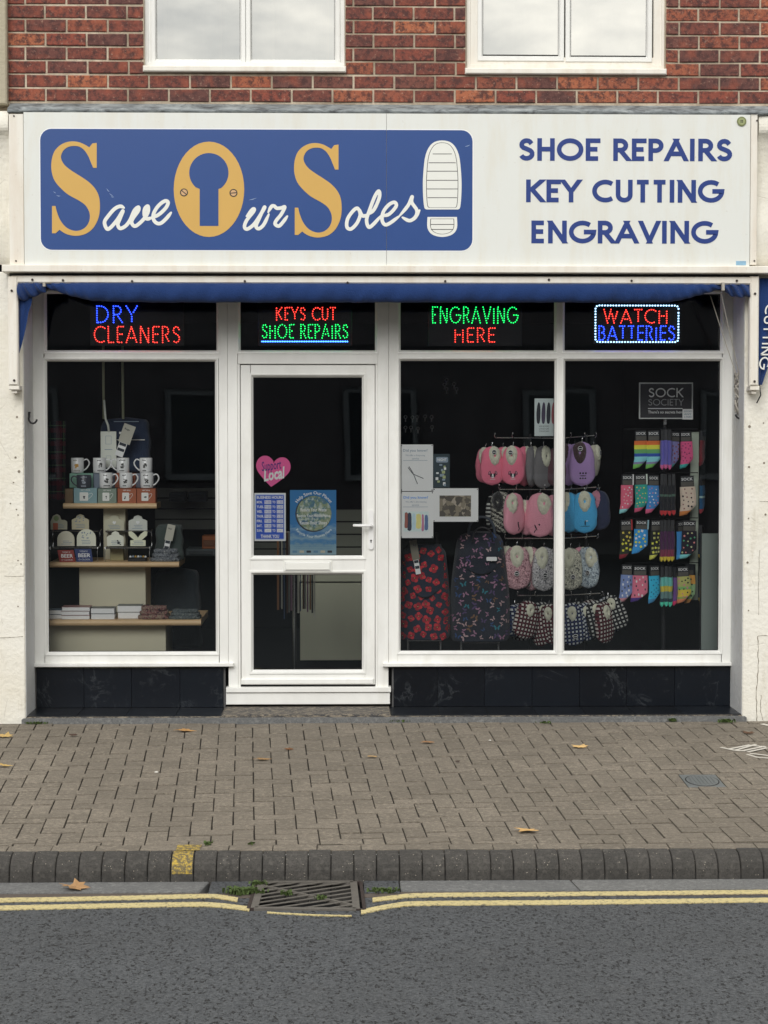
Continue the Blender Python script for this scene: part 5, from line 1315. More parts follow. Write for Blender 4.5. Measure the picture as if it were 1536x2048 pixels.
# mugs and their boxes
M_MUG = mat('white china', srgb(206, 206, 192), .2, .03, 5, 0); M_MUGD = mat('charcoal china', srgb(52, 54, 62), .3, .1, 9, 0)
MB_W = .080
_mug = {}
def mug(px, ytop, ybot, Y, hs, label, dark=False, seed=1, yaw=0):
    x, zb = P(px, ybot, Y); key = 'd' if dark else 'w'
    t = thing('mug', label, 'mug', (x, Y, zb), 'mugs on the display stand')
    r_, h = .0405, .096
    if dark: r_, h = .046, .082
    m = MB().lathe([(.001, .0), (r_*.9, 0), (r_*.97, .004), (r_, .02), (r_, h-.002), (r_-.002, h), (r_-.004, h-.002), (r_-.005, .01), (.001, .008)], (x, Y, zb), 22)
    m.build('body', M_MUGD if dark else M_MUG, t, smooth=True)
    pts = [(x+hs*(r_-.004+a), Y+.0-b*.2, zb+c_) for a, b, c_ in ((0, 0, h*.82), (.022, 0, h*.9), (.036, 0, h*.74), (.036, 0, h*.55), (.02, 0, h*.3), (0, 0, h*.16))]
    MB().tube(catmull(pts, 4), .0045, 7).build('handle', M_MUGD if dark else M_MUG, t, smooth=True)
    rm = random.Random(seed); m = MB(); ink = 0
    def onf(u, v, w2, h2, mm):
        pts = [(u-w2, v-h2), (u+w2, v-h2), (u+w2, v+h2), (u-w2, v+h2)]
        m.add([(x+a, Y-math.sqrt(max(0, (r_+.0006)**2-a*a)), zb+b) for a, b in pts], [(0, 1, 2, 3)], mm)
    cxm = rm.uniform(-.004, .010)
    for i in range(rm.randint(3, 5)): onf(cxm-.016+i*.008, h*.84+rm.uniform(-.002, .002), .003, .003, 0)
    for i in range(rm.randint(3, 5)): onf(cxm-.014+i*.008, h*.16, .003, .0035, 0)
    for i in range(9): onf(cxm+rm.uniform(-.009, .009), h*.48+rm.uniform(-.013, .013), rm.uniform(.002, .007), rm.uniform(.002, .006), 1)
    inks = [mat('mug print black', srgb(50, 50, 48), .6, .1, 9, 0), mat('mug print black', 0)] if seed != 1 else [mat('mug print grey', srgb(120, 116, 104), .6), mat('mug print brown', srgb(168, 126, 58), .6)]
    if dark: inks = [mat('mug print pale', srgb(130, 136, 146), .6)]*2
    m.build('print', inks, t)
def gbox(px0, px1, y0, y1, Y, dep, c, label, win=None, pic=True, mugc=(205, 205, 192)):
    c = tuple(int(v*.84) for v in c)
    q = rect(px0, y0, px1, y1, Y); t = thing('mug_box', label, 'box', ((q[0]+q[1])/2, Y, q[2]), 'gift boxes on the display stand')
    cm = mat('card box %d %d %d' % c, srgb(*c), .6, .06, 8, .05)
    MB().cbox(q[0], q[1], Y, Y+dep, q[2], q[3]-.0006, .0015).build('carton', cm, t)
    w2, h2 = q[1]-q[0], q[3]-q[2]
    if pic and w2 > .06:
        cx_, cz_ = q[0]+w2*(.5 if not win else .5), q[2]+h2*.5
        if win:
            MB().box(q[0]+w2*.1, q[1]-w2*.1, Y-.0006, Y, q[2]+h2*.12, q[3]-h2*.14).build('window_print', mat('teal box print', srgb(104, 150, 160), .5, .1, 9, 0), t)
            mc = mat('fox mug picture', srgb(198, 186, 160)); z_ = q[2]+h2*.18
            MB().prism([(cx_-w2*.3, z_), (cx_+w2*.12, z_), (cx_+w2*.14, z_+h2*.62), (cx_-w2*.32, z_+h2*.62)], Y-.0012, Y-.0005).build('mug_picture', mc, t)
            m = MB(); rr2 = random.Random(3)
            for i in range(8): m.disc(cx_-w2*.1+rr2.uniform(-.02, .02), z_+h2*.25+rr2.uniform(-.014, .02), rr2.uniform(.003, .008), Y-.0016-.0001*i, Y-.0011, 7, i % 2)
            m.build('animal_picture', [mat('brown print', srgb(140, 92, 50)), mat('dark ink', 0)], t)
        else:
            mc = mat('pale picture print', srgb(190, 190, 176)); z_ = q[2]+h2*.16
            MB().prism(rrect((cx_-w2*.25, cx_+w2*.12, z_, z_+h2*.56), .004, 2), Y-.0008, Y).build('mug_picture', mc, t)
            MB().ribbon(catmull([(cx_+w2*.12, z_+h2*.42), (cx_+w2*.26, z_+h2*.5), (cx_+w2*.3, z_+h2*.38), (cx_+w2*.14, z_+h2*.12)], 4), .0022, Y-.0008, Y).build('mug_picture_handle', mc, t)
            m = MB(); rr2 = random.Random(int(px0))
            for i in range(5): m.disc(cx_-w2*.06+rr2.uniform(-.008, .008), z_+h2*.22+rr2.uniform(-.006, .008), rr2.uniform(.002, .005), Y-.0012-.0001*i, Y-.0007, 6)
            m.build('animal_picture', mat('dark ink', 0), t)
            bfont('GIFT MUG', cx_-w2*.2, cx_+w2*.2, q[3]-h2*.17, q[3]-h2*.08, Y, mc, 'word', t, .02)
    return q
gbox(130, 146, 977.5, 1006, .37, .1, (98, 78, 52), 'brown kraft box at the left end of the bottom row of boxes')
gbox(147.5, 194, 976, 1006.5, .36, .12, (122, 152, 158), 'pale blue gift box printed with a fox mug')
gbox(195.5, 233, 977, 1006.5, .36, .12, (116, 130, 118), 'grey green gift box with a white mug printed on it')
gbox(235, 272.5, 977, 1006.5, .36, .12, (150, 82, 50), 'rust coloured mug box right of the grey green box')
gbox(273.5, 311, 977, 1006.5, .36, .12, (146, 78, 48), 'rust coloured mug box at the right end of the shelf')
gbox(139, 186, 946.5, 975.5, .44, .1, (120, 160, 142), 'mint green box behind the charcoal mug', pic=False)
gbox(187, 229, 946.5, 975.5, .44, .1, (104, 114, 128), 'blue grey box behind the second mug of the lower row', pic=False)
gbox(230, 271, 946.5, 975.5, .44, .1, (138, 76, 50), 'rust box in the upper row under the cat mug', pic=False)
gbox(272, 308, 946.5, 975.5, .44, .1, (98, 104, 118), 'slate blue box in the upper row at the right end', pic=False)
mug(155, 917, 946, .47, 1, 'white mug with a brown picture, leftmost of the top row', False, 1)
mug(199, 917, 946, .47, 1, 'white mug, second from left in the top row, beside the white tag', False, 2)
mug(246, 917, 946, .47, -1, 'white mug with black cat print and left handle, third in the top row', False, 3)
mug(292, 917, 946, .47, -1, 'white mug with its handle to the left at the right end of the top row', False, 4)
mug(168, 950, 976, .39, -1, 'charcoal mug with its handle to the left in the lower row', True, 5)
mug(212, 948, 976, .39, 1, 'white mug between the charcoal mug and the cat mug in the lower row', False, 6)
mug(252, 948, 976, .39, 1, 'white mug above the left rust coloured box', False, 7)
mug(294, 948, 976, .39, 1, 'white mug above the right rust coloured box', False, 8)
# plaques on wire tiers
def plaque(px, y0, y1, w_, Y, style, label, c=(176, 172, 152)):
    x, zb = P(px, y1, Y); _, zt = P(px, y0, Y); h = zt-zb; hw = w_/2*S(Y)
    t = thing('wooden_plaque', label, 'plaque', (x, Y, zb), 'wooden plaques on the wire racks')
    cm = mat('painted wood %d' % c[0], srgb(*c), .6, .06, 20, .05)
    if style == 'arch': o_ = [(-hw, 0), (hw, 0), (hw, h*.45)]+[(hw*math.cos(R(a)), h*.45+h*.55*math.sin(R(a))) for a in range(15, 180, 15)]+[(-hw, h*.45)]
    elif style == 'bracket': o_ = [(-hw, 0), (hw, 0), (hw, h*.62), (hw*.75, h*.7), (hw*.5, h*.75), (hw*.4, h*.9), (0, h), (-hw*.4, h*.9), (-hw*.5, h*.75), (-hw*.75, h*.7), (-hw, h*.62)]
    elif style == 'house': o_ = [(-hw, 0), (hw, 0), (hw, h*.5), (hw*.7, h*.62), (hw*.3, h*.62), (hw*.1, h*.9), (-hw*.25, h), (-hw*.7, h*.88), (-hw, h*.5)]
    else: o_ = [(-hw*.8, 0), (hw*.8, 0), (hw*.8, h*.38), (hw*.4, h*.4), (hw*.95, h*.7), (hw, h*.95), (hw*.7, h), (hw*.3, h*.8), (0, h*.55), (-hw*.3, h*.8), (-hw*.7, h), (-hw, h*.95), (-hw*.95, h*.7), (-hw*.4, h*.4), (-hw*.8, h*.38)]
    MB().prism([(x+a, zb+b) for a, b in o_], Y-.006, Y+.006).build('board', cm, t)
    rr2 = random.Random(int(px)+int(y0)); m = MB()
    for i in range(3): m.box(x-hw*rr2.uniform(.3, .7), x+hw*rr2.uniform(.3, .7), Y-.0068, Y-.006, zb+h*(.12+.1*i), zb+h*(.15+.1*i), 0)
    if 'heart' in label: m.prism([(x+a*.022, zb+h*.5+b*.022) for a, b in hp], Y-.010, Y-.006, 1)
    elif 'cat' in label: m.disc(x+.02, zb+.02, .009, Y-.0072, Y-.0065, 9, 2).disc(x+.014, zb+.033, .005, Y-.0072, Y-.0065, 8, 2).box(x+.026, x+.036, Y-.0072, Y-.0065, zb+.008, zb+.014, 2)
    elif 'house' in label: m.box(x-hw*.7, x-hw*.1, Y-.0072, Y-.006, zb, zb+h*.42, 3).disc(x-hw*.3, zb+h*.72, h*.17, Y-.007, Y-.006, 10, 4)
    elif 'flower' in label or 'tree' in label:
        for i in range(14): m.disc(x+rr2.uniform(-.6, .6)*hw, zb+h*.6+rr2.uniform(-.2, .25)*h, .004, Y-.0072-.0001*i, Y-.0062, 6, 0)
    m.build('decoration', [INK, mat('pale wood', srgb(205, 200, 180)), mat('dark ink', 0), mat('terracotta paint', srgb(150, 78, 52)), mat('sage paint', srgb(112, 128, 88))], t)
plaque(118, 1028, 1059, 33, .44, 'house', 'painted house shaped plaque at the left of the back tier', (150, 148, 130))
plaque(161, 1028, 1059, 34, .44, 'bracket', 'cream plaque with flower pattern, second in the back tier', (160, 154, 130))
plaque(229, 1030, 1061, 39, .44, 'bracket', 'tan plaque with a white heart in front of the column', (150, 138, 116))
plaque(276, 1030, 1061, 37, .44, 'bracket', 'grey plaque with a white heart right of the column', (158, 160, 154))
plaque(132, 1062, 1092, 34, .32, 'arch', 'arched pale plaque at the left of the front tier', (172, 168, 152))
plaque(173, 1058, 1092, 38, .32, 'arch', 'arched plaque with a tree carving in the front tier', (184, 182, 164))
plaque(231, 1062, 1092, 33, .32, 'bracket', 'white plaque with a black cat in the front tier', (188, 186, 166))
plaque(276, 1062, 1092, 38, .32, 'wing', 'butterfly shaped pale wooden plaque in the front tier', (186, 184, 158))
M_WIRE = mat('dark wire', (.03, .03, .035), .4, .1, 9, 0)
def tier(x0, x1, label, nm='wire_rack'):
    t = thing(nm, label, 'rack', (PX((x0+x1)/2, .4, 1100), .4, ZS2), 'wire racks on the middle shelf')
    for (yy, Y0, Y1) in ((1060, .40, .5), (1093, .28, .38)):
        z_ = PZ(yy, Y0); A, Bx = PX(x0, Y0, yy), PX(x1, Y0, yy)
        MB().box(A, Bx, Y0, Y1, z_-.012, z_-.003).build('ledge', mat('black card ledge', (.008, .008, .012), .6), t)
        MB().tube([(A, Y0-.004, z_-.006), (Bx, Y0-.004, z_-.006)], .0022, 5).build('rail', M_CHROME, t)
    for x_ in (x0, x1):
        A = PX(x_, .3, 1090); MB().tube(catmull([(A, .5, PZ(1058, .5)), (A, .4, PZ(1062, .4)), (A, .4, PZ(1092, .4)), (A, .28, PZ(1094, .28)), (A, .27, ZS2+.01), (A, .3, ZS2+.003)], 3), .0028, 6).build('side_wire', M_CHROME, t)
tier(101, 196, 'left wire rack holding four plaques above the beer signs'); tier(211, 300, 'right wire rack holding the heart and butterfly plaques')
def tilt_sign(px0, px1, y0, y1, Y, c, word, label):
    q = rect(px0, y0, px1, y1, Y); t = thing('tin_sign', label, 'sign', ((q[0]+q[1])/2, Y, q[2])); sk = .02
    pts = [(q[0]+sk*.5, q[2]), (q[1], q[2]), (q[1]-sk*.6, q[3]), (q[0]-sk*.2, q[3])]
    MB().prism(pts, Y, Y+.004).build('plate', mat('tin %d' % c[0], srgb(*c), .4, .1, 20, 0), t)
    w2 = q[1]-q[0]; h2 = q[3]-q[2]
    bfont(word, q[0]+w2*.18, q[1]-w2*.14, q[2]+h2*.36, q[2]+h2*.66, Y, WI, 'word', t, .02)
    bfont('TODAY IS', q[0]+w2*.25, q[1]-w2*.3, q[2]+h2*.76, q[2]+h2*.88, Y, WI, 'word', t); bfont('O CLOCK', q[0]+w2*.2, q[1]-w2*.15, q[2]+h2*.12, q[2]+h2*.24, Y, WI, 'word', t)
tilt_sign(116, 151, 1100, 1124, .25, (112, 38, 34), 'BEER', 'small red sign reading BEER leaning under the left wire rack')
tilt_sign(150, 186, 1098, 1123.5, .26, (28, 42, 84), 'BEER', 'small navy sign reading BEER leaning under the left wire rack')
q = rect(220, 1090, 247, 1124, .37); tag(MB().cbox(q[0], q[1], .37, .43, ZS2, q[3], .004).build('kraft_box', mat('olive kraft', srgb(120, 114, 84), .7, .08, 9, .1), org=(q[0], .37, ZS2)), 'olive brown box standing below the cat plaque', 'box')
q = rect(256, 1108, 292, 1123, .3); rr2 = random.Random(5)
T = thing('trinket_tray', 'low dark tray of small trinkets below the butterfly plaque', 'tray', ((q[0]+q[1])/2, .3, ZS2))
MB().cbox(q[0], q[1], .29, .37, ZS2, ZS2+.022, .004).build('tray', M_BLKMET, T)
for i in range(7): MB().lathe([(.0005, 0), (.008, .002), (.007, .010), (.0005, .014)], (q[0]+.012+i*.016, .31+rr2.uniform(0, .03), ZS2+.021), 8).build('trinket', [PAPER, INK, M_GOLD][i % 3], T, smooth=True)
# books
def book_stack(px0, px1, y0, y1, Y, n, cover, label, dep=.13):
    q = rect(px0, y0, px1, y1, Y); t = thing('book_stack', label, 'books', ((q[0]+q[1])/2, Y, ZS3), 'stacks of cards and books on the bottom shelf')
    H = max(q[3]-ZS3, .02); rr2 = random.Random(int(px0)); z = ZS3
    for i in range(n):
        h = H/n; dx = rr2.uniform(-.004, .004); dy = rr2.uniform(-.004, .004)
        b_ = MB().cbox(q[0]+.004+dx, q[1]-.004+dx, Y+.003+dy, Y+dep+dy, z+.0012, z+h-.0014, .0008).build('book', mat('page edges', srgb(190, 196, 204), .8, .08, 90, .1), t)
        MB().box(q[0]+dx, q[1]+dx, Y+dy, Y+dep+.004+dy, z+h-.0014, z+h-.0002).build('cover', mat('cover %d %d %d' % cover, srgb(*cover), .4, .3, 14, 0), b_)
        z += h
book_stack(92, 125, 1220, 1240, .2, 2, (80, 96, 110), 'low stack of books at the far left of the bottom shelf')
book_stack(122, 180, 1214, 1241, .16, 3, (128, 96, 96), 'tall stack of white edged books with a pinkish cover')
book_stack(181, 230, 1216, 1241, .16, 2, (64, 70, 74), 'stack of white edged books with a dark cover')
book_stack(235, 285, 1211, 1238, .2, 2, (70, 78, 80), 'stack of books right of the dark covered stack, set further back')
def pattern_mat(name, cols, sc, k='noise'):
    t = NT(name); v = t.map((1, 1, 1)); n = t.noise(v, sc, 3, .5, 2.5 if k == 'noise' else 0)
    t.col(t.ramp(n, [(.3+.4*i/len(cols), c_) for i, c_ in enumerate(cols)], 'CONSTANT')); t.rough(.85); return t.mat
def folded(px0, px1, y0, y1, Y, zs, m_, label):
    q = rect(px0, y0, px1, y1, Y); t = thing('folded_bag', label, 'bag', ((q[0]+q[1])/2, Y, zs), 'folded fabric bags on the shelves'); rr2 = random.Random(int(px0)); H = q[3]-zs
    for k in range(3):
        z0_, z1_ = zs+H*k/3, zs+H*(k+1)/3-.001; ins = .004+.008*k
        def fn(u, v):
            a = u*2*math.pi; ex = .35
            cx_, cy_ = (q[0]+q[1])/2, Y+.06; hx, hy = (q[1]-q[0])/2-ins, .06-ins*.6
            sx_ = math.copysign(abs(math.cos(a))**ex, math.cos(a)); sy_ = math.copysign(abs(math.sin(a))**ex, math.sin(a))
            pr_ = [.0, .96, 1, .97, .0][int(round(v*4))]; zz = [z0_, z0_, (z0_+z1_)/2, z1_, z1_][int(round(v*4))]
            w3 = .003*math.sin(a*5+k*2)
            return (cx_+hx*sx_*pr_+w3, cy_+hy*sy_*pr_+w3, zz+.004*math.sin(a*3+k)*(v > .6))
        MB().grid(fn, 28, 4).build('fold', m_, t, smooth=True)
folded(299, 361, 1099, 1125, .26, ZS2, pattern_mat('zebra print cloth', [srgb(50, 54, 62), srgb(128, 132, 138), srgb(70, 76, 84), srgb(165, 165, 165)], 30), 'folded grey striped bag at the right end of the middle shelf')
folded(274, 339, 1213, 1240, .15, ZS3, pattern_mat('wine print cloth', [srgb(58, 36, 42), srgb(128, 82, 80), srgb(150, 136, 116), srgb(86, 50, 60)], 30), 'folded wine and cream patterned bag on the bottom shelf')
folded(336, 402, 1220, 1241, .15, ZS3, pattern_mat('grey print cloth', [srgb(52, 60, 62), srgb(98, 106, 106), srgb(66, 74, 78), srgb(140, 144, 140)], 30), 'folded grey patterned bag at the right end of the bottom shelf')
# backpacks with swing tags
def backpack(cx_, y0, y1, wpx, Y, c, label, dep=.14, name='backpack', trim=True):
    x, zb = P(cx_, y1, Y); zt = P(cx_, y0, Y)[1]; hw = wpx/2*S(Y); t = thing(name, label, 'bag', (x, Y, zb)); H = zt-zb
    fm = fabric('%s cloth %d' % (name, c[2]), srgb(*c))
    def fn(u, v):
        a = u*2*math.pi; ex = .5; k = min(1, (1.0-v)/.16); top = math.sqrt(max(0, 1-(1-k)**2)) if v > .84 else 1
        bot = min(1, v/.05)**.5 if v < .05 else 1
        wv = (1-.10*v)*(.55+.45*top)*(.8+.2*bot)
        if v >= .999: wv *= .0
        if v <= .001: wv *= 0
        sx_ = math.copysign(abs(math.cos(a))**ex, math.cos(a)); sy_ = math.copysign(abs(math.sin(a))**ex, math.sin(a))
        return (x+hw*wv*sx_+.004*math.sin(v*14+a*2), Y+.08+dep/2*(.5+.5*top)*sy_*(1 if wv else 0), zb+H*v)
    MB().grid(fn, 32, 24).build('body', fm, t, smooth=True)
    if trim:
        for zz, a, b in ((.60, -.72, .78), (.92, -.4, .55)):
            m = MB(); m.ribbon([(x+hw*a, zb+H*zz), (x+hw*b, zb+H*zz)], .005, Y+.002, Y+.006); m.build('zip', PAPER if zz < .9 else INK, t)
        MB().ribbon(catmull([(x-hw*.72, zb+H*.6), (x-hw*.74, zb+H*.53), (x-hw*.7, zb+H*.47)], 3), .004, Y+.001, Y+.006).build('zip_pull', PAPER, t)
        MB().cbox(x-hw*.2, x+hw*.15, Y-.0, Y+.006, zb+H*.7, zb+H*.74, .001).build('badge', WI, t)
    return t
M_TAG = mat('swing tag card', srgb(172, 174, 166), .6, .03, 5, 0); M_TAG2 = mat('kraft tag card', srgb(140, 138, 128), .6, .03, 5, 0)
def stag(cx_, cy_, w_, h_, rot, Y, m_, label, barcode=False, strap=None, word=None):
    x, z = P(cx_, cy_, Y); hw, hh = w_/2*S(Y), h_/2*S(Y); t = thing('swing_tag', label, 'tag', (x, Y, z)); c, s_ = math.cos(R(rot)), math.sin(R(rot))
    tr = lambda a, b: (x+a*c-b*s_, z+a*s_+b*c)
    MB().prism([tr(-hw, -hh), tr(hw, -hh), tr(hw, hh), tr(-hw, hh)], Y, Y+.0015).build('card', m_, t)
    if word: bfont(word, x-hw*.4, x+hw*.5, z+hh*.35, z+hh*.6, Y-.0002, INKD, 'word', t, .01, rot=R(rot))
    else:
        m = MB(); m.ribbon([tr(-hw*.35, hh*.75), tr(hw*.35, hh*.75), tr(hw*.35, hh*.3), tr(-hw*.35, hh*.3), tr(-hw*.35, hh*.75)], .002, Y-.0006, Y); m.build('outline', INK, t)
        m = MB(); m.ribbon([tr(-hw*.5, 0), tr(hw*.5, 0)], .004, Y-.0006, Y); m.ribbon([tr(-hw*.3, -hh*.35), tr(hw*.3, -hh*.35), tr(hw*.3, -hh*.55), tr(-hw*.3, -hh*.55), tr(-hw*.3, -hh*.35)], .0015, Y-.0006, Y); m.build('print', INK, t)
    if barcode:
        tr2 = lambda a, b: tr(a, b-hh-.045)
        m = MB().prism([tr2(-hw*.75, -.045), tr2(hw*.6, -.045), tr2(hw*.6, .045), tr2(-hw*.75, .045)], Y+.0005, Y+.002); m.build('barcode_label', WI, t)
        for k in (-.002, .034): MB().ribbon([tr2(-hw*.65, k), tr2(hw*.5, k)], .018, Y-.0002, Y+.0005).build('barcode', mat('dark ink', 0), t)
    if strap: MB().tube([(P(a, b, Y)[0], Y+.003, P(a, b, Y)[1]) for a, b in strap], .0075, 6).build('strap', m_, t, smooth=True)
    return t
backpack(249, 834, 948, 104, .66, (25, 36, 56), 'navy backpack with white zip standing behind the mugs')
stag(217, 899, 31, 72, 0, .56, M_TAG, 'upright white swing tag on the navy backpack', False, [(218, 864), (216, 850), (211, 838), (208, 800)])
stag(254, 868, 24, 38, -20, .55, M_TAG2, 'tilted grey swing tag with a barcode on the navy backpack', True, None, 'Roka'[:0] or 'Bags')
for a in (207.5, 246): tag(MB().tube([(PX(a, .62, 780), .62, PZ(838, .62)), (PX(a-.5, .62, 780), .62, PZ(775, .62)), (PX(a-1, .62, 780), .62, 2.6)], .0095, 6).build('hanging_strap', mat('beige webbing', srgb(128, 130, 108), .8, .1, 30, .2), org=(PX(a, .62, 780), .62, PZ(838, .62)), smooth=True), 'beige webbing strap above the %s' % ('upright white tag' if a < 220 else 'tilted grey tag'), 'strap')
backpack(337, 1048, 1124, 58, .42, (46, 54, 52), 'dark grey green rucksack behind the folded striped bag', .1, 'rucksack', False)
stag(340, 1065, 16, 32, -12, .40, M_TAG2, 'tan swing tag on the dark rucksack', True, None, 'Bags')
backpack(352, 1136, 1300, 100, .75, (24, 32, 38), 'large black holdall standing on the floor beside the stand', .2, 'holdall', False)
# tartan cloth at the left edge
def tartan(name, base, l1, l2, sc):
    t = NT(name); sep = t.n('ShaderNodeSeparateXYZ'); t.l(t.tc.outputs['Object'], sep.inputs[0])
    def band(o_, f, lo, hi): fr = t.math('FRACT', t.math('MULTIPLY', o_, f)); return t.math('MULTIPLY', t.math('GREATER_THAN', fr, lo), t.math('LESS_THAN', fr, hi))
    g = base
    for o_ in (sep.outputs[0], sep.outputs[2]):
        g = t.mix(t.math('MULTIPLY', band(o_, sc, .1, .45), .55), g, l1); g = t.mix(t.math('MULTIPLY', band(o_, sc, .6, .68), .6), g, l2)
    t.col(g); t.rough(.9); return t.mat
def cloth_hang(px0, px1, y0, y1, Y, m_, label, name='blanket'):
    q = rect(px0, y0, px1, y1, Y)
    tag(MB().grid(lambda u, v: (q[0]+(q[1]-q[0])*u, Y+.02*math.sin(u*9)+.008*math.sin(u*23+v*3), q[2]+(q[3]-q[2])*v), 30, 8).build(name, m_, smooth=True, org=(q[0], Y, q[2])), label, 'blanket')
cloth_hang(84, 131, 842, 1000, .5, tartan('dark red tartan', srgb(16, 16, 24), srgb(96, 26, 40), srgb(84, 112, 76), 12), 'dark red and green tartan blanket hanging at the left edge of the window')

# ------------------------------------------------------------------ shop fittings further inside
def slatwall(px0, px1, y0, y1, Y, label, c=(86, 88, 80), n=7):
    q = rect(px0, y0, px1, y1, Y); t = thing('slatwall_panel', label, 'panel', ((q[0]+q[1])/2, Y, q[2])); h = (q[3]-q[2])/n
    MB().box(q[0], q[1], Y+.008, Y+.02, q[2], q[3]).build('backing', M_DARK, t)
    for i in range(n): MB().cbox(q[0], q[1], Y, Y+.012, q[2]+h*i+.005, q[2]+h*(i+1)-.005, .002).build('slat', mat('slatwall %d' % c[0], srgb(*c), .6, .04, 3, 0), t)
slatwall(505, 572, 1070, 1112, 2.6, 'grey slatwall low behind the business hours sign', n=3)
slatwall(640, 728, 1018, 1145, 2.2, 'grey slatwall panel behind the door handle', (100, 102, 92), 5)
slatwall(310, 434, 975, 1060, 2.8, 'dim grey slatwall behind the rucksack in the left window', (96, 98, 92), 4)
q = rect(600, 1149, 728, 1237, 1.7); CN = thing('counter', 'plain cream counter seen through the lower door glass', 'counter', ((q[0]+q[1])/2, 1.7, FZ))
MB().cbox(q[0], q[1]+.15, 1.7, 2.1, FZ+.06, q[3]-.06, .004).build('front', mat('dull counter', srgb(150, 150, 132), .6, .04, 3, 0), CN); MB().cbox(q[0]-.01, q[1]+.16, 1.69, 2.1, q[3]-.05, q[3], .004).build('top', mat('dull counter', 0), CN)
BR = thing('belt_rack', 'black spinner rack hung with belts and laces behind the lower door glass', 'display rack', (PX(588, .9), .9, FZ))
x, z0_ = PX(588, .9, 1200), FZ
MB().lathe([(.0005, .05), (.05, .05), (.22, .03), (.24, .0), (.0005, .0)], (x, .9, FZ), 28).build('base', M_BLKMET, BR, smooth=True)
MB().tube([(x, .9, FZ+.04), (x, .9, 1.15)], .014, 10).build('pole', M_CHROME, BR)
rb2 = random.Random(8); cs = [(120, 80, 48), (30, 30, 32), (150, 150, 140), (44, 60, 88), (70, 44, 30), (96, 96, 92), (110, 84, 100)]
for i in range(17):
    xx = PX(554+i*4.6, .86, 1200); zz = PZ(1224+rb2.uniform(-8, 14), .8); zt_ = 1.05; Yb = .86+.09*math.sin(i*1.9)
    MB().box(xx, xx+rb2.uniform(.005, .014), Yb, Yb+.006, zz, zt_).build('belt', mat('belt %d' % (i % 7), srgb(*cs[i % 7]), .5, .1, 30, 0), BR)
MB().tube([(x-.13, .86, 1.05), (x+.13, .86, 1.05)], .006, 6).build('hanger_bar', M_CHROME, BR)
for i, (a, b, r_) in enumerate(((845, 1600, 0),)): pass
# low bench and clutter behind the left window
def dimbox(px0, px1, y0, y1, Y, dep, c, name, label, cat):
    q = rect(px0, y0, px1, y1, Y); t = thing(name, label, cat, ((q[0]+q[1])/2, Y, q[2])); cm = mat('dim %s %d' % (name, c[0]), srgb(*c), .7, .1, 8, 0)
    MB().cbox(q[0], q[1], Y, Y+dep, q[2], q[3], .006).build('body', cm, t); w2, h2 = q[1]-q[0], q[3]-q[2]
    MB().cbox(q[0]+w2*.1, q[1]-w2*.1, Y-.006, Y, q[2]+h2*.2, q[2]+h2*.7, .004).build('front_panel', mat('dim panel %d' % c[1], srgb(*[int(v*.7) for v in c]), .6), t); return t
dimbox(322, 364, 1046, 1000, 2.4, .2, (70, 72, 74), 'radio', 'x', 'box') if False else None
dimbox(338, 370, 985, 1003, 2.5, .2, (34, 40, 46), 'card_reader', 'dark till machine on the back shelf, left one', 'till')
dimbox(376, 412, 984, 1004, 2.5, .2, (38, 44, 50), 'card_reader', 'dark till machine on the back shelf, right one', 'till')
dimbox(404, 432, 1072, 1098, 1.6, .2, (118, 66, 34), 'carton', 'orange and blue packet low at the right of the left window', 'carton')
dimbox(372, 432, 1098, 1112, 1.6, .3, (52, 58, 60), 'carton', 'flat grey carton under the orange packet', 'carton')
# small hanging key rings far inside
for i, (a, b) in enumerate(((893, 760), (889, 769), (893, 778), (908, 768), (913, 778), (811, 834), (825, 835), (834, 834), (850, 833), (863, 834), (811, 855), (822, 855), (836, 857), (864, 854))):
    x, z = P(a, b, 1.8); m = MB(); r_ = .011
    m.tube([(x+r_*math.cos(R(k)), 1.8, z+r_*math.sin(R(k))) for k in range(0, 361, 45)], .003, 5); m.box(x-.004, x+.004, 1.797, 1.803, z-.034, z-r_)
    o = m.build('key_ring', mat('dull nickel', srgb(150, 150, 150), .5), org=(x, 1.8, z)); tag(o, 'small pale key ring in the upper cluster on the dark back wall' if b < 800 else 'small pale key ring in the two rows above the tweezers notice', 'key ring', 'key rings, upper cluster' if b < 800 else 'key rings, two lower rows')

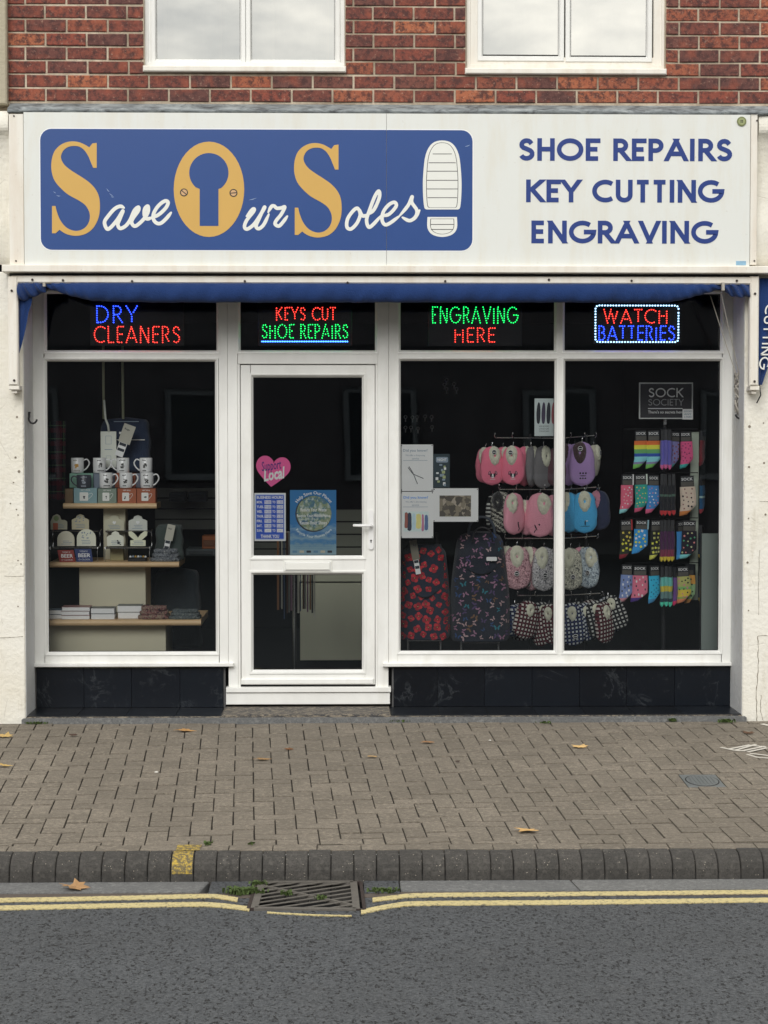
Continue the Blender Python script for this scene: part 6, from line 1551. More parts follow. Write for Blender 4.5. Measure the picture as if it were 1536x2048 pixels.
# ------------------------------------------------------------------ trolley bags
def trolley(cx_, y0, y1, wb, wt, Y, flap, basec, kind, label):
    x, zb = P(cx_, y1, Y); zt = P(cx_, y0, Y)[1]; H = zt-zb; hb, ht = wb/2*S(Y), wt/2*S(Y)
    t = thing('shopping_trolley', label, 'shopping trolley', (x, Y, FZ)); dep = .13
    fm = fabric('trolley %s' % kind, srgb(*basec), .12)
    def hwv(v):
        w3 = hb+(ht-hb)*min(1, max(0, (v-.35))/.65)**1.3
        if v > .9: w3 *= math.sqrt(max(0, 1-((v-.9)/.1)**2))*.5+.5
        if v < .03: w3 *= .93+.07*v/.03
        return w3
    def yf(xx, zz):
        v = min(1, max(0, (zz-zb)/H)); h = hwv(v); r_ = min(1, abs((xx-x)/h)); return Y+dep-dep*(1-r_**5)**(1/2.2)*(1-.35*max(0, v-.6)/.4)+.006*math.sin(v*21+xx*30)*(1-r_)
    def fn(u, v):
        h = hwv(v); a = math.pi*(1-u); xx = x+h*math.copysign(abs(math.cos(a))**.6, math.cos(a)); zz = zb+H*v; return (xx, yf(xx, zz), zz)
    body = MB().grid(fn, 40, 40)
    body.grid(lambda u, v: (fn(u, v)[0], Y+dep+.1*math.sin(u*math.pi), zb+H*v), 12, 8)
    body.grid(lambda u, v: (fn(u, 0)[0], fn(u, 0)[1]*(1-v)+(Y+dep+.1*math.sin(u*math.pi))*v, zb), 20, 2)
    body.grid(lambda u, v: (fn(u, 1)[0], fn(u, 1)[1]*(1-v)+(Y+dep+.1*math.sin(u*math.pi))*v, zt), 20, 2)
    body.build('bag', fm, t, smooth=True)
    # flap
    fz0, fz1 = P(cx_, flap[1], Y)[1], P(cx_, flap[0], Y)[1]; fh = fz1-fz0; fw = flap[2]/2*S(Y)
    def ff(u, v):
        wv = fw*(math.sqrt(max(0, 1-(1-min(1, v/.4))**2))*.55+.45 if v < .4 else 1)*(1-.12*max(0, v-.7)/.3)
        xx = x+wv*(2*u-1); zz = fz0+fh*v - (.02*(1-abs(2*u-1)**2) if v < .05 else 0); return (xx, yf(xx, zz)-.016+.014*abs(2*u-1)**6, zz)
    MB().grid(ff, 24, 14).build('flap', fm, t, smooth=True)
    edge = [ff(k/20, 0) for k in range(21)]; MB().tube([(a, b-.002, c) for a, b, c in edge], .0025, 5).build('flap_piping', M_BLKMET, t)
    # prints
    rr2 = random.Random(hash(kind) % 7 if False else len(kind)); m = MB(); pts = []
    tries = 0
    while len(pts) < (64 if kind == 'poppy' else 88) and tries < 6000:
        tries += 1; v = rr2.uniform(.03, .97); zz = zb+H*v; xx = x+hwv(v)*rr2.uniform(-.93, .93)
        if all(math.hypot(xx-a, zz-b) > (.047 if kind == 'poppy' else .034) for a, b in pts): pts.append((xx, zz))
    for (a, b) in pts:
        on = abs(a-x) < fw*.92 and fz0+.03 < b < fz1
        lift = .0175 if on else .002
        rot = rr2.uniform(0, 6.28)
        def put(poly, mi, dl):
            vs = []
            for p, q_ in poly:
                X, Z = a+p*math.cos(rot)-q_*math.sin(rot), b+p*math.sin(rot)+q_*math.cos(rot); X = min(x+hwv(min(1, max(0, (Z-zb)/H)))*.985, max(x-hwv(min(1, max(0, (Z-zb)/H)))*.985, X))
                vs.append((X, yf(X, Z)-lift-dl, Z))
            m.add(vs, [tuple(range(len(vs)))], mi)
        if kind == 'poppy':
            s_ = rr2.uniform(.017, .026)
            for pt in range(4):
                a0 = pt*math.pi/2+rr2.uniform(-.2, .2); put([(s_*.55*math.cos(a0)+s_*.62*math.cos(k*math.pi/4), s_*.55*math.sin(a0)+s_*.56*math.sin(k*math.pi/4)) for k in range(8)], pt % 2, .0004*pt)
            put([(s_*.3*math.cos(k*math.pi/3), s_*.3*math.sin(k*math.pi/3)) for k in range(6)], 2, .0024)
            put([(s_*.12*math.cos(k*math.pi/3), s_*.12*math.sin(k*math.pi/3)) for k in range(6)], 3, .003)
        else:
            s_ = rr2.uniform(.012, .022); mi = rr2.choice([0, 0, 1, 2, 3, 4, 4, 5])
            for sx_ in (1, -1):
                put([(sx_*.1*s_, 0), (sx_*.5*s_, .55*s_), (sx_*1.0*s_, .9*s_), (sx_*1.1*s_, .5*s_), (sx_*.7*s_, .05*s_)], mi, 0)
                put([(sx_*.1*s_, 0), (sx_*.65*s_, -.02*s_), (sx_*.75*s_, -.45*s_), (sx_*.4*s_, -.75*s_), (sx_*.2*s_, -.4*s_)], mi, .0004)
    if kind == 'poppy': ms = [mat('poppy red a', srgb(150, 38, 44), .8), mat('poppy red b', srgb(116, 26, 36), .8), mat('poppy black', srgb(24, 16, 22), .8), mat('poppy gold', srgb(176, 140, 90), .8)]
    else: ms = [mat('butterfly %d' % i, srgb(*c_), .8, .15, 60, 0) for i, c_ in enumerate(((118, 86, 106), (34, 92, 104), (90, 66, 48), (62, 48, 80), (136, 114, 116), (38, 60, 96)))]
    m.build('%s_print' % kind, ms, t, kind='stuff')
    # handle loop, frame feet
    zf = zb
    for sx_ in (-1, 1): MB().tube([(x+sx_*hb*.62, Y+.1, zf+.03), (x+sx_*hb*.62, Y+.08, FZ+.02), (x+sx_*hb*.62, Y+.02, FZ+.008)], .008, 8).build('leg', M_CHROME, t)
    MB().tube([(x-hb*.62, Y+.03, zf-.01), (x+hb*.62, Y+.03, zf-.01)], .006, 8).build('crossbar', M_CHROME, t)
    return t, x, zt, hb
T, x, zt, hb = trolley(850, 1092, 1279, 106, 84, .2, (1090, 1188, 78), (26, 31, 44), 'poppy', 'navy shopping trolley covered in red poppies in the right window')
for a, b in ((818, 1000), (877, 1075)):
    p0, p1 = P(a+(-3 if a < 850 else 3), 1150, .3), P(a+(6 if a < 850 else -4), 1065, .32); MB().tube([(p0[0], .33, p0[1]), (p1[0], .33, p1[1])], .007, 8).build('handle_tube', M_BLKMET, T)
stag(829, 1100, 15, 40, 10, .17, mat('tan swing card', srgb(92, 88, 78), .7), 'dark tan swing tag with barcode on the poppy trolley', True, None, 'Bags')
T, x, zt, hb = trolley(962, 1066, 1283, 122, 88, .24, (1072, 1142, 92), (24, 28, 38), 'butterfly', 'charcoal shopping trolley printed with small butterflies')
hp2 = catmull([P(937, 1080, .3), P(939, 1052, .3), P(950, 1038, .3), P(966, 1034, .3), P(980, 1040, .3), P(988, 1056, .3), P(990, 1078, .3)], 5)
MB().tube([(a, .3, b) for a, b in hp2], .009, 8).build('handle', mat('dark rubber', srgb(44, 50, 58), .5), T, smooth=True)
hp2 = catmull([P(945, 1084, .22), P(950, 1062, .22), P(965, 1055, .22), P(980, 1062, .22), P(986, 1084, .22)], 5)
MB().tube([(a, .22, b) for a, b in hp2], .006, 8).build('top_loop', M_BLKMET, T, smooth=True)
q = rect(973, 1114, 994, 1122, .2); MB().prism(rrect(q, .006, 2), .205, .212).build('white_label', WI, T)

# ------------------------------------------------------------------ slippers on hooked rails
def gingham(name, c0, c1, sc=40):
    t = NT(name); sep = t.n('ShaderNodeSeparateXYZ'); t.l(t.tc.outputs['Object'], sep.inputs[0])
    f = [t.math('GREATER_THAN', t.math('FRACT', t.math('MULTIPLY', o_, sc)), .5) for o_ in (sep.outputs[0], sep.outputs[2])]
    s_ = t.math('MULTIPLY', t.math('ADD', f[0], f[1]), .5)
    t.col(t.ramp(s_, [(0, c0), (.4, tuple(a*.35 for a in c0)), (.9, c1)], 'CONSTANT')); t.rough(.95); t.bump(t.noise(t.map(), 200, 3), .4, .004); return t.mat
def knit(name, c0, c1):
    c1 = tuple(min(.8, x*1.3) for x in c1); t = NT(name); v = t.map((1, 1, 1)); n = t.noise(v, 85, 3, .6, 1.5); t.col(t.ramp(n, [(.38, c0), (.5, c1), (.62, tuple(min(1, a*1.5) for a in c1))])); t.rough(.95); t.bump(n, .8, .006); return t.mat
def zebra():
    t = NT('zebra print'); w3 = t.n('ShaderNodeTexWave'); w3.bands_direction = 'DIAGONAL'; w3.inputs['Scale'].default_value = 16; w3.inputs['Distortion'].default_value = 6; w3.inputs['Detail Scale'].default_value = 8
    t.l(t.map((1, 1, 1.3)), w3.inputs[0]); t.col(t.ramp(w3.outputs['Fac'], [(0, srgb(24, 24, 28)), (.52, srgb(178, 176, 164))], 'CONSTANT')); t.rough(.95); return t.mat
def fleece(name, c):
    c = tuple(min(.86, x*1.35) for x in c); t = NT(name); n = t.noise(t.map(), 90, 5, .7); t.col(t.mix(n, tuple(a*.75 for a in c), c)); t.rough(1); t.b.inputs['Sheen Weight'].default_value = .4; t.bump(n, 1.0, .01); return t.mat
F_CREAM, F_BROWN, F_PINK = fleece('cream fleece', srgb(212, 208, 188)), fleece('brown fleece', srgb(70, 48, 52)), fleece('pink fleece', srgb(196, 130, 150))
ST = {'pink': (fabric('coral pink plush', srgb(206, 92, 112)), F_CREAM), 'salmon': (fabric('salmon plush', srgb(214, 122, 136)), F_CREAM), 'grey': (fabric('grey plush', srgb(86, 84, 86)), F_CREAM),
      'lilac': (fabric('lilac plush', srgb(134, 108, 152)), F_BROWN), 'blue': (fabric('sky blue plush', srgb(58, 136, 186)), F_CREAM), 'navy': (fabric('navy plush', srgb(30, 36, 58)), F_PINK),
      'zebra': (zebra(), fleece('black fleece', srgb(22, 22, 24))), 'pinkknit': (knit('pink knit', srgb(118, 70, 84), srgb(176, 140, 146)), F_CREAM), 'greyknit': (knit('grey knit', srgb(60, 62, 74), srgb(164, 162, 164)), F_CREAM),
      'greenknit': (knit('sage knit', srgb(84, 86, 84), srgb(172, 170, 156)), F_CREAM), 'blueknit': (knit('blue knit', srgb(40, 66, 98), srgb(160, 170, 176)), F_CREAM), 'cream': (fleece('cream plush', srgb(190, 184, 166)), F_CREAM),
      'wine': (gingham('wine gingham', srgb(92, 30, 42), srgb(206, 198, 192)), F_CREAM), 'bluegh': (gingham('blue gingham', srgb(34, 48, 92), srgb(196, 200, 206)), F_CREAM), 'blackgh': (gingham('black gingham', srgb(26, 26, 32), srgb(190, 190, 186)), F_CREAM),
      'brown': (fabric('brown plush', srgb(74, 50, 56)), F_BROWN)}
def slipper(px, y0, y1, Y, style, yaw, label, tilt=0, open_=0, tagc=None, motif=None, wsc=1.0, row=1):
    x, zt = P(px, y0, Y); zb = P(px, y1, Y)[1]; Hh = (zt-zb)*.985; W = .074*wsc
    t = thing('slipper', label, 'slipper', (0, 0, 0), 'slippers hanging on row %s' % ('one', 'two', 'three', 'four')[row-1] if False else 'fleece lined slippers hanging on the rails')
    sm, fm = ST[style]; dep = .032; rs = random.Random(int(px*7+y0))
    def pr(v): # half width along v 0 top .. 1 toe
        top = math.sqrt(max(0, 1-(1-min(1, v/.22))**2)); toe = math.sqrt(max(0, 1-(max(0, (v-.72))/.28)**2))
        return (.76+.24*min(1, v/.5))*(.25+.75*top if v < .22 else 1)*toe
    def surf(a, v, k=1.0):
        w3 = W*pr(v)*k; c, s_ = math.cos(a), math.sin(a)
        wb = 1+.035*math.sin(a*3+v*8+px)*math.sin(v*5+y0)+.02*math.sin(a*7+v*17+px*2)
        return (w3*wb*math.copysign(abs(c)**.8, c), dep*wb*(.45+.55*math.sin(math.pi*min(1, v*.9+.12)))*k*math.copysign(abs(s_)**.7, s_)*(1 if pr(v) > .02 else 0)*min(1, pr(v)*2.2), -Hh*v)
    MB().grid(lambda u, v: surf(u*2*math.pi, v), 24, 22).build('upper', sm, t, smooth=True)
    # fleece collar and opening, on the front (or shifted to one side)
    oc = open_*.5
    def fl_(u, v):
        a = u*2*math.pi; r_ = v; hx, hz2 = (W*.5, Hh*.25) if 'gh' not in style and style != 'wine' else (W*.36, Hh*.17)
        X = oc*W+hx*r_*math.cos(a)*(1+.18*math.sin(a)); Z = -Hh*.235+hz2*r_*math.sin(a)
        vv = min(1, max(0, -Z/Hh)); wv = max(.004, W*pr(vv)); rr3 = min(.97, abs(X)/wv)
        yb = -dep*(.45+.55*math.sin(math.pi*min(1, vv*.9+.12)))*(1-rr3**2.6)**.5
        puff = .011*math.sin(math.pi*min(1, r_*1.0))**.7 if r_ < 1 else 0
        dent = .012*(1-r_/.35) if r_ < .35 else 0
        return (max(-wv*1.04, min(wv*1.04, X)), yb-.001-puff+dent+.003*math.sin(a*9+r_*9+px)*(r_ > .3)+.002*math.sin(a*17+px), Z)
    MB().grid(fl_, 26, 8).build('fleece_lining', fm, t, smooth=True)
    MB().tube([(0, 0, -.006), (0, .002, .012), (.004, .004, .026)], .0014, 5).build('hanging_loop', M_CHROME, t)
    def fy(X, Z):
        vv = min(1, max(0, -Z/Hh)); wv = max(.004, W*pr(vv)); return -dep*(.45+.55*math.sin(math.pi*min(1, vv*.9+.12)))*(1-min(.97, abs(X)/wv)**2.6)**.5
    if tagc:
        m = MB(); X, Z = tagc; yv = min(fy(X, Z), fy(X+.01, Z), fy(X-.01, Z))-.016
        m.disc(X, Z, .0155, yv, yv+.0015, 18, 0).disc(X, Z, .013, yv-.0008, yv, 18, 1); m.box(X-.010, X+.010, yv-.0014, yv-.0007, Z-.002, Z+.001, 0); m.build('round_tag', [WI, M_BLK], t)
    if motif:
        m = MB(); e = -Hh*.76
        yy = lambda a, b: fy(a, b)-.002
        def blobm(cx3, cz3, rx3, rz3, mi, dl, rot=0):
            pts = [(cx3+rx3*math.cos(k)*math.cos(rot)-rz3*math.sin(k)*math.sin(rot), cz3+rx3*math.cos(k)*math.sin(rot)+rz3*math.sin(k)*math.cos(rot)) for k in [i*math.pi/5 for i in range(10)]]
            m.add([(a, yy(a, b)-dl, b) for a, b in pts], [tuple(range(10))], mi)
        if motif == 'dog':
            for s_ in (-1, 1): blobm(s_*.021, e+.020, .007, .013, 0, 0, s_*.35); blobm(s_*.021, e+.021, .004, .009, 2, .0004, s_*.35); blobm(s_*.010, e+.006, .008, .012, 0, .0006)
            blobm(0, e+.002, .0055, .014, 1, .001); blobm(0, e-.006, .008, .006, 1, .0012); blobm(0, e-.003, .003, .002, 0, .0016)
            blobm(0, e-.019, .018, .0018, 1, .0004)
        elif motif == 'cat': blobm(.016*(1 if open_ <= 0 else -1), e-.004, .005, .020, 0, 0, .4); blobm(.010, e+.014, .006, .006, 0, .0004); blobm(.024*(1 if open_ <= 0 else -1), e-.028, .003, .014, 0, .0004, -.6)
        elif motif == 'paw':
            for s_ in (-1, 0, 1): blobm(s_*.018, e+.016, .006, .006, 0, 0); blobm(s_*.016, e-.016, .006, .005, 0, 0)
            blobm(0, e, .022, .003, 0, .0004)
        elif motif == 'fig': blobm(0, e+.004, .0045, .017, 0, 0); blobm(.010, e+.016, .008, .003, 1, .0004); blobm(0, e-.017, .034, .0016, 0, .0002)
        m.build('motif', [mat('slipper ink', srgb(24, 22, 30), .8), mat('slipper pale ink', srgb(205, 200, 196), .8), F_PINK], t)
    ORG[t.name] = Vector()
    t.location = (x, Y, zt); t.rotation_euler = (0, R(tilt), R(yaw))
    return t
Y1, Y2, Y3, Y4 = .34, .37, .38, .36
SL = [
 (1049, 893, 974, Y1+.07, 'pink', 60, 'coral slipper turned edge on behind the right French bulldog slipper', 0, 0, None, None, 1, 1),
 (971, 895, 968, Y1+.06, 'pink', -35, 'coral slipper half hidden behind the left bulldog slipper', 0, 0, None, None, .9, 1),
 (984, 893, 972, Y1-.02, 'pink', 6, 'coral pink slipper with a dog face and bone, left of the two', 0, .35, (.006, -.035), 'dog', 1, 1),
 (1026, 892, 972, Y1-.03, 'pink', -5, 'coral pink slipper with a dog face and bone, right of the two', 0, -.25, (-.016, -.04), 'dog', .98, 1),
 (1063, 893, 976, Y1+.02, 'grey', 72, 'dark grey slipper seen edge on next to the coral slippers', 0, 0, None, None, 1, 1),
 (1087, 892, 979, Y1, 'grey', 22, 'dark grey slipper with cream lining left of the window mullion', 0, .2, None, None, .95, 1),
 (1112, 895, 975, Y1+.01, 'brown', 15, 'brown slipper mostly hidden by the window mullion', 0, .2, None, None, .9, 1),
 (1137, 888, 973, Y1+.04, 'lilac', -62, 'lilac slipper turned edge on right of the mullion', 0, 0, None, None, 1, 1),
 (1164, 884, 974, Y1-.03, 'lilac', 8, 'lilac slipper with brown lining and dark paw prints', 0, -.5, (-.022, -.04), 'paw', 1.12, 1),
 (1188, 890, 955, Y1+.05, 'cream', 60, 'cream slipper edge showing behind the lilac slipper', 0, 0, (0, -.05), None, .8, 1),
 (986, 990, 1062, Y2+.08, 'blackgh', 50, 'black and white slipper edge at the left end of the second row', 0, 0, None, None, .8, 2),
 (1000, 983, 1068, Y2, 'zebra', -10, 'zebra striped slipper at the left end of the second row', -6, -.5, None, None, 1.0, 2),
 (1028, 986, 1071, Y2-.02, 'salmon', 38, 'salmon slipper with a black cat motif left of the pair', 0, -.9, None, 'cat', 1.1, 2),
 (1053, 1000, 1072, Y2+.06, 'salmon', -60, 'salmon slipper edge on between the two salmon ones', 0, 0, None, None, 1, 2),
 (1080, 986, 1076, Y2-.02, 'salmon', -32, 'salmon slipper with a black cat motif beside the mullion', 0, .9, None, 'cat', 1.25, 2),
 (1105, 990, 1074, Y2+.03, 'salmon', 60, 'salmon slipper edge touching the mullion in the second row', 0, 0, None, None, 1, 2),
 (1138, 985, 1067, Y2+.02, 'blue', -58, 'sky blue slipper turned edge on beside the mullion', 0, 0, None, None, 1.1, 2),
 (1169, 983, 1068, Y2-.03, 'blue', 4, 'sky blue slipper with a small figure motif facing the street', 0, -.1, None, 'fig', 1.08, 2),
 (1198, 981, 1062, Y2+.03, 'navy', -32, 'navy slipper with pink lining at the right end', 0, -.4, None, None, 1.0, 2),
 (1012, 1092, 1170, Y3+.05, 'cream', 30, 'cream slipper at the left end of the third row', 0, .2, None, None, .9, 3),
 (1063, 1094, 1183, Y3+.04, 'pinkknit', -48, 'pink knit slipper turned away behind the front pink knit one', 0, 0, (.01, -.23), None, 1, 3),
 (1034, 1092, 1181, Y3-.02, 'pinkknit', 4, 'pink knit slipper with a round black tag facing the street', 0, -.1, (-.008, -.17), None, 1.18, 3),
 (1088, 1094, 1184, Y3-.01, 'greyknit', 18, 'grey knit slipper with a round tag left of the mullion', 0, -.6, (-.012, -.175), None, 1.1, 3),
 (1111, 1096, 1180, Y3+.04, 'greyknit', 60, 'grey knit slipper edge half hidden by the mullion', 0, 0, None, None, 1, 3),
 (1141, 1096, 1182, Y3-.02, 'greenknit', 10, 'sage and cream knit slipper right of the mullion', 0, -.5, (.004, -.18), None, 1.05, 3),
 (1160, 1094, 1150, Y3+.08, 'salmon', 60, 'salmon slipper peeping between the knit slippers', 0, 0, None, None, 1, 3),
 (1176, 1094, 1178, Y3, 'blueknit', -40, 'blue and white knit slipper with its cream opening to the right', 0, .95, (.026, -.16), None, 1.1, 3),
 (1030, 1208, 1276, Y4+.06, 'bluegh', 52, 'blue gingham slipper edge at the left end of the bottom row', 0, 0, None, None, 1, 4),
 (1059, 1202, 1280, Y4-.02, 'wine', 28, 'wine gingham slipper tilted to the left in the bottom row', 12, -.0, None, None, 1.15, 4),
 (1075, 1222, 1294, Y4+.05, 'wine', -50, 'wine gingham slipper hanging low behind the tilted one', -10, 0, None, None, 1, 4),
 (1098, 1208, 1290, Y4-.01, 'wine', -35, 'wine gingham slipper beside the mullion in the bottom row', -6, .1, None, None, 1.05, 4),
 (1140, 1206, 1294, Y4, 'bluegh', 8, 'blue gingham slipper beside the mullion with a round tag', -6, .0, (.004, -.21), None, 1.1, 4),
 (1165, 1206, 1286, Y4+.03, 'bluegh', 30, 'blue gingham slipper leaning right in the bottom row', -14, .0, None, None, 1.05, 4),
 (1187, 1202, 1280, Y4+.01, 'blackgh', 10, 'black gingham slipper with a round tag in the bottom row', -14, .0, (.004, -.17), None, 1.05, 4),
 (1205, 1204, 1290, Y4-.02, 'wine', 40, 'wine gingham slipper fanned out among the black ones', -8, .0, None, None, 1.05, 4),
 (1217, 1192, 1264, Y4+.04, 'blackgh', -20, 'black gingham slipper at the right end of the bottom row', -20, .2, None, None, 1.0, 4),
]
SL += [
 (1006, 894, 968, Y1+.10, 'pink', 20, 'coral slipper tucked behind and between the two bulldog slippers', 0, .3, None, None, .95, 1),
 (1150, 888, 970, Y1+.09, 'lilac', 40, 'lilac slipper tucked behind the paw print slipper', 0, 0, None, None, .95, 1),
 (1016, 990, 1064, Y2+.10, 'zebra', 30, 'zebra slipper mostly hidden behind the left salmon slipper', 0, 0, None, None, 1, 2),
 (1154, 988, 1066, Y2+.09, 'blue', 30, 'blue slipper tucked behind the figure motif one', 0, 0, None, None, 1, 2),
 (1050, 1094, 1176, Y3+.10, 'greyknit', 20, 'grey knit slipper hidden between the pink knit ones', 0, 0, None, None, 1, 3),
 (1158, 1098, 1178, Y3+.09, 'greenknit', -30, 'sage knit slipper hidden behind the blue knit one', 0, 0, None, None, 1, 3),
 (1046, 1206, 1284, Y4+.10, 'wine', -20, 'wine gingham slipper at the back left of the bottom row', 6, 0, None, None, 1.1, 4),
 (1083, 1204, 1280, Y4+.10, 'blackgh', 20, 'black gingham slipper at the back between the wine ones', 0, 0, None, None, 1.1, 4),
 (1152, 1204, 1288, Y4+.10, 'blackgh', -20, 'black gingham slipper behind the two blue gingham ones', -10, 0, None, None, 1.15, 4),
 (1176, 1200, 1282, Y4+.10, 'wine', 15, 'wine gingham slipper at the back right of the blue ones', -12, 0, None, None, 1.1, 4),
 (1209, 1194, 1270, Y4+.09, 'bluegh', 10, 'blue gingham slipper fanned out behind at the right end', -18, 0, None, None, 1.1, 4),
]
for a in SL:
    o = slipper(a[0], a[1], a[2], a[3], a[4], a[5], a[6], a[7], a[8], a[9], a[10], a[11], a[12])
# toe round tips keep clear of the floor; the rails
RK = thing('slipper_rack', 'black grid stand with chrome hooked rails carrying the slippers', 'display rack', (PX(1100, .5), .5, FZ))
for (ya, xa, xb, x2) in ((881, 990, 1066, 1188), (984, 998, 1075, 1192), (1082, 1010, 1100, 1192), (1196, 1035, 1092, 1200)):
    z_ = PZ(ya-6, .4); A, Bx, Cx = PX(xa, .36, ya), PX(1125, .36, ya), PX(x2, .36, ya)
    MB().tube([(A, .34, z_+.0), (Bx, .40, z_-.004), (Cx, .34, z_+.014)], .004, 6).build('rail', M_CHROME, RK)
    for k, xx in enumerate((A, PX(xa+36, .33, ya), PX(xb+14, .36, ya), PX(1138, .36, ya), PX(x2-22, .34, ya), Cx)):
        MB().tube(catmull([(xx+.01, .36, z_), (xx, .32, z_), (xx-.008*(1 if k < 3 else -1), .30, z_+.012), (xx-.004*(1 if k < 3 else -1), .29, z_+.03)], 3), .0032, 6).build('hook', M_CHROME, RK, smooth=True)
for xx in (1060, 1118, 1172):
    x_ = PX(xx, .52, 1100); MB().tube([(x_, .52, FZ), (x_, .52, PZ(868, .52))], .008, 8).build('upright', M_BLKMET, RK)
for yy in range(900, 1300, 34): MB().tube([(PX(1050, .52, yy), .52, PZ(yy, .52)), (PX(1184, .52, yy), .52, PZ(yy, .52))], .003, 5).build('grid_wire', M_BLKMET, RK)
for xx in (1060, 1172): MB().tube([(PX(xx, .3, 1290), .3, FZ+.01), (PX(xx, .75, 1290), .75, FZ+.01)], .01, 8).build('foot', M_BLKMET, RK)

# ------------------------------------------------------------------ socks
M_CARD = mat('black sock card', srgb(26, 27, 30), .6, .1, 20, 0); M_CARD2 = mat('grey sock card', srgb(62, 60, 56), .7, .2, 30, 0)
def cmat(c): return fabric('sock %d %d %d' % c, srgb(*c), .1)
def sock(px, y0, y1, Y, cols, yaw, label, word=True, motif=None, w_=1.0, flip=1, cuff=None):
    x, zt = P(px, y0, Y); zb = P(px, y1, Y)[1]; Hh = zt-zb; t = thing('sock_pair', label, 'socks', (0, 0, 0), 'patterned socks on black cards')
    hc = Hh*.27; W = .0385*w_
    MB().cbox(-W*.86, W*.86, -.010, .010, -hc, 0, .001).build('card', M_CARD, t)
    MB().box(-W*.86+.002, W*.86-.002, -.0112, -.0104, -hc+.002, -hc*.55).build('card_panel', M_CARD2, t)
    if word: bfont('SOCK', -W*.74, W*.74, -hc*.42, -hc*.16, -.0104, WI, 'word', t, .012)
    bands, toe = cols
    L_ = Hh-hc
    def ol(v):
        if v < .66: return (-W*(1+.03*v), W*(1+.06*math.sin(v*4)))
        k = (v-.66)/.34
        return (-W*(1.02+.22*math.sin(k*1.6)), W*(1.02-1.25*k**1.1))
    ms = [cmat(c) for _, c in bands]+[cmat(toe)]
    def fm_(u, v):
        if v > .82: return len(bands)
        for i, (f, _) in enumerate(bands):
            if v < f: return i
        return len(bands)-1
    def fn(u, v, sgn=-1):
        l, r_ = ol(v); e = math.sqrt(max(0, 1-(2*u-1)**2)); end = math.sqrt(max(0, 1-max(0, (v-.9)/.1)**2))
        return ((l+(r_-l)*u)*flip, sgn*(.014*e*(.35+.65*end))+.0015*math.sin(v*9+px), -hc-L_*v*(.985)-.01*(1-2*u)*max(0, v-.6))
    m = MB(); m.grid(lambda u, v: fn(u, v, -1), 10, 26, mf=fm_); m.grid(lambda u, v: fn(u, v, 1), 10, 26, mf=fm_); m.build('leg', ms, t, smooth=True)
    if cuff: MB().box(W*.86, W*1.1, -.006, .012, -hc, hc*.02).build('cuff', cmat(cuff), t)
    if motif:
        rs = random.Random(int(px*3+y0)); m = MB()
        kinds, mc = motif
        pts = []
        for _ in range(400):
            u, v = rs.uniform(.14, .86), rs.uniform(.06, .78)
            if all(math.hypot((u-a)*1.0, (v-b)*1.7) > (.24 if kinds != 'dot' else .2) for a, b in pts): pts.append((u, v))
        for i, (u, v) in enumerate(pts[:16]):
            p_ = fn(u, v); s_ = {'sq': .0085, 'pen': .008, 'dot': .0045, 'mix': .006}[kinds]*rs.uniform(.8, 1.2); rot = rs.uniform(0, 3); n_ = {'sq': 4, 'pen': 7, 'dot': 6, 'mix': 5}[kinds]
            m.prism([(p_[0]+s_*math.cos(rot+k*2*math.pi/n_)*(1 if kinds != 'pen' else .6), p_[2]+s_*math.sin(rot+k*2*math.pi/n_)) for k in range(n_)], p_[1]-.0024, p_[1]+.001, i % len(mc))
        m.build('motif', [mat('sock motif %d %d %d' % c, srgb(*c), .9) for c in mc], t)
    t.location = (x, Y, zt); t.rotation_euler = (0, R(random.uniform(-3.5, 3.5)), R(yaw+random.uniform(-5, 5))); return t
RAIN = ([(.13, (206, 92, 46)), (.30, (210, 176, 60)), (.45, (84, 138, 84)), (.57, (40, 68, 140)), (.74, (110, 172, 206)), (.9, (110, 104, 140))], (98, 156, 76))
YS = .5
def edge_group(xs, y0, y1, cols, what, where):
    for i, px in enumerate(xs): sock(px, y0, y1, YS-.04, cols, 78, '%s socks edge on, %s' % (what, where[i]), False, None, 1.0, 1)
four = ('first from the left of four', 'second of the four', 'third of the four', 'last of the four')
sock(1281, 861, 937, YS, RAIN, 8, 'rainbow striped socks at the left end of the top row', w_=1.1)
sock(1307, 861, 937, YS, RAIN, -4, 'rainbow striped socks, right pair, beside the purple ones', w_=1.1)
edge_group((1325, 1332.5, 1340), 859, 938, ([(.8, (92, 88, 158))], (206, 84, 130)), 'purple pink toed', ('leftmost of three in the top row', 'middle of three in the top row', 'rightmost of three in the top row'))
sock(1350, 863, 937, YS+.02, ([(.8, (104, 104, 150))], (48, 130, 130)), 28, 'lilac grey socks with small red figures', motif=('mix', [(110, 60, 66)]), w_=.95)
sock(1372, 863, 937, YS+.02, ([(.8, (190, 72, 112))], (50, 142, 138)), -28, 'hot pink socks with a teal toe in the top row', motif=('dot', [(110, 46, 80)]), w_=1.0)
sock(1405, 862, 932, YS+.14, ([(.8, (104, 26, 36))], (90, 20, 30)), 66, 'deep red socks seen edge on at the right end', False)
sock(1254, 949, 1027, YS-.02, ([(.85, (196, 82, 104))], (118, 176, 196)), 6, 'pink socks with white spots left of the teal ones', motif=('dot', [(220, 150, 150), (226, 226, 220)]), w_=1.02, cuff=(190, 190, 195))
sock(1281, 949, 1024, YS-.02, ([(.85, (40, 132, 122))], (196, 74, 104)), -6, 'teal socks with a pink toe in the second row', motif=('dot', [(212, 100, 110), (180, 196, 80)]), w_=1.02, cuff=(170, 190, 170))
sock(1307, 950, 1027, YS-.02, ([(.85, (54, 112, 168))], (196, 78, 110)), 4, 'blue socks with pink spots in the second row', motif=('dot', [(208, 108, 120), (190, 206, 216)]), w_=1.0)
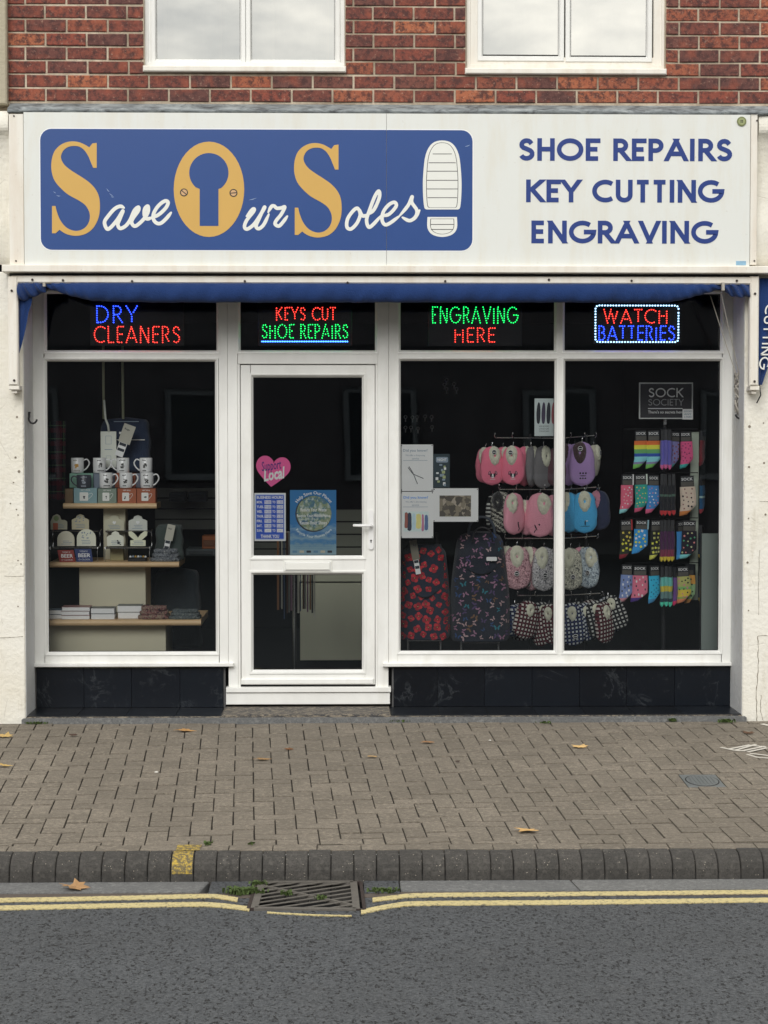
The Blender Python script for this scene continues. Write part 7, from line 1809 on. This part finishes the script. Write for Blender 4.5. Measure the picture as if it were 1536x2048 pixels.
edge_group((1324.5, 1332, 1339.5, 1347), 948, 1030, ([(.3, (22, 24, 30)), (.36, (70, 96, 84)), (.78, (20, 22, 30))], (172, 44, 48)), 'black red toed', four)
sock(1374, 952, 1031, YS+.0, ([(.80, (206, 164, 150))], (200, 110, 56)), -16, 'peach socks with black squiggles and an orange toe', motif=('mix', [(36, 30, 34), (120, 80, 80)]), w_=1.25)
sock(1404, 950, 1026, YS+.08, ([(.38, (28, 76, 110)), (.46, (150, 180, 190)), (.8, (28, 76, 116))], (130, 40, 48)), 62, 'navy blue socks with a pale wave stripe, edge on', False)
sock(1251, 1040, 1117, YS-.02, ([(.84, (34, 36, 26))], (108, 26, 38)), 6, 'black socks with yellow squares at the left end of the third row', motif=('sq', [(196, 176, 60), (176, 160, 70)]), w_=1.02, cuff=(150, 40, 44))
sock(1283, 1040, 1108, YS-.02, ([(.95, (44, 122, 186))], (44, 122, 186)), -4, 'blue socks with yellow squares in the third row', motif=('sq', [(206, 178, 66), (204, 214, 220)]), w_=1.12, cuff=(120, 150, 160))
sock(1311, 1040, 1119, YS-.02, ([(.84, (26, 28, 26))], (208, 190, 84)), 4, 'black socks with yellow squares and a yellow toe', motif=('sq', [(190, 180, 70), (150, 150, 90)]), w_=.9)
edge_group((1324, 1331.5, 1339, 1346), 1040, 1122, ([(.6, (66, 30, 68)), (.8, (110, 40, 66))], (214, 160, 52)), 'plum yellow toed', four)
sock(1360, 1042, 1118, YS+.03, ([(.84, (50, 116, 172))], (60, 130, 180)), 40, 'blue socks between the plum and the black floral ones', w_=.9)
sock(1379, 1041, 1118, YS+.0, ([(.8, (24, 18, 32))], (108, 176, 200)), -12, 'black floral socks with a pale blue toe', motif=('mix', [(190, 110, 110), (160, 160, 120), (70, 130, 100)]), w_=1.2)
sock(1402, 1050, 1115, YS+.1, ([(.8, (30, 34, 60))], (196, 150, 56)), 70, 'navy socks with a mustard toe, edge on, third row', False)
sock(1254, 1129, 1205, YS-.02, ([(.86, (100, 116, 158))], (168, 116, 124)), 4, 'blue grey socks with white penguins at the left end of the bottom row', motif=('pen', [(214, 214, 206), (60, 66, 76)]), w_=.98)
sock(1280, 1131, 1204, YS-.02, ([(.88, (194, 96, 116))], (62, 40, 110)), -2, 'pink socks with white penguins in the bottom row', motif=('pen', [(220, 212, 206), (70, 50, 60)]), w_=1.22)
sock(1308, 1131, 1206, YS-.01, ([(.86, (42, 148, 192))], (52, 110, 150)), 24, 'bright blue socks right of the pink penguin ones', motif=('dot', [(30, 90, 130)]), w_=1.0)
edge_group((1325, 1333, 1341), 1132, 1212, ([(.28, (98, 168, 162)), (.5, (216, 166, 60)), (.72, (90, 120, 120)), (.8, (20, 50, 60))], (66, 178, 150)), 'yellow and teal', ('leftmost of three in the bottom row', 'middle of three in the bottom row', 'rightmost of three in the bottom row'))
sock(1352, 1134, 1210, YS+.02, ([(.86, (92, 60, 122))], (186, 40, 84)), 60, 'purple socks with a pink toe, edge on, bottom row', False)
sock(1366, 1133, 1206, YS+.0, ([(.35, (150, 150, 90)), (.5, (104, 150, 88)), (.75, (206, 160, 60)), (.86, (120, 140, 70))], (196, 110, 76)), -10, 'green and yellow patchwork socks in the bottom row', motif=('mix', [(30, 40, 34), (170, 110, 120)]), w_=1.05)
sock(1381, 1128, 1208, YS+.04, ([(.3, (196, 130, 60)), (.86, (120, 150, 110))], (214, 126, 66)), -50, 'green socks with an orange toe at the right of the bottom row', False, motif=('mix', [(40, 40, 36)]))
sock(1402, 1132, 1202, YS+.1, ([(.8, (54, 56, 88))], (196, 160, 60)), 70, 'slate socks with a mustard toe, edge on, bottom row', False)
SR = thing('sock_rack', 'black revolving sock stand with cream side panel', 'display rack', (PX(1330, .6), .6, FZ))
x_ = PX(1328, .6, 1100); MB().tube([(x_, .6, FZ+.02), (x_, .6, PZ(842, .6))], .014, 10).build('pole', M_BLKMET, SR)
MB().lathe([(.0005, .03), (.03, .03), (.05, .0), (.0005, 0)], (x_, .6, FZ), 16).build('foot', M_BLKMET, SR)
for a in range(5): c, s_ = math.cos(R(72*a+20)), math.sin(R(72*a+20)); MB().tube([(x_, .6, FZ+.06), (x_+.26*c, .6+.26*s_, FZ+.012)], .011, 8).build('base_leg', M_BLKMET, SR)
for yy in (858, 946, 1037, 1127):
    z_ = PZ(yy, .55)
    MB().tube([(PX(1250, .56, yy), .56, z_), (PX(1396, .58, yy), .58, z_)], .0035, 5).build('rail', M_BLKMET, SR)
    MB().tube([(x_, .42, z_), (x_, .78, z_)], .0035, 5).build('rail', M_BLKMET, SR)
q = rect(1380, 864, 1397, 1200, .62); MB().cbox(q[0], q[1], .62, .63, q[2], q[3], .002).build('side_panel', mat('dull cream panel', srgb(140, 148, 136), .6, .04, 5, 0), SR)
MB().cbox(x_-.012, x_+.012, .585, .61, PZ(850, .6), PZ(836, .6), .003).build('sign_clip', M_CHROME, SR)
YH = .52; q = rect(1278, 765, 1386, 838, YH)
T = thing('header_sign', 'black header sign reading SOCK SOCIETY above the socks', 'sign', ((q[0]+q[1])/2, YH, q[2]))
MB().cbox(q[0], q[1], YH, YH+.012, q[2], q[3], .001).build('frame', mat('pale frame', srgb(150, 152, 150), .4), T)
fw = 2.6*S(YH); MB().box(q[0]+fw, q[1]-fw, YH-.001, YH, q[2]+fw, q[3]-fw).build('board', mat('charcoal board', srgb(30, 29, 33), .7, .1, 9, 0), T)
m = MB(); stroke_text(m, 'SOCK', *rect(1296.5, 776, 1367, 794.5, YH), 2.5*S(YH), YH-.001, .001, .16); m.build('word_sock', WI, T)
m = MB(); stroke_text(m, 'SOCIETY', *rect(1296, 798, 1367, 811, YH), 1.5*S(YH), YH-.001, .001, .14); m.build('word_society', mat('mid grey lettering', srgb(118, 118, 120), .5, .03, 5, 0), T)
m = MB(); m.ribbon([P(1296, 817, YH), P(1365, 817, YH)], 1.6*S(YH), YH-.002, YH-.001); m.build('rule', WI, T)
bfont("There's no secrets here", *rect(1296, 821, 1366, 827, YH), YH-.001, WI, 'tagline', T, .01)
q2 = rect(1365, 818, 1386, 839, YH-.004); MB().box(q2[0], q2[1], YH-.005, YH-.003, q2[2], q2[3]).build('price_label', PAPER, T)
for i, s_ in enumerate(('SOCKS', 'ANY', '3 PAIRS')): bfont(s_, *rect(1368, 821+i*5.6, 1383, 824.4+i*5.6, YH-.005), YH-.005, INK, 'price_line', T, .02)
q = rect(1403, 1067, 1437, 1302, .3); GPn = thing('grey_screen', 'plain grey screen panel at the right edge of the right window', 'panel', ((q[0]+q[1])/2, .3, FZ))
MB().cbox(q[0], q[1]+.1, .3, .32, FZ, q[3], .003).build('board', mat('grey laminate', srgb(104, 112, 108), .5, .03, 4, 0), GPn)
MB().box(q[0]-.008, q[0]-.001, .3, .33, FZ, q[3]+.01).build('edge_strip', M_BLKMET, GPn)
